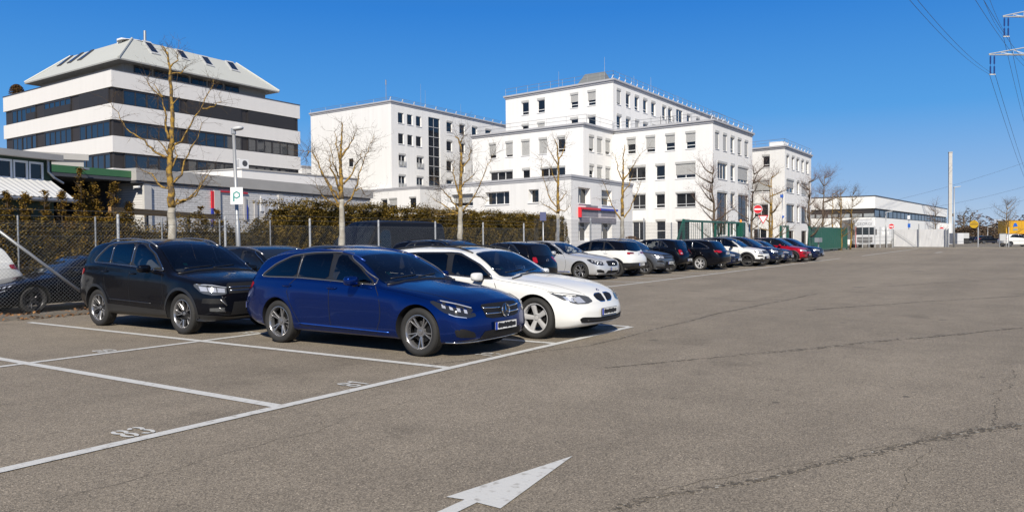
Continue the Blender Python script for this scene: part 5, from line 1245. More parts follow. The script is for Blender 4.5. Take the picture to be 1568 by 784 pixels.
c = G0+(G3-G0)*.16; g = MB(); g.box(c[0]-.1, c[0]+.9, c[1]-.3, c[1]+.8, Ht-.6, Ht+.45); g.build('roof_vent', FRAME, off_b)
c = G0+(G1-G0)*.06+(G3-G0)*.1; g = MB(); g.lathe([(Ht-.05, 1.7), (Ht+.12, 1.3), (Ht+.22, .6), (Ht+.24, 0.0)], 18, 'z', (c[0], c[1], 0)); g.build('roof_dome', FRAME, off_b, smooth=True)
# ------------------------------------------------------------------ low buildings on the left
BRICK = bpy.data.materials.new('white_brick'); BRICK.use_nodes = True
n, p = nodes_of(BRICK); tc = n.nodes.new('ShaderNodeTexCoord'); sx = n.nodes.new('ShaderNodeSeparateXYZ'); cx = n.nodes.new('ShaderNodeCombineXYZ'); ad = n.nodes.new('ShaderNodeMath'); ad.operation = 'MULTIPLY_ADD'; ad.inputs[1].default_value = .17
n.links.new(tc.outputs['Object'], sx.inputs[0]); n.links.new(sx.outputs['Y'], ad.inputs[0]); n.links.new(sx.outputs['X'], ad.inputs[2]); n.links.new(ad.outputs[0], cx.inputs[0]); n.links.new(sx.outputs['Z'], cx.inputs[1])
bt = n.nodes.new('ShaderNodeTexBrick'); bt.inputs['Scale'].default_value = 1.0; bt.inputs['Brick Width'].default_value = .42; bt.inputs['Row Height'].default_value = .135; bt.inputs['Mortar Size'].default_value = .014
bt.inputs['Color1'].default_value = (.62, .61, .60, 1); bt.inputs['Color2'].default_value = (.54, .53, .52, 1); bt.inputs['Mortar'].default_value = (.36, .36, .355, 1)
n.links.new(cx.outputs[0], bt.inputs['Vector']); n.links.new(bt.outputs['Color'], p.inputs['Base Color']); p.inputs['Roughness'].default_value = .85
PILL = mat('concrete_pale', (.50, .49, .47), .85, var=.12, vscale=2); FASC = mat('concrete_grey', (.37, .36, .345), .9, var=.18, vscale=.9, bump=.15)
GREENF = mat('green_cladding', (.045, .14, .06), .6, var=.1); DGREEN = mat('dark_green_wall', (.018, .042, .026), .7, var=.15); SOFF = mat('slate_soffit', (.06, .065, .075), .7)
HB = 5.6; B0, B1, B2_ = (np.array(pl(*q, HB)[:2]) for q in ((220, 258.8), (470, 282), (566, 291.5)))
bd = (B2_-B0)/np.linalg.norm(B2_-B0); bn = np.array([bd[1], -bd[0]]); bl_ = float(np.linalg.norm(B2_-B0)); bk = -bn
hall = empty('brick_hall', (0, 0, 0), 'long low hall of painted white brick with a grey concrete fascia behind the hedge', 'building')
g = MB(); g.prism(ccw([tuple(B0), tuple(B2_), tuple(B2_+bk*18), tuple(B0+bk*18)]), 0, HB-.66); g.build('wall', BRICK, hall)
g = MB(); k_ = [B0-bd*.6+bn*.14, B2_+bd*.3+bn*.14, B2_+bd*.3+bk*18, B0-bd*.6+bk*18]; g.prism(ccw([tuple(q) for q in k_]), HB-.655, HB); g.build('fascia', FASC, hall)
g = MB(); k2 = [B0-bd*.6+bn*.07, B2_+bn*.07, B2_+bk*17, B0-bd*.6+bk*17]; g.prism(ccw([tuple(q) for q in k2]), HB-.80, HB-.658); g.build('drip_edge', DSTEEL, hall)
for f in (0.0, .235, .5, .76, .985):
    c = B0+bd*(bl_*f+.15)+bn*.04; g = MB(); g.obox((*c, 2.35), (*(bd*.24), 0), (*(bn*.08), 0), (0, 0, 2.35)); g.build('pilaster', PILL, hall)
def hall_box(px0, px1, za, zb, d, m_, nm):
    u0 = on_wall(px0, 290, B0, B2_)[0]; u1 = on_wall(px1, 290, B0, B2_)[0]; c = B0+bd*(u0+u1)/2+bn*d; g = MB(); g.obox((*c, (za+zb)/2), (*(bd*(u1-u0)/2), 0), (*(bn*.035), 0), (0, 0, (zb-za)/2)); return g.build(nm, m_, sgn_root)
sgn_root = empty('wall_sign', (*(B0+bd*9), 3), 'faded red, blue and white signboard on the white brick hall', 'sign')
FADE = mat('faded_white', (.60, .61, .63), .6, var=.06, vscale=.6); FADEG = mat('faded_grey', (.42, .41, .41), .6, var=.15, vscale=1)
for a in (sgn_root,): a.location = (0, 0, 0)
hall_box(322, 326.5, 3.6, 4.65, .06, SIGNR, 'edge'); hall_box(322, 325.5, 2.5, 3.597, .06, SIGNB, 'edge'); hall_box(327, 378, 4.62, 4.70, .055, SIGNR, 'edge'); hall_box(376.2, 377.4, 3.0, 3.9, .055, SIGNB, 'edge'); hall_box(421.5, 422.8, 3.0, 3.7, .055, SIGNB, 'edge')
for a, b, za, zb in ((372, 375.5, 2.9, 4.4), (388, 392.5, 2.9, 4.25), (403, 407.5, 2.9, 4.3), (417, 421, 2.9, 4.3), (327, 329.5, 3.1, 4.5)): hall_box(a, b, za, zb, .055, FADEG, 'letter_panel')
hall_box(398, 457, 3.55, 4.55, .045, FADE, 'panel')
HU = 6.75; U0 = np.array(pl(370, 259.5, HU)[:2]); U1 = np.array(pl(549, 275, HU)[:2]); U2 = np.array(pl(318, 265.5, HU)[:2])
UP_ = [U0, U1, U1+bk*8, U0+bk*11]
g = MB(); g.prism(ccw([tuple(q) for q in UP_]), HB, HU); g.build('upper_storey', WALLG, hall); g = MB(); g.prism(off_poly(ccw([tuple(q) for q in UP_]), .08), HU, HU+.08); g.build('roof_edge', FASC, hall)
acp = pl(386, 260.5, HU); ac = empty('roof_air_conditioner', (acp[0]+bk[0]*.9, acp[1]+bk[1]*.9, HU+.08), 'white air conditioning unit on the flat roof edge by the lamp post', 'air conditioner')
g = MB(); g.box(-.75, .75, -.4, .4, .1, 1.45); g.box(-.65, -.55, -.4, .4, 0, .1); g.box(.55, .65, -.4, .4, 0, .1); g.build('casing', FRAME, ac); g = MB(); g.lathe([(-.41, 0), (-.41, .44)], 16, 'y', (.12, 0, .85)); g.build('fan_grille', DSTEEL, ac)
g = MB(); 
for k in range(7): g.box(-.77, -.752, -.35, .35, .3+k*.16, .36+k*.16)
g.build('louvre', DSTEEL, ac); ac.scale = (.52, .52, .5)
# canopy
cn = empty('green_canopy', (0, 0, 0), 'deep shadowed canopy with a green fascia between the shed and the brick hall', 'canopy')
Hc = 5.45; K0 = np.array(pl(70, 251, Hc)[:2]); K1 = np.array(pl(207, 262.5, Hc)[:2]); kd = (K1-K0)/np.linalg.norm(K1-K0); kn = np.array([kd[1], -kd[0]])
def kbox(g, u0, u1, d0, d1, za, zb, mi=0):
    c = K0+kd*(u0+u1)/2-kn*(d0+d1)/2; g.obox((*c, (za+zb)/2), (*(kd*(u1-u0)/2), 0), (*(kn*(d1-d0)/2), 0), (0, 0, (zb-za)/2), mi)
lk = float(np.linalg.norm(K1-K0))
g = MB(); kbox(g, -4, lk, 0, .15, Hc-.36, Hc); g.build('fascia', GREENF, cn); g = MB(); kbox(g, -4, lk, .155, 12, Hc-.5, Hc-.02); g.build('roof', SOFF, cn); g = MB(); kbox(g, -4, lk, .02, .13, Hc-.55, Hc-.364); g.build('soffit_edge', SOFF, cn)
g = MB(); kbox(g, -4, lk+.2, 9, 9.3, 0, Hc-.5); g.build('back_wall', mat('shade_toned_wall', (.05, .05, .05), .85), cn); g = MB(); kbox(g, 1.6, 2.0, 3.0, 9, 0, Hc-.5); kbox(g, -4, 1.597, 3.0, 3.3, 0, Hc-.5); g.build('partition', mat('shade_toned_wall2', (.085, .082, .08), .85), cn)  # grey walls coloured darker to paint in the deep shade under the canopy
g = MB(); kbox(g, lk-.5, lk-.1, 1.5, 8.9, 0, Hc-.5); g.build('side_wall', mat('shade_toned_brick', (.06, .058, .058), .9, var=.2), cn)  # brick side wall given a dark colour in place of the canopy's shade
g = MB(); c = K0+kd*(on_wall(124, 258, K0, K1)[0])+kn*.35; g.obox((*c, Hc-.12), (*(kd*.14), 0), (*(kn*.12), 0), (0, 0, .05)); g.tube([(*(c-kn*.1), Hc-.12), (*(c-kn*.36), Hc-.16)], .02, 5); g.build('floodlight', STEEL, cn)
g = MB(); c = K1+kn*.1; g.obox((*c, 4.6), (*(kd*.06), 0), (*(kn*.2), 0), (0, 0, .05)); g.tube([(*c, 4.6), (*(c-kn*.25), 4.5)], .02, 5); g.build('camera', FRAME, cn)
# brown beam above the hedge
u0, u1 = pl(168, 317, 3.0), pl(330, 329, 3.0)
bm_ = empty('timber_rail', (0, 0, 0), 'brown timber crash beam in front of the brick hall, above the conifers', 'beam'); g = MB(); d = u1-u0; l = np.linalg.norm(d); d /= l; nn = np.array([d[1], -d[0], 0])
g.obox((u0+u1)/2+np.array([0, 0, -.12]), d*l/2, nn*.06, (0, 0, .13)); g.build('beam', mat('timber', (.33, .19, .075), .8, var=.2, vscale=4), bm_)
for k in range(5): q = u0+d*l*(k+.5)/5; g = MB(); g.box(q[0]-.06, q[0]+.06, q[1]+.07, q[1]+.19, 0, 2.9); g.build('post', DSTEEL, bm_)
# shed with lean-to roof
sh = empty('green_shed', (0, 0, 0), 'dark green shed with white framed clerestory windows and a ribbed white lean-to roof', 'shed')
YS = 34.0; q0, q1 = pl(-40, 296, 3.4), pl(114, 304.7, 3.4); sd_ = (q1-q0)[:2]; sl = np.linalg.norm(sd_); sd_ /= sl; sn = np.array([sd_[1], -sd_[0]]); S0, S1 = q0[:2], q1[:2]; sb = -sn
def on_sh(px, py, back): return on_wall(px, py, S0+sb*back, S1+sb*back)
uR_, zR = on_sh(79.5, 278, 2.3); uT, zT = on_sh(79.5, 237.5, 2.3)
RIB = mat('ribbed_white', (.62, .62, .61), .5, var=.04)
g = MB(); N = int((sl)/.09); Pn = lambda u, b, z: (*(S0+sd_*u+sb*b), z)
for k in range(N):
    u0_, u1_ = k*.09, (k+1)*.09; e0 = .028 if k % 3 == 0 else 0; e1 = .028 if (k+1) % 3 == 0 else 0
    ut = lambda u: u*uR_/sl
    g.quad(Pn(u0_, 0, 3.4+e0), Pn(u1_, 0, 3.4+e1), Pn(ut(u1_), 2.3, zR+e1), Pn(ut(u0_), 2.3, zR+e0)); g.quad(Pn(u0_, 0, 3.33), Pn(ut(u0_), 2.3, zR-.07), Pn(ut(u1_), 2.3, zR-.07), Pn(u1_, 0, 3.33))
g.build('lean_to_roof', RIB, sh)
g = MB(); g.tube([Pn(-.1, -.07, 3.30), Pn(sl+.05, -.07, 3.30)], .075, 8); g.build('gutter', STEEL, sh)
g = MB(); A_, B_ = S0+sb*2.3, S0+sb*2.3+sd_*uR_
zw0 = on_sh(40, 276, 2.3)[1]; zw1 = on_sh(40, 246.5, 2.3)[1]
wins = [[on_sh(a, 262, 2.3)[0], on_sh(b, 262, 2.3)[0], zw0, zw1, dict(sill=False, fw=.09)] for a, b in ((-62, -36), (-34, -12), (-10, 19.5), (20.5, 43.5), (44.5, 67))]
wins = [w_ for w_ in wins if w_[0] > .3]
wall_grid(g, A_, B_, 0, zT-.25, [w_ for w_ in wins], .08); C_, D_ = B_+sb*6, A_+sb*6
for a, b in ((B_, C_), (C_, D_), (D_, A_)): g.quad((*a, 0), (*b, 0), (*b, zT-.25), (*a, zT-.25))
g.build('wall', GREENF if False else DGREEN, sh)
for w_ in wins: window(sh, A_, B_, w_, .08, w_[4])
g = MB(); g.prism(ccw([tuple(q) for q in (A_-sd_*.3+sn*.35, B_+sd_*.3+sn*.35, C_+sd_*.3, D_-sd_*.3)]), zT-.25, zT); g.build('roof', FASC, sh)
g = MB(); c = B_-sd_*.25+sn*.08; g.tube([(*c, zT-.25), (*c, zR+.4), (*(c+sd_*.3), zR+.15), (*(c+sd_*.75), zR-.05)], .055, 7); g.build('downpipe', STEEL, sh)
g = MB(); W0, W1 = S0+sb*.5, S0+sb*.5+sd_*(sl-.55); g.quad((*W0, 0), (*W1, 0), (*W1, 3.35), (*W0, 3.35)); g.quad((*W1, 0), (*(W1+sb*3), 0), (*(W1+sb*3), 3.9), (*W1, 3.35)); g.build('front_wall', DGREEN, sh)
a, b = at(28, 236, 45), at(128, 243, 47); g = MB(); g.prism(ccw([(a[0], a[1]), (b[0], b[1]), (b[0]-.5, b[1]+6), (a[0]-.5, a[1]+6)]), 0, float(b[2])-.12); g.prism(ccw([(a[0]-.2, a[1]-.2), (b[0]+.2, b[1]-.2), (b[0]-.3, b[1]+6.2), (a[0]-.7, a[1]+6.2)]), float(b[2])-.117, float(b[2])+.25, 1)
tag(g.build('concrete_store', [mat('store_grey', (.36, .35, .33), .9, var=.1), FASC]), 'plain grey concrete block building behind the green shed', 'building')

# ------------------------------------------------------------------ hedge and conifers
HLEAF = mat('hedge_leaf', (.070, .052, .010), .75, col2=(.20, .130, .020), vscale=2.2, fac=(.38, .64), detail=9, spec=.25); CLEAF = mat('conifer_leaf', (.082, .055, .010), .8, col2=(.26, .150, .022), vscale=4, fac=(.36, .62), detail=8, spec=.2); TWIG = mat('twig_brown', (.07, .048, .03), .9, var=.3, vscale=6)
def leaf(g, P, s_, rr, up=.3):
    a = rr.uniform(0, 6.283); t = rr.uniform(-.9, .9); u = Vector((math.cos(a), math.sin(a), t)).normalized()*s_; v = Vector((-math.sin(a), math.cos(a), rr.uniform(-.9, .9))).normalized()*s_*.55
    P = Vector(P); g.add([P-u*.6, P+v, P+u, P-v], [(0, 1, 2, 3)])
rr = random.Random(11); HA, HBp = np.array([18.6, 23.6]), np.array([46.0, 27.1]); hd = (HBp-HA); hl_ = np.linalg.norm(hd); hd /= hl_; hn = np.array([-hd[1], hd[0]])
hedge = empty('hedge', (0, 0, 0), 'long clipped yellow-green conifer hedge behind the wire fence', 'hedge')
g = MB(); ph = [rr.uniform(0, 6) for _ in range(8)]
def hh(u): return 2.98+.10*math.sin(u*1.7+ph[0])+.07*math.sin(u*4.1+ph[1])+.05*math.sin(u*9.3+ph[2])
def hw(u, z): return .72+.08*math.sin(u*2.3+z*3+ph[3])+.06*math.sin(u*6.1-z*5+ph[4])
for i in range(130000):
    u = rr.uniform(0, hl_); z = 3.15*rr.random()**.75; top = hh(u)*(1-.35*math.exp(-(u/.9)**2)); f = rr.random()
    if z > top: z = top+abs(rr.gauss(0, .05)); d = rr.uniform(-1, 1)*hw(u, z)*.9
    else: d = (-1 if f < .72 else 1)*hw(u, z)*(1-abs(rr.gauss(0, .10)))*(1-.25*max(0, z-2.2))
    c = HA+hd*u+hn*d; leaf(g, (c[0], c[1], z), rr.uniform(.035, .065), rr)
for i in range(9000):
    u = rr.uniform(0, hl_); c = HA+hd*u+hn*rr.uniform(-.6, .6); leaf(g, (c[0], c[1], hh(u)+abs(rr.gauss(0, .10))), rr.uniform(.03, .06), rr)
g.build('foliage', HLEAF, hedge)
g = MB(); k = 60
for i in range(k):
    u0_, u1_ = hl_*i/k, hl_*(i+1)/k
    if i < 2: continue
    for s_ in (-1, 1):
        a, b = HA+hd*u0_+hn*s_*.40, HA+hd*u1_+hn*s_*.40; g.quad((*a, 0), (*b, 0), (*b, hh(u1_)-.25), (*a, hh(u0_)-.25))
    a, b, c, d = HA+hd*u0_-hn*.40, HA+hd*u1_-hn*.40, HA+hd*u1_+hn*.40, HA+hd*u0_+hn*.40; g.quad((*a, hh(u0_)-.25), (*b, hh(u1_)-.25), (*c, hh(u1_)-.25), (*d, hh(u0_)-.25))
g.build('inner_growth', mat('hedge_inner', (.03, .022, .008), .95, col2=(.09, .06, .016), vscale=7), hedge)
def conifer_mesh(seed, H, dens):
    rr = random.Random(seed); g = MB(); t = MB(); pts = [(0, 0, 0), (rr.gauss(0, .02), rr.gauss(0, .02), H*.5), (rr.gauss(0, .05), rr.gauss(0, .05), H*.98)]; t.tube(pts, [.035, .022, .006], 5)
    for b in range(150):
        z0 = .1+(H-.15)*rr.random()**1.05; r = (.55*(1-z0/H)**.6+.08)*(1.0 if z0 < 1.9 else .40+.30*rr.random()); a = rr.uniform(0, 6.28); end = Vector((r*math.cos(a), r*math.sin(a), z0+r*rr.uniform(.5, 1.1))); st = Vector((0, 0, z0))
        t.tube([st, st.lerp(end, .5)+Vector((0, 0, -.02)), end], [.008, .006, .003], 3, 0, False)
        if z0 > 2.0 and rr.random() < .45: continue
        for i in range(int(dens*(1.2 if z0 < 2 else .75))):
            q = st.lerp(end, rr.uniform(.3, 1.05)); leaf(g, q+Vector((rr.gauss(0, .035), rr.gauss(0, .035), rr.gauss(0, .04))), rr.uniform(.025, .05), rr)
    return g, t
proto = []
for s_, H in ((1, 3.15), (2, 3.5), (3, 2.8)):
    g, t = conifer_mesh(s_, H, 46); proto.append((g, t, H))
cl = ['first thin yellowing conifer from the left end of the wire fence', 'second thin yellowing conifer from the left, in front of the ribbed white roof', 'third yellowing conifer from the left, bushy, under the ribbed white roof', 'fourth yellowing conifer from the left, under the right half of the ribbed roof', 'tall sparse conifer rising past the corner of the ribbed white roof', 'slim conifer with a pointed leader before the dark canopy opening', 'second pointed conifer before the dark canopy opening, nearer the brick hall', 'small conifer just left of the yellow barked tree, under the timber beam', 'low conifer right of the yellow barked tree trunk', 'low conifer beside the left end of the clipped hedge', 'conifer at the very left edge of the picture, behind the white car']
xs_ = [on_y(q, 330, 23.6)[0] for q in (8, 38, 66, 95, 118, 145, 168, 200, 300, 335, -20)]; hs2 = [3.0, 3.05, 3.05, 3.1, 3.75, 3.45, 3.4, 2.9, 2.75, 2.7, 2.9]
meshes = {}
for k, (x, H, lb) in enumerate(zip(xs_, hs2, cl)):
    g, t, Hp = proto[(0, 2, 1, 0, 1, 2, 0, 2, 1, 0, 2)[k]]; root = empty('conifer_shrub', (x, 23.5+.2*math.sin(k*3), 0), lb, 'conifer', k*1.3, 'young conifers along the fence'); root.scale = (1, 1, H/Hp)
    if id(g) not in meshes: f_ = g.build('foliage', CLEAF, root); s_ = t.build('stem', TWIG, root); meshes[id(g)] = (f_.data, s_.data)
    else:
        for nm, me in zip(('foliage', 'stem'), meshes[id(g)]): o = bpy.data.objects.new(nm, me); COL.objects.link(o); o.parent = root
# dense lower screen of the same plants between them
g = MB(); rr = random.Random(21)
for i in range(64000):
    x = rr.uniform(2.5, 19.6); z = 2.65*rr.random()**.85; tp = 2.25+.18*math.sin(x*2.1)+.16*math.sin(x*5.3+1)
    if z > tp: continue
    leaf(g, (x, 23.55+rr.choice((-1, -1, 1))*(.55+.1*math.sin(x*4+z*3))*(1-abs(rr.gauss(0, .22))), z), rr.uniform(.035, .06), rr)
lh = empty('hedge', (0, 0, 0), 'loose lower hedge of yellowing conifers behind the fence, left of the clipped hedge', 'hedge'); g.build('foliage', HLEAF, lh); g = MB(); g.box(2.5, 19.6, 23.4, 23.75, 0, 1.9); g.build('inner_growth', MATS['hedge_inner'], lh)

# ------------------------------------------------------------------ bare trees
BARK = mat('lichen_bark', (.075, .054, .034), .9, col2=(.33, .20, .035), vscale=11, fac=(.38, .58), detail=8, bump=.5, bscale=30); BARKP = mat('pale_trunk', (.30, .275, .23), .9, col2=(.44, .42, .37), vscale=4, bump=.4, bscale=25); BARKD = mat('dark_bark', (.085, .062, .042), .9, col2=(.15, .115, .07), vscale=5, bump=.4); TWIGM = mat('fine_twig', (.07, .045, .026), .9, col2=(.13, .085, .035), vscale=3); TWIGR = mat('reddish_twig', (.16, .105, .085), .9, var=.2)
def twig_fan(g, p, d, l, rr, depth, r0, n=3):
    p = Vector(p); d = Vector(d).normalized(); k = max(2, int(l/.14)); pts = [p]; c = d.copy()
    for i in range(k): c = (c+Vector((rr.gauss(0, .16), rr.gauss(0, .16), rr.gauss(.03, .13)))).normalized(); pts.append(pts[-1]+c*l/k)
    g.tube(pts, [r0*(1-.75*i/k) for i in range(k+1)], 3, 0, False)
    if depth > 0:
        for j in range(n):
            i = rr.randint(1, k); side = Vector((rr.gauss(0, 1), rr.gauss(0, 1), rr.gauss(.25, .7))).normalized(); twig_fan(g, pts[i], (pts[i]-pts[i-1]).normalized()*.8+side, l*rr.uniform(.35, .65), rr, depth-1, r0*.6, n)
def traced_tree(name, label, Z, off, sc, trunk, limbs, r0, seed, base_pale=.0, twigs=1.0, bark=BARK, twm=TWIGM, group=None, pale_to=None, tw_r=.007, tw_l=.5):
    """limbs measured in the picture, spread in depth around the trunk"""
    rr = random.Random(seed); P2 = lambda q, z: at(off[0]+q[0]*sc, off[1]+q[1]*sc, z)
    b = P2(trunk[0], Z); base = np.array([b[0], b[1], 0.0]); root = empty(name, base, label, 'tree', 0, group)
    # ground point straight below the first measured point
    tp = [np.array([b[0], b[1], -.1])]+[P2(q, Z) for q in trunk]
    k = len(tp); rad = [r0*(1-.86*(i/(k-1))**.9) for i in range(k)]; rad[0] = r0*1.15
    pts = [Vector(p-base) for p in tp]; fine = []; fr = []
    for i in range(k-1):
        m = 4
        for j in range(m): t = j/m; fine.append(pts[i].lerp(pts[i+1], t)+Vector((rr.gauss(0, .012), rr.gauss(0, .012), 0))); fr.append((rad[i]+(rad[i+1]-rad[i])*t)*rr.uniform(.92, 1.08))
    fine.append(pts[-1]); fr.append(rad[-1])
    zs_ = pale_to if pale_to is not None else 0
    g = MB(); lo = [i for i in range(len(fine)) if fine[i].z <= zs_+.3] if pale_to else []
    if len(lo) > 1: g.tube([fine[i] for i in lo], [fr[i] for i in lo], 9, 1); g.tube(fine[lo[-1]:], fr[lo[-1]:], 9, 0)
    else: g.tube(fine, fr, 9, 0)
    g.build('trunk', [bark, BARKP], root, smooth=True)
    lg = MB(); tg = MB()
    for li, L_ in enumerate(limbs):
        zd = rr.uniform(-1, 1); n = len(L_); pp = []
        tot = sum(math.hypot(L_[i+1][0]-L_[i][0], L_[i+1][1]-L_[i][1]) for i in range(n-1))*sc*Z/FPX; acc = 0
        for i, q in enumerate(L_):
            if i: acc += math.hypot(q[0]-L_[i-1][0], q[1]-L_[i-1][1])*sc*Z/FPX
            pp.append(Vector(P2(q, Z+zd*acc*.55)-base))
        f2 = [pp[0]]; 
        for i in range(n-1):
            m = 3
            for j in range(1, m+1): f2.append(pp[i].lerp(pp[i+1], j/m)+Vector((rr.gauss(0, .018), rr.gauss(0, .018), rr.gauss(0, .018))))
        K = len(f2); rl = r0*.31*min(1, tot/1.3+.35); rd = [max(.007, rl*(1-.85*i/(K-1)))*rr.uniform(.85, 1.15) for i in range(K)]
        lg.tube(f2, rd, 6)
        for i in range(2, K):
            for _ in range(int(twigs*(2+3.2*i/K)+rr.random())):
                d = (f2[i]-f2[i-1]).normalized(); side = Vector((rr.gauss(0, 1), rr.gauss(0, 1), rr.gauss(.2, .7))).normalized(); twig_fan(tg, f2[i], d*.5+side, tw_l*rr.uniform(.4, 1.15), rr, 2, tw_r, 2)
    for i in range(len(fine)//3, len(fine)):
        for _ in range(2 if rr.random() < .8*twigs else 0): twig_fan(tg, fine[i], Vector((rr.gauss(0, 1), rr.gauss(0, 1), .6)), tw_l*rr.uniform(.4, 1.1), rr, 2, tw_r, 2)
    lg.build('limbs', bark, root, smooth=True); tg.build('twigs', twm, root)
    return root
traced_tree('bare_tree', 'tall bare tree with yellow lichen bark in front of the striped office', 21.3, (160, 60), .357, [(290, 800), (286, 700), (285, 640), (278, 560), (280, 480), (290, 400), (290, 300), (283, 200), (283, 130), (270, 60), (248, 30)],
  [[(272, 508), (235, 495), (200, 470), (150, 420), (110, 400), (70, 340), (30, 272)], [(280, 640), (230, 625), (205, 580), (155, 560)], [(276, 500), (250, 460), (212, 428)], [(275, 430), (262, 380), (262, 330), (250, 250), (200, 210), (180, 172)], [(285, 500), (300, 455), (330, 440), (370, 370), (420, 280), (450, 220), (468, 175)], [(288, 622), (330, 580), (345, 520), (385, 450), (418, 368)], [(290, 720), (310, 690), (350, 690), (395, 672), (440, 580), (462, 600)], [(295, 712), (360, 690), (400, 640), (420, 590)], [(288, 150), (330, 145), (350, 120)], [(283, 120), (310, 90), (310, 60)], [(270, 70), (240, 30)], [(420, 300), (470, 290), (500, 268)], [(250, 250), (215, 195)], [(283, 300), (320, 250)], [(284, 560), (310, 500), (300, 470)]],
  .118, 3, twigs=.65, pale_to=2.35, tw_l=.5, tw_r=.0055)
traced_tree('bare_tree', 'spreading bare tree with yellow limbs in front of the tall white block', 26.0, (460, 180), .2551, [(250, 780), (250, 680), (248, 560), (245, 470), (244, 400), (242, 320), (240, 250), (246, 170), (250, 100), (248, 30)],
  [[(240, 540), (200, 470), (160, 390), (120, 310), (75, 215), (50, 200), (10, 210)], [(242, 500), (190, 430), (165, 380), (130, 340), (90, 205)], [(246, 390), (215, 330), (200, 280), (170, 170)], [(250, 540), (300, 490), (325, 440), (340, 380), (362, 320), (380, 250), (410, 180), (445, 110)], [(258, 400), (300, 350), (325, 290), (362, 240), (370, 200)], [(245, 240), (285, 180), (320, 130), (340, 72)], [(240, 540), (190, 510), (130, 470), (95, 400)], [(242, 300), (225, 200), (205, 90)], [(325, 440), (360, 430), (400, 470)], [(240, 450), (180, 300), (172, 240)], [(50, 205), (30, 260)]],
  .125, 7, twigs=.75, pale_to=2.75, tw_l=.6, tw_r=.006)
traced_tree('bare_tree', 'bare tree with a witch-knot at its fork, beyond the dark van', 30.5, (460, 180), .2551, [(958, 760), (959, 660), (960, 560), (962, 470), (962, 400), (964, 300), (966, 200), (950, 130), (930, 115)],
  [[(950, 560), (915, 510), (885, 470), (850, 430), (825, 400)], [(955, 470), (930, 390), (918, 330), (925, 260)], [(968, 300), (1005, 265), (1018, 215), (1022, 190)], [(965, 570), (1010, 520), (1040, 480), (1090, 380), (1125, 280), (1160, 220)], [(945, 575), (880, 540), (780, 480)], [(962, 420), (1000, 380), (1050, 330)], [(960, 150), (975, 115), (985, 95)], [(950, 580), (890, 580), (800, 590)], [(1040, 480), (1080, 470), (1120, 500)]],
  .13, 9, twigs=.7, pale_to=2.65, tw_l=.65, tw_r=.0065)
traced_tree('bare_tree', 'slender bare yellow tree left of the red and blue sign', 36.0, (640, 160), .2678, [(798, 790), (800, 700), (800, 600), (801, 520), (801, 450), (802, 330), (797, 240), (782, 200)],
  [[(798, 590), (760, 550), (740, 500), (718, 420), (705, 320)], [(800, 575), (830, 530), (852, 500)], [(800, 345), (770, 300), (742, 240)], [(800, 620), (750, 590), (700, 560)], [(802, 330), (830, 270), (848, 210)], [(800, 600), (840, 610), (870, 580)], [(800, 450), (770, 400), (760, 350)]], .12, 13, twigs=.7, pale_to=2.5, tw_l=.6)
traced_tree('bare_tree', 'forked bare yellow tree right of the red and blue sign', 41.5, (920, 170), .2422, [(135, 800), (135, 690), (135, 600), (137, 520), (140, 450), (141, 360), (140, 300), (152, 215)],
  [[(132, 695), (95, 640), (60, 570), (30, 480), (8, 440)], [(138, 685), (180, 630), (205, 570), (235, 500), (252, 450)], [(140, 455), (115, 390), (100, 330), (95, 280)], [(142, 440), (185, 380), (212, 335), (262, 260)], [(140, 520), (180, 470), (200, 400)], [(60, 570), (20, 560)]], .13, 17, twigs=.6, pale_to=2.5, tw_l=.55)
def wild_tree(name, label, px, ytop, Z, seed, bark=BARKD, twm=TWIGR, spread=.42, stems=1, r0=.12, dense=1.0, y_off=0, group=None, first=.32):
    rr = random.Random(seed); b = at(px, 372, Z); H = float(at(px, ytop, Z)[2]); root = empty(name, (b[0], b[1], 0), label, 'tree', 0, group); tr = MB(); lg = MB(); tg = MB()
    for s_ in range(stems):
        x0 = Vector((rr.gauss(0, .25*(stems > 1)), rr.gauss(0, .25*(stems > 1)), -.05)); pts = [x0]; n = 9
        for i in range(n): pts.append(pts[-1]+Vector((rr.gauss(0, .05)*H*.12, rr.gauss(0, .05)*H*.12, H*.82/n)))
        rd = [r0*(1-.85*i/n) for i in range(n+1)]; tr.tube(pts, rd, 7)
        for i in range(int(n*first), n+1):
            for _ in range(2 if stems == 1 else 1):
                a = rr.uniform(0, 6.283); l = H*spread*rr.uniform(.45, 1.0)*(1-.55*(i/n)); d = Vector((math.cos(a), math.sin(a), rr.uniform(.05, .7))); p_ = pts[i]; L_ = [p_]; c = d.normalized(); K = 6
                for j in range(K): c = (c+Vector((rr.gauss(0, .14), rr.gauss(0, .14), .10))).normalized(); L_.append(L_[-1]+c*l/K)
                lg.tube(L_, [max(.012, r0*.42*(1-.8*j/K)) for j in range(K+1)], 5)
                for j in range(1, K+1):
                    for _ in range(int(dense*2+rr.random())): twig_fan(tg, L_[j], c*.4+Vector((rr.gauss(0, .7), rr.gauss(0, .7), rr.uniform(.0, 1.2))), H*.11*rr.uniform(.5, 1.3), rr, 2, .009, 2)
    tr.build('trunk', bark, root, smooth=True); lg.build('limbs', bark, root, smooth=True); tg.build('twigs', twm, root); return root
wild_tree('bare_tree', 'dark knotted bare tree in front of the nearer white wing, behind the green bar gate', 1097, 236, 56, 31, dense=1.6, r0=.16)
wild_tree('bare_tree', 'thin dark bare tree beside the grey lamp pole left of the no-entry sign', 1153, 238, 60, 32, r0=.13, dense=1.3, spread=.36)
wild_tree('bare_tree', 'bare tree with yellow stems right behind the give-way sign', 1178, 246, 62, 33, bark=BARK, r0=.12, stems=2, dense=1.2)
wild_tree('bare_tree', 'dark bare tree at the right corner of the separate white block', 1237, 255, 78, 34, r0=.18, dense=1.6, spread=.36)
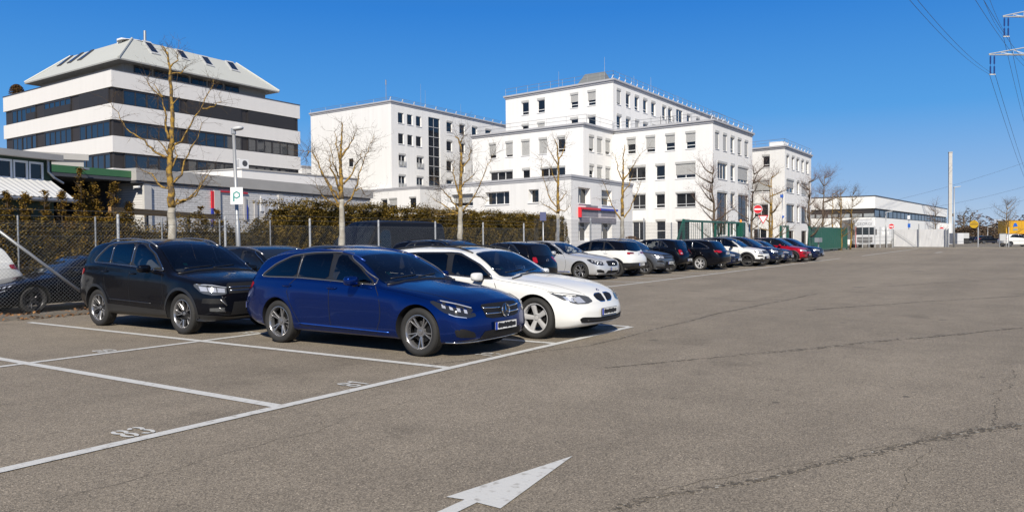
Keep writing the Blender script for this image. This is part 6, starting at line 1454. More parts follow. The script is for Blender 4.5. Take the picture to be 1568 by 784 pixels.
wild_tree('bare_tree', 'fine reddish bare tree just right of the separate white block', 1259, 248, 86, 35, r0=.16, dense=2.2, spread=.34)
wild_tree('bare_tree', 'yellow multi-stemmed bare tree behind the green sliding gate', 1283, 278, 90, 36, bark=BARK, twm=TWIGM, r0=.13, stems=3, dense=1.1, spread=.28)
wild_tree('bare_tree', 'slim yellow bare tree just left of the white lorry', 1302, 280, 93, 37, bark=BARK, twm=TWIGM, r0=.11, stems=1, dense=1.3, spread=.36)
wild_tree('bare_tree', 'small dark bare tree in front of the long white hall', 1432, 304, 118, 38, r0=.12, dense=1.2, spread=.40)
wild_tree('bare_tree', 'round-crowned bare tree in front of the yellow container', 1544, 300, 120, 39, bark=BARK, twm=mat('grey_twig', (.12, .10, .085), .9), r0=.14, dense=1.8, spread=.55)
for k, (px, yt, Z, sd_) in enumerate(((1476, 318, 170, 41), (1486, 322, 185, 42), (1497, 335, 190, 43))):
    wild_tree('bare_tree', ['dark bare tree just right of the lamp mast, in the far clump', 'dark bare tree in the middle of the far clump, behind the yellow disc', 'lowest dark bare tree of the far clump, at its right end'][k], px, yt, Z, sd_, r0=.25, dense=1.1, spread=.5, twm=BARKD, stems=2)
BUSH = mat('brown_bush', (.075, .05, .035), .95, col2=(.12, .085, .05), vscale=3)
def bush(name, label, x, y, rx, ry, h, n, s_, seed, m_=BUSH, cat='bush'):
    rr = random.Random(seed); root = empty(name, (x, y, 0), label, cat); g = MB()
    for i in range(n):
        a = rr.uniform(0, 6.283); r = rr.random()**.55; z = h*rr.random()**.8; k = (1-(z/h)**2.5)**.5; leaf(g, (rx*r*k*math.cos(a), ry*r*k*math.sin(a), z), s_*rr.uniform(.6, 1.4), rr)
    g.build('foliage', m_, root); g = MB()
    for i in range(6): a = i*1.05; g.tube([(0, 0, 0), (rx*.4*math.cos(a), ry*.4*math.sin(a), h*.7)], [.03, .01], 4)
    g.build('stem', TWIG, root)
for k, (px, Z, rx, h, sd_) in enumerate(((1474, 165, 5, 3.2, 1), (1490, 168, 6, 3.6, 2), (1505, 172, 5, 3.4, 3), (1532, 178, 5, 4.2, 4))):
    q = at(px, 372, Z); bush('bush', ['brown bush under the far bare trees, behind the white trailer', 'brown bush directly behind the yellow disc sign', 'reddish brown bush right of the yellow disc sign', 'dark bush left of the yellow container'][k], q[0], q[1], rx, rx, h, 1500, .28, sd_)
q = at(966, 370, 52); bush('bush', 'low tan shrub by the forked yellow tree, before the white wing', q[0], q[1], 1.6, 1.2, 1.7, 1400, .07, 9, mat('tan_leaf', (.20, .12, .06), .9, var=.3))
q = at(1376, 372, 112); bush('bush', 'yellow-green bush left of the white screen, below the signs', q[0], q[1], 1.6, 1.2, 1.4, 900, .12, 10, mat('olive_leaf', (.13, .10, .02), .9, var=.3))
rr = random.Random(77); g = MB()
for i in range(9000):
    x = rr.uniform(330, 420); y = rr.uniform(-160, 330); h = 7+3*math.sin(y*.09)+2*math.sin(y*.31+1); z = h*rr.random()**.8; leaf(g, (x, y, z), rr.uniform(.6, 1.3), rr)
tag(g.build('distant_wood', mat('far_wood', (.13, .125, .14), 1.0, var=.2)), kind='stuff')
q = at(25, 135, 100); rp_ = bush('bush', 'small brown evergreen growing on the left end of the striped office roof', 47.5, 108.0, 1.5, 1.2, 2.2, 4200, .13, 12, mat('roof_plant', (.15, .085, .03), .9, var=.3)); 
for o in bpy.data.objects:
    if o.get('label') == 'small brown evergreen growing on the left end of the striped office roof': o.location = tuple(at(26, 146, 99)); o.scale = (.62, .62, .62)

# ------------------------------------------------------------------ fences
WIRE = mat('fence_wire', (.17, .175, .18), .5, metal=.5); POST = mat('fence_post', (.46, .47, .48), .5, metal=.35, var=.12, vscale=6)
def chain_fence(name, label, x0, x1, y, h, posts, hp, z0=.05, cell=.080, r=.0015, barbs=2, rp=.032, pm=POST):
    root = empty(name, (0, 0, 0), label, 'fence'); g = MB()
    n = int((x1-x0+h)/cell)
    for sgn in (1, -1):
        for i in range(n):
            xs = x0-h+i*cell if sgn > 0 else x0+i*cell
            a = [xs, z0]; b = [xs+sgn*h, z0+h]
            for q, o_ in ((a, b), (b, a)):
                if q[0] < x0: f = (x0-q[0])/(o_[0]-q[0]+1e-9); q[0], q[1] = x0, q[1]+(o_[1]-q[1])*f
                if q[0] > x1: f = (q[0]-x1)/(q[0]-o_[0]+1e-9); q[0], q[1] = x1, q[1]+(o_[1]-q[1])*f
            if abs(a[0]-b[0]) < .05 or not (x0-.01 <= a[0] <= x1+.01) or not (x0-.01 <= b[0] <= x1+.01): continue
            g.tube([(a[0], y+sgn*.002, a[1]), (b[0], y+sgn*.002, b[1])], r, 3, 0, False)
    for k in range(3): z = z0+h*(.02, .5, .985)[k]; g.tube([(x0, y, z), (x1, y, z)], .003, 4, 0, False)
    g.build('mesh', WIRE, root)
    g = MB()
    for k in range(barbs): g.tube([(x0, y, z0+h+.13*(k+1)), (x1, y, z0+h+.13*(k+1))], .0035, 4, 0, False)
    if barbs: g.build('top_wire', WIRE, root)
    for x in posts: g = MB(); g.tube([(x, y+rp+.004, 0), (x, y+rp+.004, hp)], rp, 10); g.lathe([(hp, rp*1.05), (hp+.02, rp*.7), (hp+.025, 0)], 10, 'z', (x, y+rp+.004, 0)); g.build('post', pm, root, smooth=True, angle=50)
    return root
px_ = [182, 346, 475, 578, 665, 740, 803]; X1s = [on_y(q, 340, 17.72)[0] for q in px_]; dx = (X1s[-1]-X1s[0])/6; posts = [X1s[0]+dx*k for k in range(-2, 7)]
zt = on_y(182, 329.5, 17.72)[2]
f1 = chain_fence('wire_fence', 'near chain-link fence on bright steel posts behind the parked cars', 1.5, posts[-1]+1.1, 17.72, 1.98, posts[1:], float(zt), barbs=2)
a, b = on_y(-8, 349, 17.8), on_y(150, 466, 17.8); g = MB(); g.tube([a, b], .032, 8); g.build('strut', STEEL, f1, smooth=True)
px2 = [28, 146, 247, 337]; X2 = [on_y(q, 340, 22.9)[0] for q in px2]; dx2 = (X2[-1]-X2[0])/3
chain_fence('wire_fence', 'farther chain-link fence on thin dull posts along the conifers', 2, 18.5, 22.9, 1.75, [X2[0]+dx2*k for k in range(0, 5)], float(on_y(146, 333, 22.9)[2]), cell=.12, r=.0011, barbs=3, rp=.026, pm=STEEL)
# welded panel fence farther on
wf = empty('panel_fence', (0, 0, 0), 'light welded mesh fence in front of the white entrance wing', 'fence'); g = MB(); xa, xb = posts[-1]+1.2, 50.5; x = xa
while x < xb: g.tube([(x, 18.0, .08), (x, 18.0, 2.45)], .003, 3, 0, False); x += .06
for k in range(13): g.tube([(xa, 18.0, .1+k*.195), (xb, 18.0, .1+k*.195)], .0035, 3, 0, False)
g.build('mesh', WIRE, wf)
for q in (855.5, 905.5, 987, 1029): x = on_y(q, 350, 18.0)[0]; g = MB(); g.box(x-.03, x+.03, 18.01, 18.07, 0, float(on_y(q, 334, 18.0)[2]) if q in (905.5, 987) else 2.5); g.build('post', POST, wf)
# green gates
GREEN = mat('gate_green', (.012, .085, .06), .4, var=.1); GREENP = mat('gate_panel_green', (.012, .095, .06), .55, var=.12, vscale=1.5)
x0, zt = on_y(1047, 337, 18.3)[0], float(on_y(1047, 336.5, 18.3)[2]); x1 = on_y(1131, 345, 18.3)[0]
gg = empty('bar_gate', (0, 0, 0), 'open green steel bar gate with a slanting brace, behind the parked cars', 'gate'); g = MB()
g.box(x0, x1, 18.24, 18.36, zt-.14, zt); g.box(x0, x1, 18.24, 18.36, .15, .33); g.box(x0-.07, x0+.07, 18.23, 18.37, .15, zt+.02)
for f in (.3, .54, .79): xx = x0+(x1-x0)*f; g.box(xx-.09, xx+.09, 18.25, 18.35, .33, zt-.14)
g.obox(((x0-1.7+x0)/2, 18.3, (.6+zt)/2), (.85, 0, (zt-.6)/2), (0, .05, 0), (.05, 0, -.05)); g.build('frame', GREEN, gg)
g = MB(); x = x0+.2
while x < x1-.1: g.box(x-.012, x+.012, 18.29, 18.31, .33, zt-.14); x += .36
g.build('bars', GREEN, gg)
gp = empty('gate_post', (x1+.5, 18.3, 0), 'stout green gate post topped by an orange beacon', 'gate post'); g = MB(); g.box(-.35, .35, -.25, .25, 0, zt-.02); g.box(-.5, -.36, -.1, .1, 0, zt-.3); g.build('column', GREEN, gp); g = MB(); g.lathe([(zt-.02, .09), (zt+.12, .085), (zt+.19, .05), (zt+.2, 0)], 12, 'z'); g.build('beacon', mat('beacon_orange', (.75, .25, .02), .3), gp, smooth=True)
pA, pB = pl(1239, 386.5), pl(1297, 382.0); d = (pB-pA)[:2]; l = float(np.linalg.norm(d)); d = d/l; nn = np.array([d[1], -d[0]]); hg = float(at(1268, 347.5, 80.5)[2])
sg = empty('sliding_gate', (0, 0, 0), 'closed green sheet-filled sliding gate at the far end of the parking row', 'gate'); Zg = float((pA-CAM)@FWD)
def gb(g, u0, u1, za, zb, d0=-.05, d1=.05, mi=0): c = pA[:2]+d*(u0+u1)/2+nn*(d0+d1)/2; g.obox((*c, (za+zb)/2), (*(d*(u1-u0)/2), 0), (*(nn*(d1-d0)/2), 0), (0, 0, (zb-za)/2), mi)
g = MB(); gb(g, 0, l, hg-.12, hg); gb(g, 0, l, .15, .32); gb(g, l-.28, l+.1, 0, hg+.12); gb(g, -.1, .35, 0, hg+.05); gb(g, 1.1, 1.5, .32, hg-.12); g.build('frame', GREEN, sg); g = MB(); gb(g, .35, l-.28, .32, hg-.12, -.03, .03)
for k in range(16): gb(g, 1.6+k*(l-2)/16, 1.64+k*(l-2)/16, .33, hg-.13, .03, .05)
g.build('sheet', GREENP, sg); c = pA[:2]+d*(l*.02)+nn*.8; lb = empty('letter_box', (c[0], c[1], 0), 'grey metal cabinet on a post before the green sliding gate', 'cabinet'); g = MB(); g.box(-.75, .75, -.2, .2, 1.0, 1.45); g.build('case', STEEL, lb); g = MB(); g.box(-.05, .05, -.05, .05, 0, 1.0); g.build('leg', STEEL, lb)
q = on_y(1201, 360, 18.6); sgf = empty('side_gate', (q[0], 18.6, 0), 'narrow green pedestrian gate frame between the signs and the sliding gate', 'gate'); g = MB(); h_ = float(on_y(1201, 345.5, 18.6)[2])
for x in (-1.1, 1.1): g.box(x-.12, x+.12, -.1, .1, 0, h_)
g.box(-.98, .98, -.06, .06, h_-.15, h_-.01); g.build('frame', GREEN, sgf)
# ------------------------------------------------------------------ lamp posts, signs
LAMPW = mat('lamp_grey', (.50, .51, .52), .4); POLE = mat('lamp_pole', (.36, .37, .38), .45, metal=.4, var=.15, vscale=4)
def street_lamp(label, px_top, py_top, Z, lean=(0, 0), head=.24, r=.055, dirx=1):
    p_ = at(px_top, py_top, Z); root = empty('street_lamp', (p_[0]+lean[0], p_[1]+lean[1], 0), label, 'lamp'); H = float(p_[2]); v = Vector((-lean[0], -lean[1], H))
    g = MB(); g.tube([(0, 0, 0), v*.45, v*.46, v], [r*1.25, r*1.1, r*.85, r*.75], 10); g.build('pole', POLE, root, smooth=True)
    D = Vector((RGT[0], RGT[1], 0)).normalized()*dirx; g = MB(); c = v+D*head*.50+Vector((0, 0, .05)); vs = []
    ang = math.atan2(D.y, D.x); t = MB(); ellips(t, (0, 0, 0), (head*.62, .12, .055), 14, 8, 0, .8); M = Matrix.Rotation(ang, 4, 'Z') @ Matrix.Rotation(-.14, 4, 'Y'); t.v = [tuple(M @ Vector(q)+c) for q in t.v]; t.build('lamp_head', LAMPW, root, smooth=True); g.tube([v-Vector((0, 0, .1)), v+Vector((0, 0, .05))], r*1.1, 8); g.build('collar', POLE, root); return root, v, H
lp, v, H = street_lamp('leaning grey street lamp carrying a white parking sign, by the brick hall', 357.5, 200, 20.8, lean=(float(at(364, 340, 20.8)[0]-at(358.5, 340, 20.8)[0])*1.25, float(at(364, 340, 20.8)[1]-at(358.5, 340, 20.8)[1])*1.25), r=.058)
f = (3.0)/H; c_ = v*f
sc_ = at(362.5, 300, 20.6); ps = empty('parking_sign', (sc_[0], sc_[1], sc_[2]), 'white square sign with a green hexagonal letter p on the leaning lamp post', 'sign', _th-math.pi/2)
g = MB(); g.box(-.165, .165, -.012, .012, -.225, .225); g.build('plate', mat('sign_white', (.74, .75, .75), .5), ps); g = MB(); R6 = .085; 
for k in range(6):
    a0, a1 = math.pi/2+k*math.pi/3, math.pi/2+(k+1)*math.pi/3; g.add([((R6-.018)*math.cos(a0), -.015, .02+(R6-.018)*math.sin(a0)), ((R6+.018)*math.cos(a0), -.015, .02+(R6+.018)*math.sin(a0)), ((R6+.018)*math.cos(a1), -.015, .02+(R6+.018)*math.sin(a1)), ((R6-.018)*math.cos(a1), -.015, .02+(R6-.018)*math.sin(a1))], [(0, 1, 2, 3)])
g.box(-R6*.87-.018, -R6*.87+.018, -.016, -.0155, -.15, .0); g.build('letter_mark', mat('teal', (.0, .22, .20), .5), ps)
street_lamp('tall thin grey lamp mast right of the white screen', 1461, 287, 97, r=.085, head=.8)
street_lamp('grey lamp pole standing before the nearer white wing', 1147.5, 293, 57, r=.06, head=.3)
street_lamp('small far lamp pole between the yellow disc and the container', 1512.5, 348, 150, r=.06, head=.8)
street_lamp('short white lamp pole in front of the long hall, above the lorry', 1357, 325, 104, r=.06, head=.8)
def sign_pole(label, px, ytop, Z, r=.03): p_ = at(px, ytop, Z); root = empty('sign_post', (p_[0], p_[1], 0), label, 'sign post'); g = MB(); g.tube([(0, 0, 0), (0, 0, float(p_[2]))], r, 8); g.build('pole', STEEL, root, smooth=True); return root
RED = mat('traffic_red', (.55, .012, .02), .4); WH = mat('traffic_white', (.78, .78, .78), .4); BLU = mat('traffic_blue', (.01, .10, .45), .4)
def facing(root, px): root.rotation_euler = (0, 0, math.atan2(ray(px, 360)[1], ray(px, 360)[0])-math.pi/2)
def no_entry(label, px, py, Z, dia, back=False):
    c = at(px, py, Z); o = empty('no_entry_sign', c, label, 'sign'); facing(o, px); g = MB(); g.lathe([(.01, dia/2), (-.01, dia/2), (-.012, dia/2*.94)], 28, 'y', mi=1); g.lathe([(-.0125, dia/2*.94), (-.0125, 0)], 28, 'y'); g.lathe([(.011, dia/2), (.011, 0)], 28, 'y', mi=1); g.build('disc', [RED, WH], o); g = MB(); g.box(-dia*.38, dia*.38, -.018, -.014, -dia*.085, dia*.085); g.build('bar', WH, o); return o
sign_pole('thin grey post carrying the no-entry and give-way signs', 1161, 315, 55.3); no_entry('red and white no-entry disc above the give-way triangle', 1160.5, 320.5, 55.15, .62)
c = at(1168.5, 334.5, 55.0); gw = empty('give_way_sign', c, 'white give-way triangle with red border, below the no-entry disc', 'sign'); facing(gw, 1168); s_ = .70; g = MB()
tri = lambda k, y: [(-s_/2*k, y, s_*.30*k), (s_/2*k, y, s_*.30*k), (0, y, -s_*.58*k)]
g.add(tri(1, -.01)+tri(1, .01), [(0, 2, 1), (3, 4, 5), (0, 1, 4, 3), (1, 2, 5, 4), (2, 0, 3, 5)]); g.build('border', RED, gw); g = MB(); g.add(tri(.72, -.014), [(0, 2, 1)]); g.build('face', WH, gw)
no_entry('small no-entry disc left of the white screen', 1365, 346.7, 104, .72); sign_pole('post of the small no-entry disc by the white screen', 1356, 325, 104.5, .05)
no_entry('red no-entry disc peeping over the top of the white screen', 1442, 351, 112, .6)
for i, (px, py, w_, h_, m_, lb) in enumerate(((1391.5, 333, .32, .5, WH, 'small white and red notice on the post behind the white screen'), (1392, 345.5, .34, .55, BLU, 'small blue notice below the white one behind the screen'), (1355.5, 350.5, .42, .42, WH, 'upper pair of white plates left of the white screen'), (1355.5, 357, .75, .4, WH, 'lower pair of white plates left of the white screen'), (831.5, 331.5, .26, .36, mat('slate_blue', (.06, .07, .16), .5), 'small slate blue plate on a post before the hedge end'), (1197, 300.5, .26, .26, BLU, 'small blue plate on the pole left of the separate white block'), (1199, 332, .17, .17, BLU, 'little round-edged blue plate above the pedestrian gate'))):
    Z = (110, 110, 104.2, 104.2, 32.5, 66, 66)[i]; c = at(px, py, Z); o = empty('notice_plate', c, lb, 'sign'); facing(o, px); g = MB()
    if i in (2, 3): 
        for x in (-.22, .22): g.box(x-w_*.26, x+w_*.26, -.02, .02, -h_/2, h_/2)
    else: g.box(-w_/2, w_/2, -.02, .02, -h_/2, h_/2)
    g.build('plate', m_, o)
sign_pole('thin post carrying the slate blue plate before the hedge end', 831.5, 328, 32.6, .03); sign_pole('thin pole carrying the blue plates beside the pedestrian gate', 1198, 296, 66.1, .04); sign_pole('thin post carrying the small notices behind the white screen', 1391.7, 331, 110.2, .05)
# yellow disc
c = at(1491.5, 343.5, 125); yd = empty('disc_sign', c, 'round yellow advertising disc on a post by the far bushes', 'sign'); facing(yd, 1491); g = MB(); g.lathe([(.05, 0), (.05, .62), (-.05, .62), (-.05, 0)], 28, 'y'); g.build('disc', mat('disc_yellow', (.48, .30, .01), .4), yd); g = MB(); g.box(-.52, .52, -.058, -.053, -.08, .06); g.box(-.3, .3, -.058, -.053, .26, .34); g.build('dark_bar', mat('disc_ink', (.16, .09, .02), .5), yd)
g = MB(); g.tube([(.64, .1, -float(c[2])), (.64, .1, .3)], .05, 6); g.build('pole', STEEL, yd)

# ------------------------------------------------------------------ far end of the car park
FX = 108.6
scr = empty('privacy_screen', (0, 0, 0), 'wide white sheeted fence panel closing the far end of the car park', 'screen'); p0, p1 = pl(1369, 379.2), pl(1453, 379.6); hS = float(at(1410, 351.5, float((p0-CAM)@FWD))[2]); dS = (p1-p0)[:2]; lS = float(np.linalg.norm(dS)); dS = dS/lS; nS = np.array([dS[1], -dS[0]])
g = MB(); N = 24
for i in range(N):
    w0, w1 = .014*math.sin(i*1.9)+.02*math.sin(i*.7), .014*math.sin((i+1)*1.9)+.02*math.sin((i+1)*.7); a, b = p0[:2]+dS*lS*i/N, p0[:2]+dS*lS*(i+1)/N
    for z0_, z1_ in ((.12, hS*.5), (hS*.5, hS)):
        k0, k1 = (1 if z0_ < 1 else -1), (-1 if z0_ < 1 else 1); g.quad((*(a+nS*w0*k0), z0_), (*(b+nS*w1*k0), z0_), (*(b+nS*w1*k1*.6), z1_), (*(a+nS*w0*k1*.6), z1_))
g.build('sheet', mat('sheet_white', (.72, .72, .72), .8, var=.08, vscale=.5), scr)
for f in (.0, .475, .955, 1.0): c = p0[:2]+dS*lS*f+nS*.12; g = MB(); g.box(c[0]-.05, c[0]+.05, c[1]-.05, c[1]+.05, 0, hS+(.7 if f == .475 else .05)); g.build('post', STEEL, scr)
g = MB(); g.tube([(*(p0[:2]+nS*.13), hS-.1), (*(p0[:2]+dS*lS*.45+nS*.13), .1)], .018, 6); g.build('brace', STEEL, scr)
ff = empty('wire_fence', (0, 0, 0), 'thin wire fence on slim posts at the far end, before the lorry', 'fence'); pa, pb = pl(1302, 381), pl(1368, 379.4); dd = (pb-pa)[:2]; g = MB()
for hz in (.4, .9, 1.4, 1.9, 2.3): g.tube([(*pa[:2], hz), (*pb[:2], hz)], .012, 4, 0, False)
g.build('mesh', WIRE, ff)
for k, f in enumerate((.12, .27, .42, .56, .68, .84, .97)): c = pa[:2]+dd*f; g = MB(); g.tube([(*c, 0), (*c, 2.75)], .055, 6); g.build('post', mat('post_red', (.45, .16, .15), .5) if k == 0 else POST, ff)
fs2 = empty('wire_fence', (0, 0, 0), 'thin open fence on slim posts at the far end, before the white car', 'fence'); pa, pb = pl(1456, 380), pl(1600, 379.2); dd = (pb-pa)[:2]; g = MB()
for hz in (.3, .8): g.tube([(*pa[:2], hz), (*pb[:2], hz)], .02, 4, 0, False)
g.build('wire', WIRE, fs2)
for q, yt in ((1497.5, 348.5), (1544.5, 348)): c = pl(q, 379.5); Z = float((c-CAM)@FWD); g = MB(); g.tube([(c[0], c[1], 0), (c[0], c[1], float(at(q, yt, Z)[2]))], .055, 6); g.build('post', POST, fs2)
c = pl(1535.5, 378.8); br = empty('barrier_frame', (c[0], c[1], 0), 'low grey barrier frame with a sheet panel in front of the white car', 'barrier'); br.rotation_euler = (0, 0, math.atan2(RGT[1], RGT[0])); g = MB()
for x in (-.42, .42): g.box(x-.04, x+.04, -.04, .04, 0, 1.75)
g.box(-.38, .38, -.04, .04, 1.67, 1.75); g.build('frame', STEEL, br); g = MB(); g.box(-.38, .38, -.015, .015, .85, 1.67); g.build('panel', GREYP, br)
kk = empty('low_wall', (0, 0, 0), 'low pale kerb wall along the far end of the car park', 'kerb wall'); pa, pb = pl(1300, 381.6), pl(1700, 379.4); g = MB(); dd = (pb-pa)[:2]; l = np.linalg.norm(dd); dd /= l; nk = np.array([dd[1], -dd[0]]); g.obox((*((pa+pb)[:2]/2), .08), (*(dd*l/2), 0), (*(nk*.12), 0), (0, 0, .08)); g.build('kerb', CONC, kk)
# white hall
HH = 9.0; A0, A1, A2 = (np.array(pl(*q, HH)[:2]) for q in ((1340, 300.4), (1240, 307.5), (1450.5, 320.6))); A1 = A0+np.array([.8, 30.0])
hl2 = empty('long_hall', (0, 0, 0), 'long low white hall with one dark window band at the far end', 'building'); plan = ccw([tuple(A0), tuple(A1), tuple(A1+A2-A0), tuple(A2)]); g = MB(); zb0, zb1 = 5.05, 6.75
g.prism(plan, zb1, HH); g.prism(plan, 0, zb0); g.build('wall', mat('hall_white', (.80, .80, .78), .7, var=.03), hl2); g = MB(); g.prism(off_poly(plan, -.25), zb0+.001, zb1-.001); g.build('window_band', BANDD, hl2); g = MB(); g.prism(off_poly(plan, .1), HH, HH+.15); g.build('parapet_cap', DSTEEL, hl2)
for (C_, E_, nwin, flip) in ((A0, A1, 14, True), (A0, A2, 22, False)):
    tt = (E_-C_)/np.linalg.norm(E_-C_); nn = np.array([tt[1], -tt[0]]) if not flip else np.array([-tt[1], tt[0]]); Lw = np.linalg.norm(E_-C_)
    for k in range(nwin):
        c = C_+tt*Lw*(k+.5)/nwin-nn*.16; g = MB(); lowhi = (zb0+.12, zb1-.35) if not flip else (zb0+.1, zb0+.75); g.obox((*c, sum(lowhi)/2), (*(tt*Lw/nwin*.42), 0), (*(nn*.06), 0), (0, 0, (lowhi[1]-lowhi[0])/2)); g.build('window', (PANE if k % 3 else BLUEPANE) if not flip else mat('pale_pane', (.30, .32, .33), .2), hl2)
# concrete chimney mast
c = at(1454.8, 372, 140); h_ = float(at(1454.8, 235, 140)[2]); cm = empty('concrete_mast', (c[0], c[1], 0), 'tall square pale concrete chimney at the end of the long hall', 'chimney'); cm.rotation_euler = (0, 0, .3); g = MB(); z = 0
while z < h_-.3: g.box(-.27, .27, -.27, .27, z, min(z+1.2, h_)-.02); g.box(-.25, .25, -.25, .25, min(z+1.2, h_)-.02, min(z+1.2, h_)); z += 1.2
g.build('shaft', mat('mast_concrete', (.47, .46, .44), .85, var=.12), cm); g = MB(); g.box(-.31, .31, -.31, .31, h_, h_+.2); g.build('cap', FASC, cm)
g = MB(); c2 = at(1449, 343, 139); g.box(c2[0]-2, c2[0]+2.0, c2[1]-1, c2[1]+1.2, 0, float(c2[2])); tag(g.build('plinth_shed', FRAME), 'small white lean-to at the foot of the tall concrete chimney', 'shed')
# lorry
LW = mat('lorry_white', (.50, .51, .53), .4); LG = mat('trailer_grey', (.40, .40, .41), .5, var=.08); c = at(1322, 378, 106.5); lo = empty('lorry', (c[0], c[1], 0), 'white articulated lorry parked nose-on at the far end, left of the screen', 'lorry'); lo.rotation_euler = (0, 0, R_(18)-math.pi/2)
# local: nose towards -y
g = MB(); g.prism([(-1.25, -1.1), (-1.1, -1.25), (1.1, -1.25), (1.25, -1.1), (1.25, 1.0), (-1.25, 1.0)], .45, 3.0); g.prism([(-1.2, -.7), (1.2, -.7), (1.2, 1.0), (-1.2, 1.0)], 3.003, 3.75); g.build('cab', LW, lo)
g = MB(); g.box(-1.13, 1.13, -1.275, -1.255, 1.75, 2.75); g.build('windscreen', GLASSF, lo); g = MB(); g.box(-.95, .95, -1.275, -1.255, .55, 1.45)
g.build('grille', FRAMED, lo); g = MB()
for k in range(4): g.box(-.92, .92, -1.29, -1.277, .62+k*.2, .68+k*.2)
g.build('grille_bars', GREYP, lo)
for sx_ in (-1, 1):
    g = MB(); g.box(min(sx_*.72, sx_*1.12), max(sx_*.72, sx_*1.12), -1.285, -1.262, .5, .72); g.build('headlight', LENSB, lo); g = MB(); g.box(min(sx_*1.27, sx_*1.5), max(sx_*1.27, sx_*1.5), -1.15, -1.0, 1.7, 2.5); g.build('wing_mirror', FRAMED, lo)
g = MB(); g.box(-1.15, 1.15, -.78, -.70, 2.82, 3.55); sb_ = g.build('header_board', LW, lo)
def lettering(txt, size, loc, rot, m_, parent, name='lettering'):
    cu = bpy.data.curves.new(name, 'FONT'); cu.body = txt; cu.size = size; cu.align_x = 'CENTER'; cu.align_y = 'CENTER'; cu.extrude = .004; to = bpy.data.objects.new(name, cu); COL.objects.link(to); me = bpy.data.meshes.new_from_object(to.evaluated_get(bpy.context.evaluated_depsgraph_get())); bpy.data.objects.remove(to); me.materials.clear(); me.materials.append(m_); o = bpy.data.objects.new(name, me); COL.objects.link(o); o.parent = parent; o.location = loc; o.rotation_euler = rot; return o
lettering('GEORGI', .52, (0, -.79, 3.2), (math.pi/2, 0, 0), mat('letter_grey', (.12, .12, .13), .5), lo)
g = MB(); g.box(-1.27, 1.27, 1.5, 13, 1.1, 3.95); tr_ = g.build('trailer', LG, lo); lettering('GEORGI', .7, (1.285, 4.2, 3.1), (math.pi/2, 0, math.pi/2), mat('letter_grey', (.12, .12, .13), .5), lo)
g = MB(); g.box(1.272, 1.285, 1.7, 12.8, 1.15, 1.9); g.build('skirt', mat('navy_panel', (.02, .035, .12), .5), lo)
for y in (-.3, 2.4, 9.5, 10.8):
    for sx_ in (-1, 1): g = MB(); g.lathe([(-.14, 0), (-.14, .5), (.14, .5), (.14, 0)], 20, 'x', (sx_*1.08, y, .5)); g.build('wheel', TYRE, lo)
# yellow container, white trailer box, dark cars, distant building
c = at(1540, 378, 150); YC = mat('container_yellow', (.55, .30, .01), .5, var=.12, vscale=1.2); yc = empty('shipping_container', (c[0], c[1], 0), 'bright yellow shipping container with a blue mark behind the white car', 'container'); yc.rotation_euler = (0, 0, math.atan2(RGT[1], RGT[0])); zc = float(at(1540, 355.5, 150)[2]); zt_ = float(at(1540, 338.7, 150)[2])
g = MB(); x = 0.0
while x < 9: g.box(x, x+.18, -.04, 2.4, zc-.3, zt_); g.box(x+.18, x+.30, 0, 2.4, zc-.3, zt_-.002); x += .30
g.build('body', YC, yc); g = MB(); g.box(-.05, 9.1, -.06, 2.45, zt_, zt_+.1); g.box(-.05, 9.1, -.06, 2.45, zc-.42, zc-.303); g.build('frame', mat('rust_rail', (.35, .16, .02), .6), yc)
g = MB(); g.add([(1.35, -.06, zc+.95), (2.3, -.06, zc+1.1), (1.95, -.06, zc+1.75), (1.55, -.06, zc+1.7)], [(0, 1, 2, 3)]); g.add([(1.3, -.062, zc+.3), (2.3, -.062, zc+.3), (2.2, -.062, zc+.65), (1.45, -.062, zc+.65)], [(0, 1, 2, 3)], 1); g.build('mark', [BLU, mat('worn_blue', (.22, .25, .25), .6)], yc)
g = MB(); g.box(.2, 8.8, .3, 2.2, .45, zc-.425); g.build('chassis', DARK, yc)
for x in (1.0, 2.3, 7.0): g = MB(); g.lathe([(0, 0), (0, .5), (.4, .5), (.4, 0)], 18, 'y', (x, .1, .5)); g.build('wheel', TYRE, yc)
c = at(1466, 374.5, 118); bx = empty('box_trailer', (c[0], c[1], 0), 'white and grey box trailer right of the tall lamp mast', 'trailer'); bx.rotation_euler = (0, 0, math.atan2(RGT[1], RGT[0])); g = MB(); g.box(.0, .95, 0, 2.2, .25, 1.9); g.box(.0, .95, -.01, .003, .3, .34); g.build('body', LW, bx); g = MB(); g.box(.955, 1.8, .02, 2.1, 1.1, 1.9); g.build('panel', GREYP, bx); g = MB(); g.box(.955, 1.8, .1, 2.0, .25, 1.095); g.build('base', DARK, bx)
c = at(1519, 352, 380); g = MB(); g.box(c[0]-14, c[0]+14, c[1]-22, c[1]+13, 0, float(c[2])+1.0); g.box(c[0]-4, c[0]+4, c[1]-8, c[1]-1, float(c[2])+1.003, float(c[2])+5); tag(g.build('distant_building', mat('far_white', (.38, .42, .48), .9)), 'distant pale flat-roofed building between the bushes and the container', 'building')
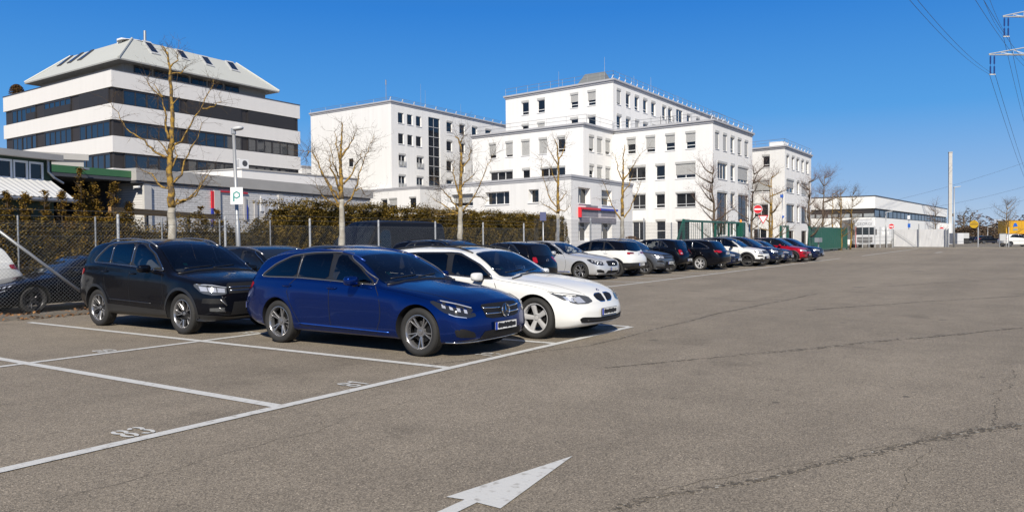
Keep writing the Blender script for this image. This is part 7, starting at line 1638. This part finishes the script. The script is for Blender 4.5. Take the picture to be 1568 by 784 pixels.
# ------------------------------------------------------------------ pylon and wires
PYL = mat('pylon_pale', (.50, .50, .48), .5, metal=.2); ZP = 150; py = at(1652, 378, ZP); pyl = empty('power_pylon', (py[0], py[1], 0), 'pale lattice power pylon whose arms reach in at the top right', 'pylon'); LD = np.array([-RGT[0], -RGT[1], 0]); LD /= np.linalg.norm(LD); FD = np.array([FWD[0], FWD[1], 0]); FD /= np.linalg.norm(FD)
def pp(u, w_, z): return LD*u+FD*w_+np.array([0, 0, z])
h1 = float(at(1514, 86, ZP)[2]); h2 = float(at(1536, 28.5, ZP)[2]); a1 = (1652-1513)*ZP/FPX; a2 = (1652-1534)*ZP/FPX; Ht_ = h2+9; g = MB()
hw_ = lambda z: 3.2*(1-z/(Ht_*1.06))+.35
zl = [0, 6, 12, 18, 24, 29, 33, 37, 41, Ht_]
for sx_ in (-1, 1):
    for sy in (-1, 1):
        g.tube([pp(sx_*hw_(z), sy*hw_(z), z) for z in zl], .12, 4)
for za, zb in zip(zl, zl[1:]):
    for s_ in (-1, 1):
        g.tube([pp(-hw_(za), s_*hw_(za), za), pp(hw_(zb), s_*hw_(zb), zb)], .06, 4); g.tube([pp(hw_(za), s_*hw_(za), za), pp(-hw_(zb), s_*hw_(zb), zb)], .06, 4); g.tube([pp(s_*hw_(za), -hw_(za), za), pp(s_*hw_(zb), hw_(zb), zb)], .06, 4)
g.build('tower', PYL, pyl)
def arm(L_, z, side):
    g = MB(); n = 7; tip = pp(side*L_, 0, z)
    for s_ in (-1, 1): g.tube([pp(side*.8, s_*.8, z-.1), tip], .10, 4); 
    g.tube([pp(side*.8, 0, z+3.0), tip+np.array([0, 0, .15])], .10, 4)
    for k in range(n):
        f0, f1 = k/n, (k+1)/n; u0, u1 = .8+(L_-.8)*f0, .8+(L_-.8)*f1
        for s_ in (-1, 1): g.tube([pp(side*u0, s_*.8*(1-f0), z-.1*(1-f0)), pp(side*u1, 0, z+3.0*(1-f1))], .05, 3, 0, False)
        g.tube([pp(side*u0, -.8*(1-f0), z), pp(side*u1, .8*(1-f1), z)], .05, 3, 0, False); g.tube([pp(side*u1, 0, z+3.0*(1-f1)), pp(side*u1, .8*(1-f1), z)], .04, 3, 0, False)
    g.build('cross_arm', PYL, pyl)
INS = mat('insulator_blue', (.015, .035, .16), .3); tips = []
for L_, z in ((a1, h1), (a2, h2)):
    for side in (1, -1): arm(L_, z, side)
    for u in ((L_-.3, L_*.5) if L_ == a1 else (L_-.3,)):
        il = 3.6; g = MB()
        for du in (0, .75):
            q = pp(u-du, 0, z-.1)
            for a, b in ((0, .48), (.53, 1.0)): g.tube([q-np.array([0, 0, il*a+.2]), q-np.array([0, 0, il*b-.1])], .13, 6)
            g.tube([q, q-np.array([0, 0, il])], .03, 4)
        g.build('insulator', INS, pyl); g = MB(); e = pp(u-.37, 0, z-il-.15); g.obox(e, LD*.6, FD*.08, (0, 0, .1)); g.build('clamp', PYL, pyl); tips.append(e+py*np.array([1, 1, 0]))
CABLE = mat('cable', (.05, .055, .065), .5)
def cable(label, P0, P1, sag, r=.022, gap=.5, n=40):
    P0, P1 = np.array(P0, float), np.array(P1, float); root = empty('power_line', (0, 0, 0), label, 'power line'); d = P1-P0; s_ = np.array([d[1], -d[0], 0]); s_ = s_/np.linalg.norm(s_)*gap/2
    for k in (-1, 1):
        g = MB(); g.tube([P0+d*t+s_*k-np.array([0, 0, 4*sag*t*(1-t)]) for t in [i/n for i in range(n+1)]], r, 4, 0, False); g.build('conductor', CABLE, root)
cable('pair of cables from the long lower pylon arm up to the top left', tips[0], at(1335, -78, 62), 1.3, .026, .62)
cable('pair of cables from the short lower pylon arm up to the top edge', tips[1], at(1470, -50, 62), 1.2, .022, .6)
cable('pair of cables from the upper pylon arm up to the top edge', tips[2], at(1478, -90, 66), 1.2, .022, .6)
cable('pair of cables falling from the long lower arm towards the right', tips[0], at(1592, 318, 420), 3.0, .035, .9)
cable('pair of cables falling from the upper arm towards the right', tips[2], at(1592, 255, 420), 3.0, .035, .9)
cable('uppermost faint far cables crossing behind the chimney', at(1318, 318, 300), at(1600, 238, 300), 1.5, .016, .6); cable('middle faint far cables crossing behind the chimney', at(1330, 330, 320), at(1600, 277, 320), 2.0, .018, 1.0); cable('lowest faint far cables crossing behind the chimney', at(1380, 333, 320), at(1600, 298, 320), 2.0, .018, 1.0)
for k, (py_, lb) in enumerate(((26, 'a'), (0, 'b'))): pass
# ------------------------------------------------------------------ cars
P_BLUE = paint('blue_paint', (0.0012, 0.018, 0.125), .65, .24); P_BLACK = paint('black_paint', (0.003, 0.0035, 0.006), 0.0, .22, .38); P_WHITE = paint('white_paint', (0.68, 0.68, 0.66), 0.0, .3); P_SILVER = paint('silver_paint', (.50, .51, .53), .35, .3); P_GREY = paint('grey_paint', (.13, .14, .16), .7, .32); P_RED = paint('red_paint', (.36, .005, .018), .35, .28); P_NAVY = paint('navy_paint', (.006, .013, .05), .4, .25); P_DGREY = paint('dark_paint', (.004, .005, .008), .0, .25, .38); P_VAN = mat('van_paint', (.006, .0065, .009), .45, spec=.3)
CX = lambda k: 8.72+SW*k
HERO = 'cars parked in the front bays'; ROW = 'cars parked in the back row'; LANE = 'vehicles behind the wire fence'
car(TIG, 'suv', 'black family SUV with silver roof rails in the back row, nearest the wire strut', 8.70, 11.19, -1, P_BLACK, 2, ROW, dict(rail_mat=ALU, cabin=1))
car(BLUE, 'estate_car', 'metallic blue estate car with a star on its grille, in front of the others', 8.82, 6.07, -1, P_BLUE, 2, HERO, dict(cabin=1, trim_mat=ALU, rail_mat=mat('blue_rail', (.02, .06, .25), .3, metal=.6)))
car(WHITE, 'estate_car', 'white estate car with black roof rails and twin kidney grilles, beside the blue one', 11.19, 5.68, -1, P_WHITE, 2, HERO, dict(rail_mat=BLACKP, cabin=1))
base_e = dict(BLUE, emb_tilt=0); base_s = dict(TIG)
nov = dict(emb_f=None, emb_r=('ring', .88, .04))
EST = scaled(dict(base_e), 4.69, 1.83, 1.48, R=.325, wheel='multi10', **{'emb_f': ('ring', .6, .055, .02)})
car(EST, 'estate_car', 'dark estate car half hidden between the black SUV and the blue estate', CX(1)+.1, 11.6, -1, P_DGREY, 1, ROW)
car(scaled(dict(base_e), 4.6, 1.82, 1.47, R=.32, wheel='multi10', emb_f=None), 'estate_car', 'dark blue car of which only the bright roof shows behind the blue estate', CX(2)+.15, 11.5, -1, P_NAVY, 1, ROW)
car(scaled(dict(base_s), 4.6, 1.85, 1.60, R=.35, wheel='multi10', emb_f=None, clad=False, sill_trim=None), 'suv', 'black car of which only the long roof shows behind the white estate', CX(4)-.1, 12.6, -1, P_BLACK, 1, ROW, dict(rail_mat=BLACKP))
HATCH = scaled(dict(base_s), 3.60, 1.65, 1.50, fo=.58, wb=2.41, R=.29, wheel='cover', Ra=.33, rails=None, clad=False, sill_trim=None, emb_f=None, emb_r=('vw', .86, .075), aerial=(2.7, 0), creases=[], rplate=None)
HATCH['tail_l'] = lampdef(3.6, 55, [(.60, 3.57, .80), (.58, 3.55, .98), (.72, 3.45, .98), (.74, 3.46, .80)], REDL, .006)
car(HATCH, 'small_hatchback', 'small black hatchback seen from behind, left of the silver estate', CX(5)+.15, 13.15, 1, P_BLACK, 1, ROW)
INS_ = scaled(dict(base_e), 4.99, 1.87, 1.50, fo=.97, wb=2.83, R=.34, wheel='multi10', emb_f=('bolt', .60, .06, .012), emb_tilt=-.1)
INS_['tubes'] = [t for t in INS_['tubes'] if t[0] == 'front_lip']
car(INS_, 'estate_car', 'silver estate car with a dark oval grille in the back row', CX(7)+.05, 13.35, -1, P_SILVER, 2, ROW, dict(blot=3, cabin=1))
MOK = scaled(dict(base_s), 4.15, 1.79, 1.53, fo=.83, wb=2.56, R=.34, wheel='dark', rails=None, clad_r=.58, emb_r=('bolt', .90, .065), emb_f=None, sill_trim=None, rplate=.50, chrome=False)
k_ = 4.15/4.486
MOK['tail_l'] = lampdef(4.15, 45, [(.45, 4.11, .93), (.45, 4.10, .99), (.80, 3.93, 1.01), (.82, 3.90, .93), (.74, 4.0, .90), (.70, 4.02, .93)], REDL, .006, [([(.47, 4.11, .945), (.47, 4.10, .975), (.70, 4.02, .985), (.70, 4.02, .95)], LENSD, .010)])
MOKO = dict(two_tone='upper', tone_from=1.05, roof_mat=P_BLACK, blot=5)
car(MOK, 'suv', 'white crossover with a black roof, seen from behind, next to the silver estate', CX(8), 13.35, 1, P_WHITE, 2, ROW, MOKO)
C3A = scaled(dict(base_s), 4.15, 1.76, 1.60, fo=.83, wb=2.60, R=.33, wheel='multi10', emb_f=None, sill_trim=None, rails=None)
car(C3A, 'suv', 'grey compact crossover with round-cornered lamps, right of the white crossover', CX(9)+.1, 13.2, -1, P_GREY, 1, ROW, dict(blot=7))
POLO = scaled(dict(base_s), 3.97, 1.69, 1.55, fo=.82, wb=2.47, R=.305, wheel='cover', rails=None, clad=False, sill_trim=None, emb_f=None, emb_r=('vw', .92, .06), rplate=.55, creases=[])
POLO['tail_l'] = lampdef(3.97, 55, [(.56, 3.93, .80), (.54, 3.90, 1.02), (.74, 3.78, 1.02), (.76, 3.80, .80)], REDL, .006, [([(.60, 3.92, .83), (.60, 3.92, .88), (.70, 3.86, .88), (.70, 3.86, .83)], LENSB, .010)])
car(POLO, 'hatchback', 'black hatchback with square red lamps, seen from behind in the back row', CX(10)+.05, 13.3, 1, P_BLACK, 2, ROW, dict(blot=9))
OCT = scaled(dict(base_e), 4.69, 1.83, 1.49, fo=.9, wb=2.69, R=.335, wheel='star5', emb_f=None, emb_r=None, rplate=.80, rails=(.60, 2.0, 4.0, .03))
OCT['tail_l'] = lampdef(4.69, 45, [(.55, 4.65, .86), (.55, 4.62, .93), (.74, 4.48, .955), (.86, 4.27, .94), (.85, 4.33, .87), (.74, 4.53, .83)], REDL, .006)
car(OCT, 'estate_car', 'black estate car with large silver wheels, seen from behind in the back row', CX(11)-.05, 12.3, 1, P_BLACK, 2, ROW, dict(rail_mat=ALU, blot=11, wheel='multi10b'))
SM = scaled(dict(base_s), 3.85, 1.70, 1.42, fo=.75, wb=2.45, R=.30, wheel='cover', rails=None, clad=False, sill_trim=None, emb_f=None, creases=[])
car(SM, 'small_hatchback', 'low black hatchback squeezed between the black estate and the white crossover', CX(12)+.05, 12.6, -1, P_NAVY, 1, ROW, dict(blot=13))
CRO = scaled(dict(base_s), 4.21, 1.77, 1.60, fo=.85, wb=2.60, R=.335, wheel='dark', emb_f=('bolt', .80, .055, .012), sill_trim=None, rails=None, clad_f=.42, clad_w=.07)
car(CRO, 'suv', 'white crossover with black sills and dark wheels, nose out in the back row', CX(13)+.05, 11.9, -1, P_WHITE, 2, ROW, dict(two_tone='roof', tone_from=1.6, roof_mat=P_BLACK, blot=15, mirror_mat=P_BLACK))
car(scaled(dict(base_s), 4.4, 1.82, 1.63, R=.345, wheel='multi10', emb_f=None, rails=None, sill_trim=None), 'suv', 'navy blue SUV just right of the white crossover with black sills', CX(14)+.05, 11.8, -1, P_NAVY, 1, ROW, dict(blot=17))
car(SM, 'small_hatchback', 'low dark blue hatchback between the navy SUV and the red car', CX(15)+.0, 11.9, -1, P_NAVY, 1, ROW, dict(blot=19))
car(scaled(dict(base_s), 4.02, 1.75, 1.55, fo=.82, wb=2.54, R=.325, wheel='dark', emb_f=None, rails=None, sill_trim=None), 'hatchback', 'bright red hatchback with black cladding near the green gate', CX(16)+.05, 11.5, -1, P_RED, 1, ROW, dict(two_tone='upper', tone_from=1.2, roof_mat=P_BLACK, blot=21))
car(scaled(dict(base_s), 4.2, 1.78, 1.52, R=.33, wheel='multi10', emb_f=None, rails=None, sill_trim=None, clad=False), 'hatchback', 'last dark blue car of the back row, beyond the red one', CX(17)+.1, 11.3, -1, P_NAVY, 1, ROW, dict(blot=23))
# behind the fence
COUPE = scaled(dict(base_e), 4.49, 1.69, 1.31, fo=.92, wb=2.60, R=.30, wheel='dark', rails=None, emb_f=None, emb_r=None, creases=[], sill_trim=None, chrome=False)
COUPE['top'] = [(0, .52), (.04, .60), (.12, .64), (.5, .72), (1.0, .80), (1.45, .87), (1.8, 1.05), (2.25, 1.25), (2.7, 1.30), (3.2, 1.28), (3.7, 1.14), (4.1, .98), (4.4, .92), (4.46, .85), (4.49, .72)]
COUPE['belt'] = [(0, .5), (1.2, .76), (1.6, .82), (3.0, .88), (4.49, .85)]
COUPE['dlo'] = [[(1.62, .86), (2.75, .92), (2.75, 1.215), (2.3, 1.20), (2.0, 1.06)], [(2.83, .92), (3.5, .95), (3.3, 1.09), (2.83, 1.20)]]
COUPE['dlo_out'] = [(1.55, .84), (2.8, .90), (3.6, .94), (3.35, 1.11), (2.8, 1.235), (2.28, 1.225), (1.95, 1.06)]
COUPE['ws'] = [(-.66, .82), (-.35, .86), (0, .875), (.35, .86), (.66, .82), (.52, 1.19), (.3, 1.22), (0, 1.23), (-.3, 1.22), (-.52, 1.19)]; COUPE['rw'] = [(-.5, .95), (0, .95), (.5, .95), (.48, 1.2), (0, 1.24), (-.48, 1.2)]
COUPE['mirror'] = (1.85, .85); COUPE['handles'] = [(2.7, .78)]; COUPE['patches'] = [q for q in COUPE['patches'] if q[0] == 'lower_grille']; COUPE['tubes'] = []; COUPE['fplate'] = None
hx = on_y(52, 470, 18.75)[0]
car(COUPE, 'sports_coupe', 'low dark coupe parked behind the wire fence, half hidden by the black SUV', 0, 0, -1, P_DGREY, 1, LANE, origin=(float(hx)+4.49/2-.92, 19.55, .0), rz=R_(-90), cat='car')
q = on_y(29, 410, 21.2); TAILW = scaled(dict(base_s), 4.5, 1.84, 1.62, R=.34, wheel='multi10', rails=None, clad=False, sill_trim=None, emb_f=None)
car(TAILW, 'suv', 'white car cut by the left edge, its red tail lamp behind the fence', 0, 0, -1, P_WHITE, 1, LANE, origin=(float(q[0])-2.25+.05, 21.6, 0), rz=R_(-90), cat='car')
car(scaled(dict(base_e), 4.6, 1.8, 1.47, R=.32, wheel='multi10', emb_f=None), 'estate_car', 'dark car whose roof shows behind the fence beyond the dark van', 0, 0, -1, P_NAVY, 0, LANE, origin=(31.5, 20.6, 0), rz=R_(-90))
DUS = scaled(dict(base_s), 4.34, 1.80, 1.69, fo=.84, wb=2.67, R=.35, wheel='multi10', emb_f=None, sill_trim=None, clad=False)
q = on_y(1556, 378, 2.3); 
c = at(1556, 376.5, 104); car(DUS, 'suv', 'white SUV standing beyond the far end of the car park', 0, 0, -1, P_WHITE, 1, 'cars beyond the far end', origin=(c[0], c[1], 0), rz=math.atan2(RGT[1], RGT[0])+math.pi/2)
for k, px in enumerate((1492, 1513)):
    c = at(px, 374, 150-k*8); car(scaled(dict(base_e), 4.5, 1.8, 1.47 if k else 1.3, R=.32, wheel='multi10', emb_f=None), 'parked_car', ['low dark car far off behind the yellow disc post', 'dark car far off just left of the white SUV'][k], 0, 0, -1, P_DGREY, 0, 'cars beyond the far end', origin=(c[0], c[1], 0), rz=math.atan2(RGT[1], RGT[0])+math.pi/2)
# dark van behind the fence (side-on, nose to the left)
VAN = dict(L=5.5, W=2.0, H=2.35, fo=1.0, wb=3.6, R=.34, tw=.22, wheel='cover', Ra=.40,
  top=[(0, .95), (.05, 1.08), (.2, 1.18), (.7, 1.32), (.95, 1.42), (1.3, 1.85), (1.75, 2.36), (2.1, 2.50), (2.6, 2.53), (4.5, 2.53), (5.6, 2.48), (5.78, 2.35), (5.86, 1.6), (5.9, 1.0)], belt=[(0, .9), (.9, 1.2), (1.6, 1.25), (5.9, 1.28)], bot=[(0, .3), (.4, .24), (5.4, .26), (5.9, .34)],
  plan=[(0, .82), (.1, .89), (.3, .95), (.6, .985), (1, 1), (5.3, 1), (5.7, .97), (5.86, .93), (5.9, .9)], crown=[(0, .08), (2, .08), (5.9, .08)], nose=[(.2, .05), (.5, 0), (.9, .04), (1.2, .1)], tail=[(.4, 0), (1, 0), (2.4, .05)], bow=.2, rbow=.08, tum=.12, flare=.02,
  dlo=[[(1.25, 1.32), (2.15, 1.34), (2.15, 2.1), (1.75, 2.1)]], dlo_out=[(1.15, 1.28), (2.2, 1.30), (2.2, 2.16), (1.72, 2.16)], dlo_bars=[],
  ws=[(-.86, 1.40), (0, 1.42), (.86, 1.40), (.80, 2.28), (0, 2.36), (-.80, 2.28)], rw=[(-.75, 1.45), (.75, 1.45), (.72, 2.25), (-.72, 2.25)], gaps=[[(2.25, 2.2), (2.25, .4)], [(3.4, 2.3), (3.4, .4)]], handles=[(2.05, 1.2)], mirror=(1.35, 1.5), chrome=False, patches=[], tubes=[],
  head=lampdef(5.9, -60, [(.6, .1, .85), (.62, .12, 1.05), (.92, .4, 1.12), (.9, .3, .88)], LENS, .006), tail_l=lampdef(5.9, 60, [(.85, 5.85, .9), (.85, 5.85, 1.5), (.98, 5.75, 1.5), (.98, 5.75, .9)], REDL, .006))
vz = on_y(600, 340, 20.0); hv = float(on_y(605, 337.5, 20.0)[2]); vx0 = float(on_y(530, 360, 19.5)[0]); vx1 = float(on_y(686, 350, 19.5)[0])
ks_ = (vx1-vx0)/5.9
print('van', hv, vx1-vx0)
kz_ = hv/2.53; VAN2 = dict(VAN, L=5.5); VAN2['top'] = [(a*5.5/5.9, b*kz_) for a, b in VAN['top']]; VAN2['ws'] = [(a, b*kz_) for a, b in VAN['ws']]; VAN2['rw'] = [(a, b*kz_) for a, b in VAN['rw']]; VAN2['dlo'] = [[(a, b*kz_) for a, b in VAN['dlo'][0]]]; VAN2['dlo_out'] = [(a, b*kz_) for a, b in VAN['dlo_out']]
for kk_ in ('belt', 'bot', 'plan', 'crown'): VAN2[kk_] = [(a*5.5/5.9, b) for a, b in VAN[kk_]]
VAN2['wb'] = 3.3; VAN2['head'] = lampdef(5.5, -60, [(.6, .1, .85), (.62, .12, 1.05), (.92, .4, 1.12), (.9, .3, .88)], LENS, .006); VAN2['tail_l'] = lampdef(5.5, 60, [(.85, 5.45, .9), (.85, 5.45, 1.5), (.98, 5.35, 1.5), (.98, 5.35, .9)], REDL, .006)
car(VAN2, 'panel_van', 'dark panel van parked behind the wire fence in front of the clipped hedge', 0, 0, -1, P_VAN, 1, LANE, origin=((vx0+vx1)/2, 20.4, 0), rz=R_(-90), cat='van')
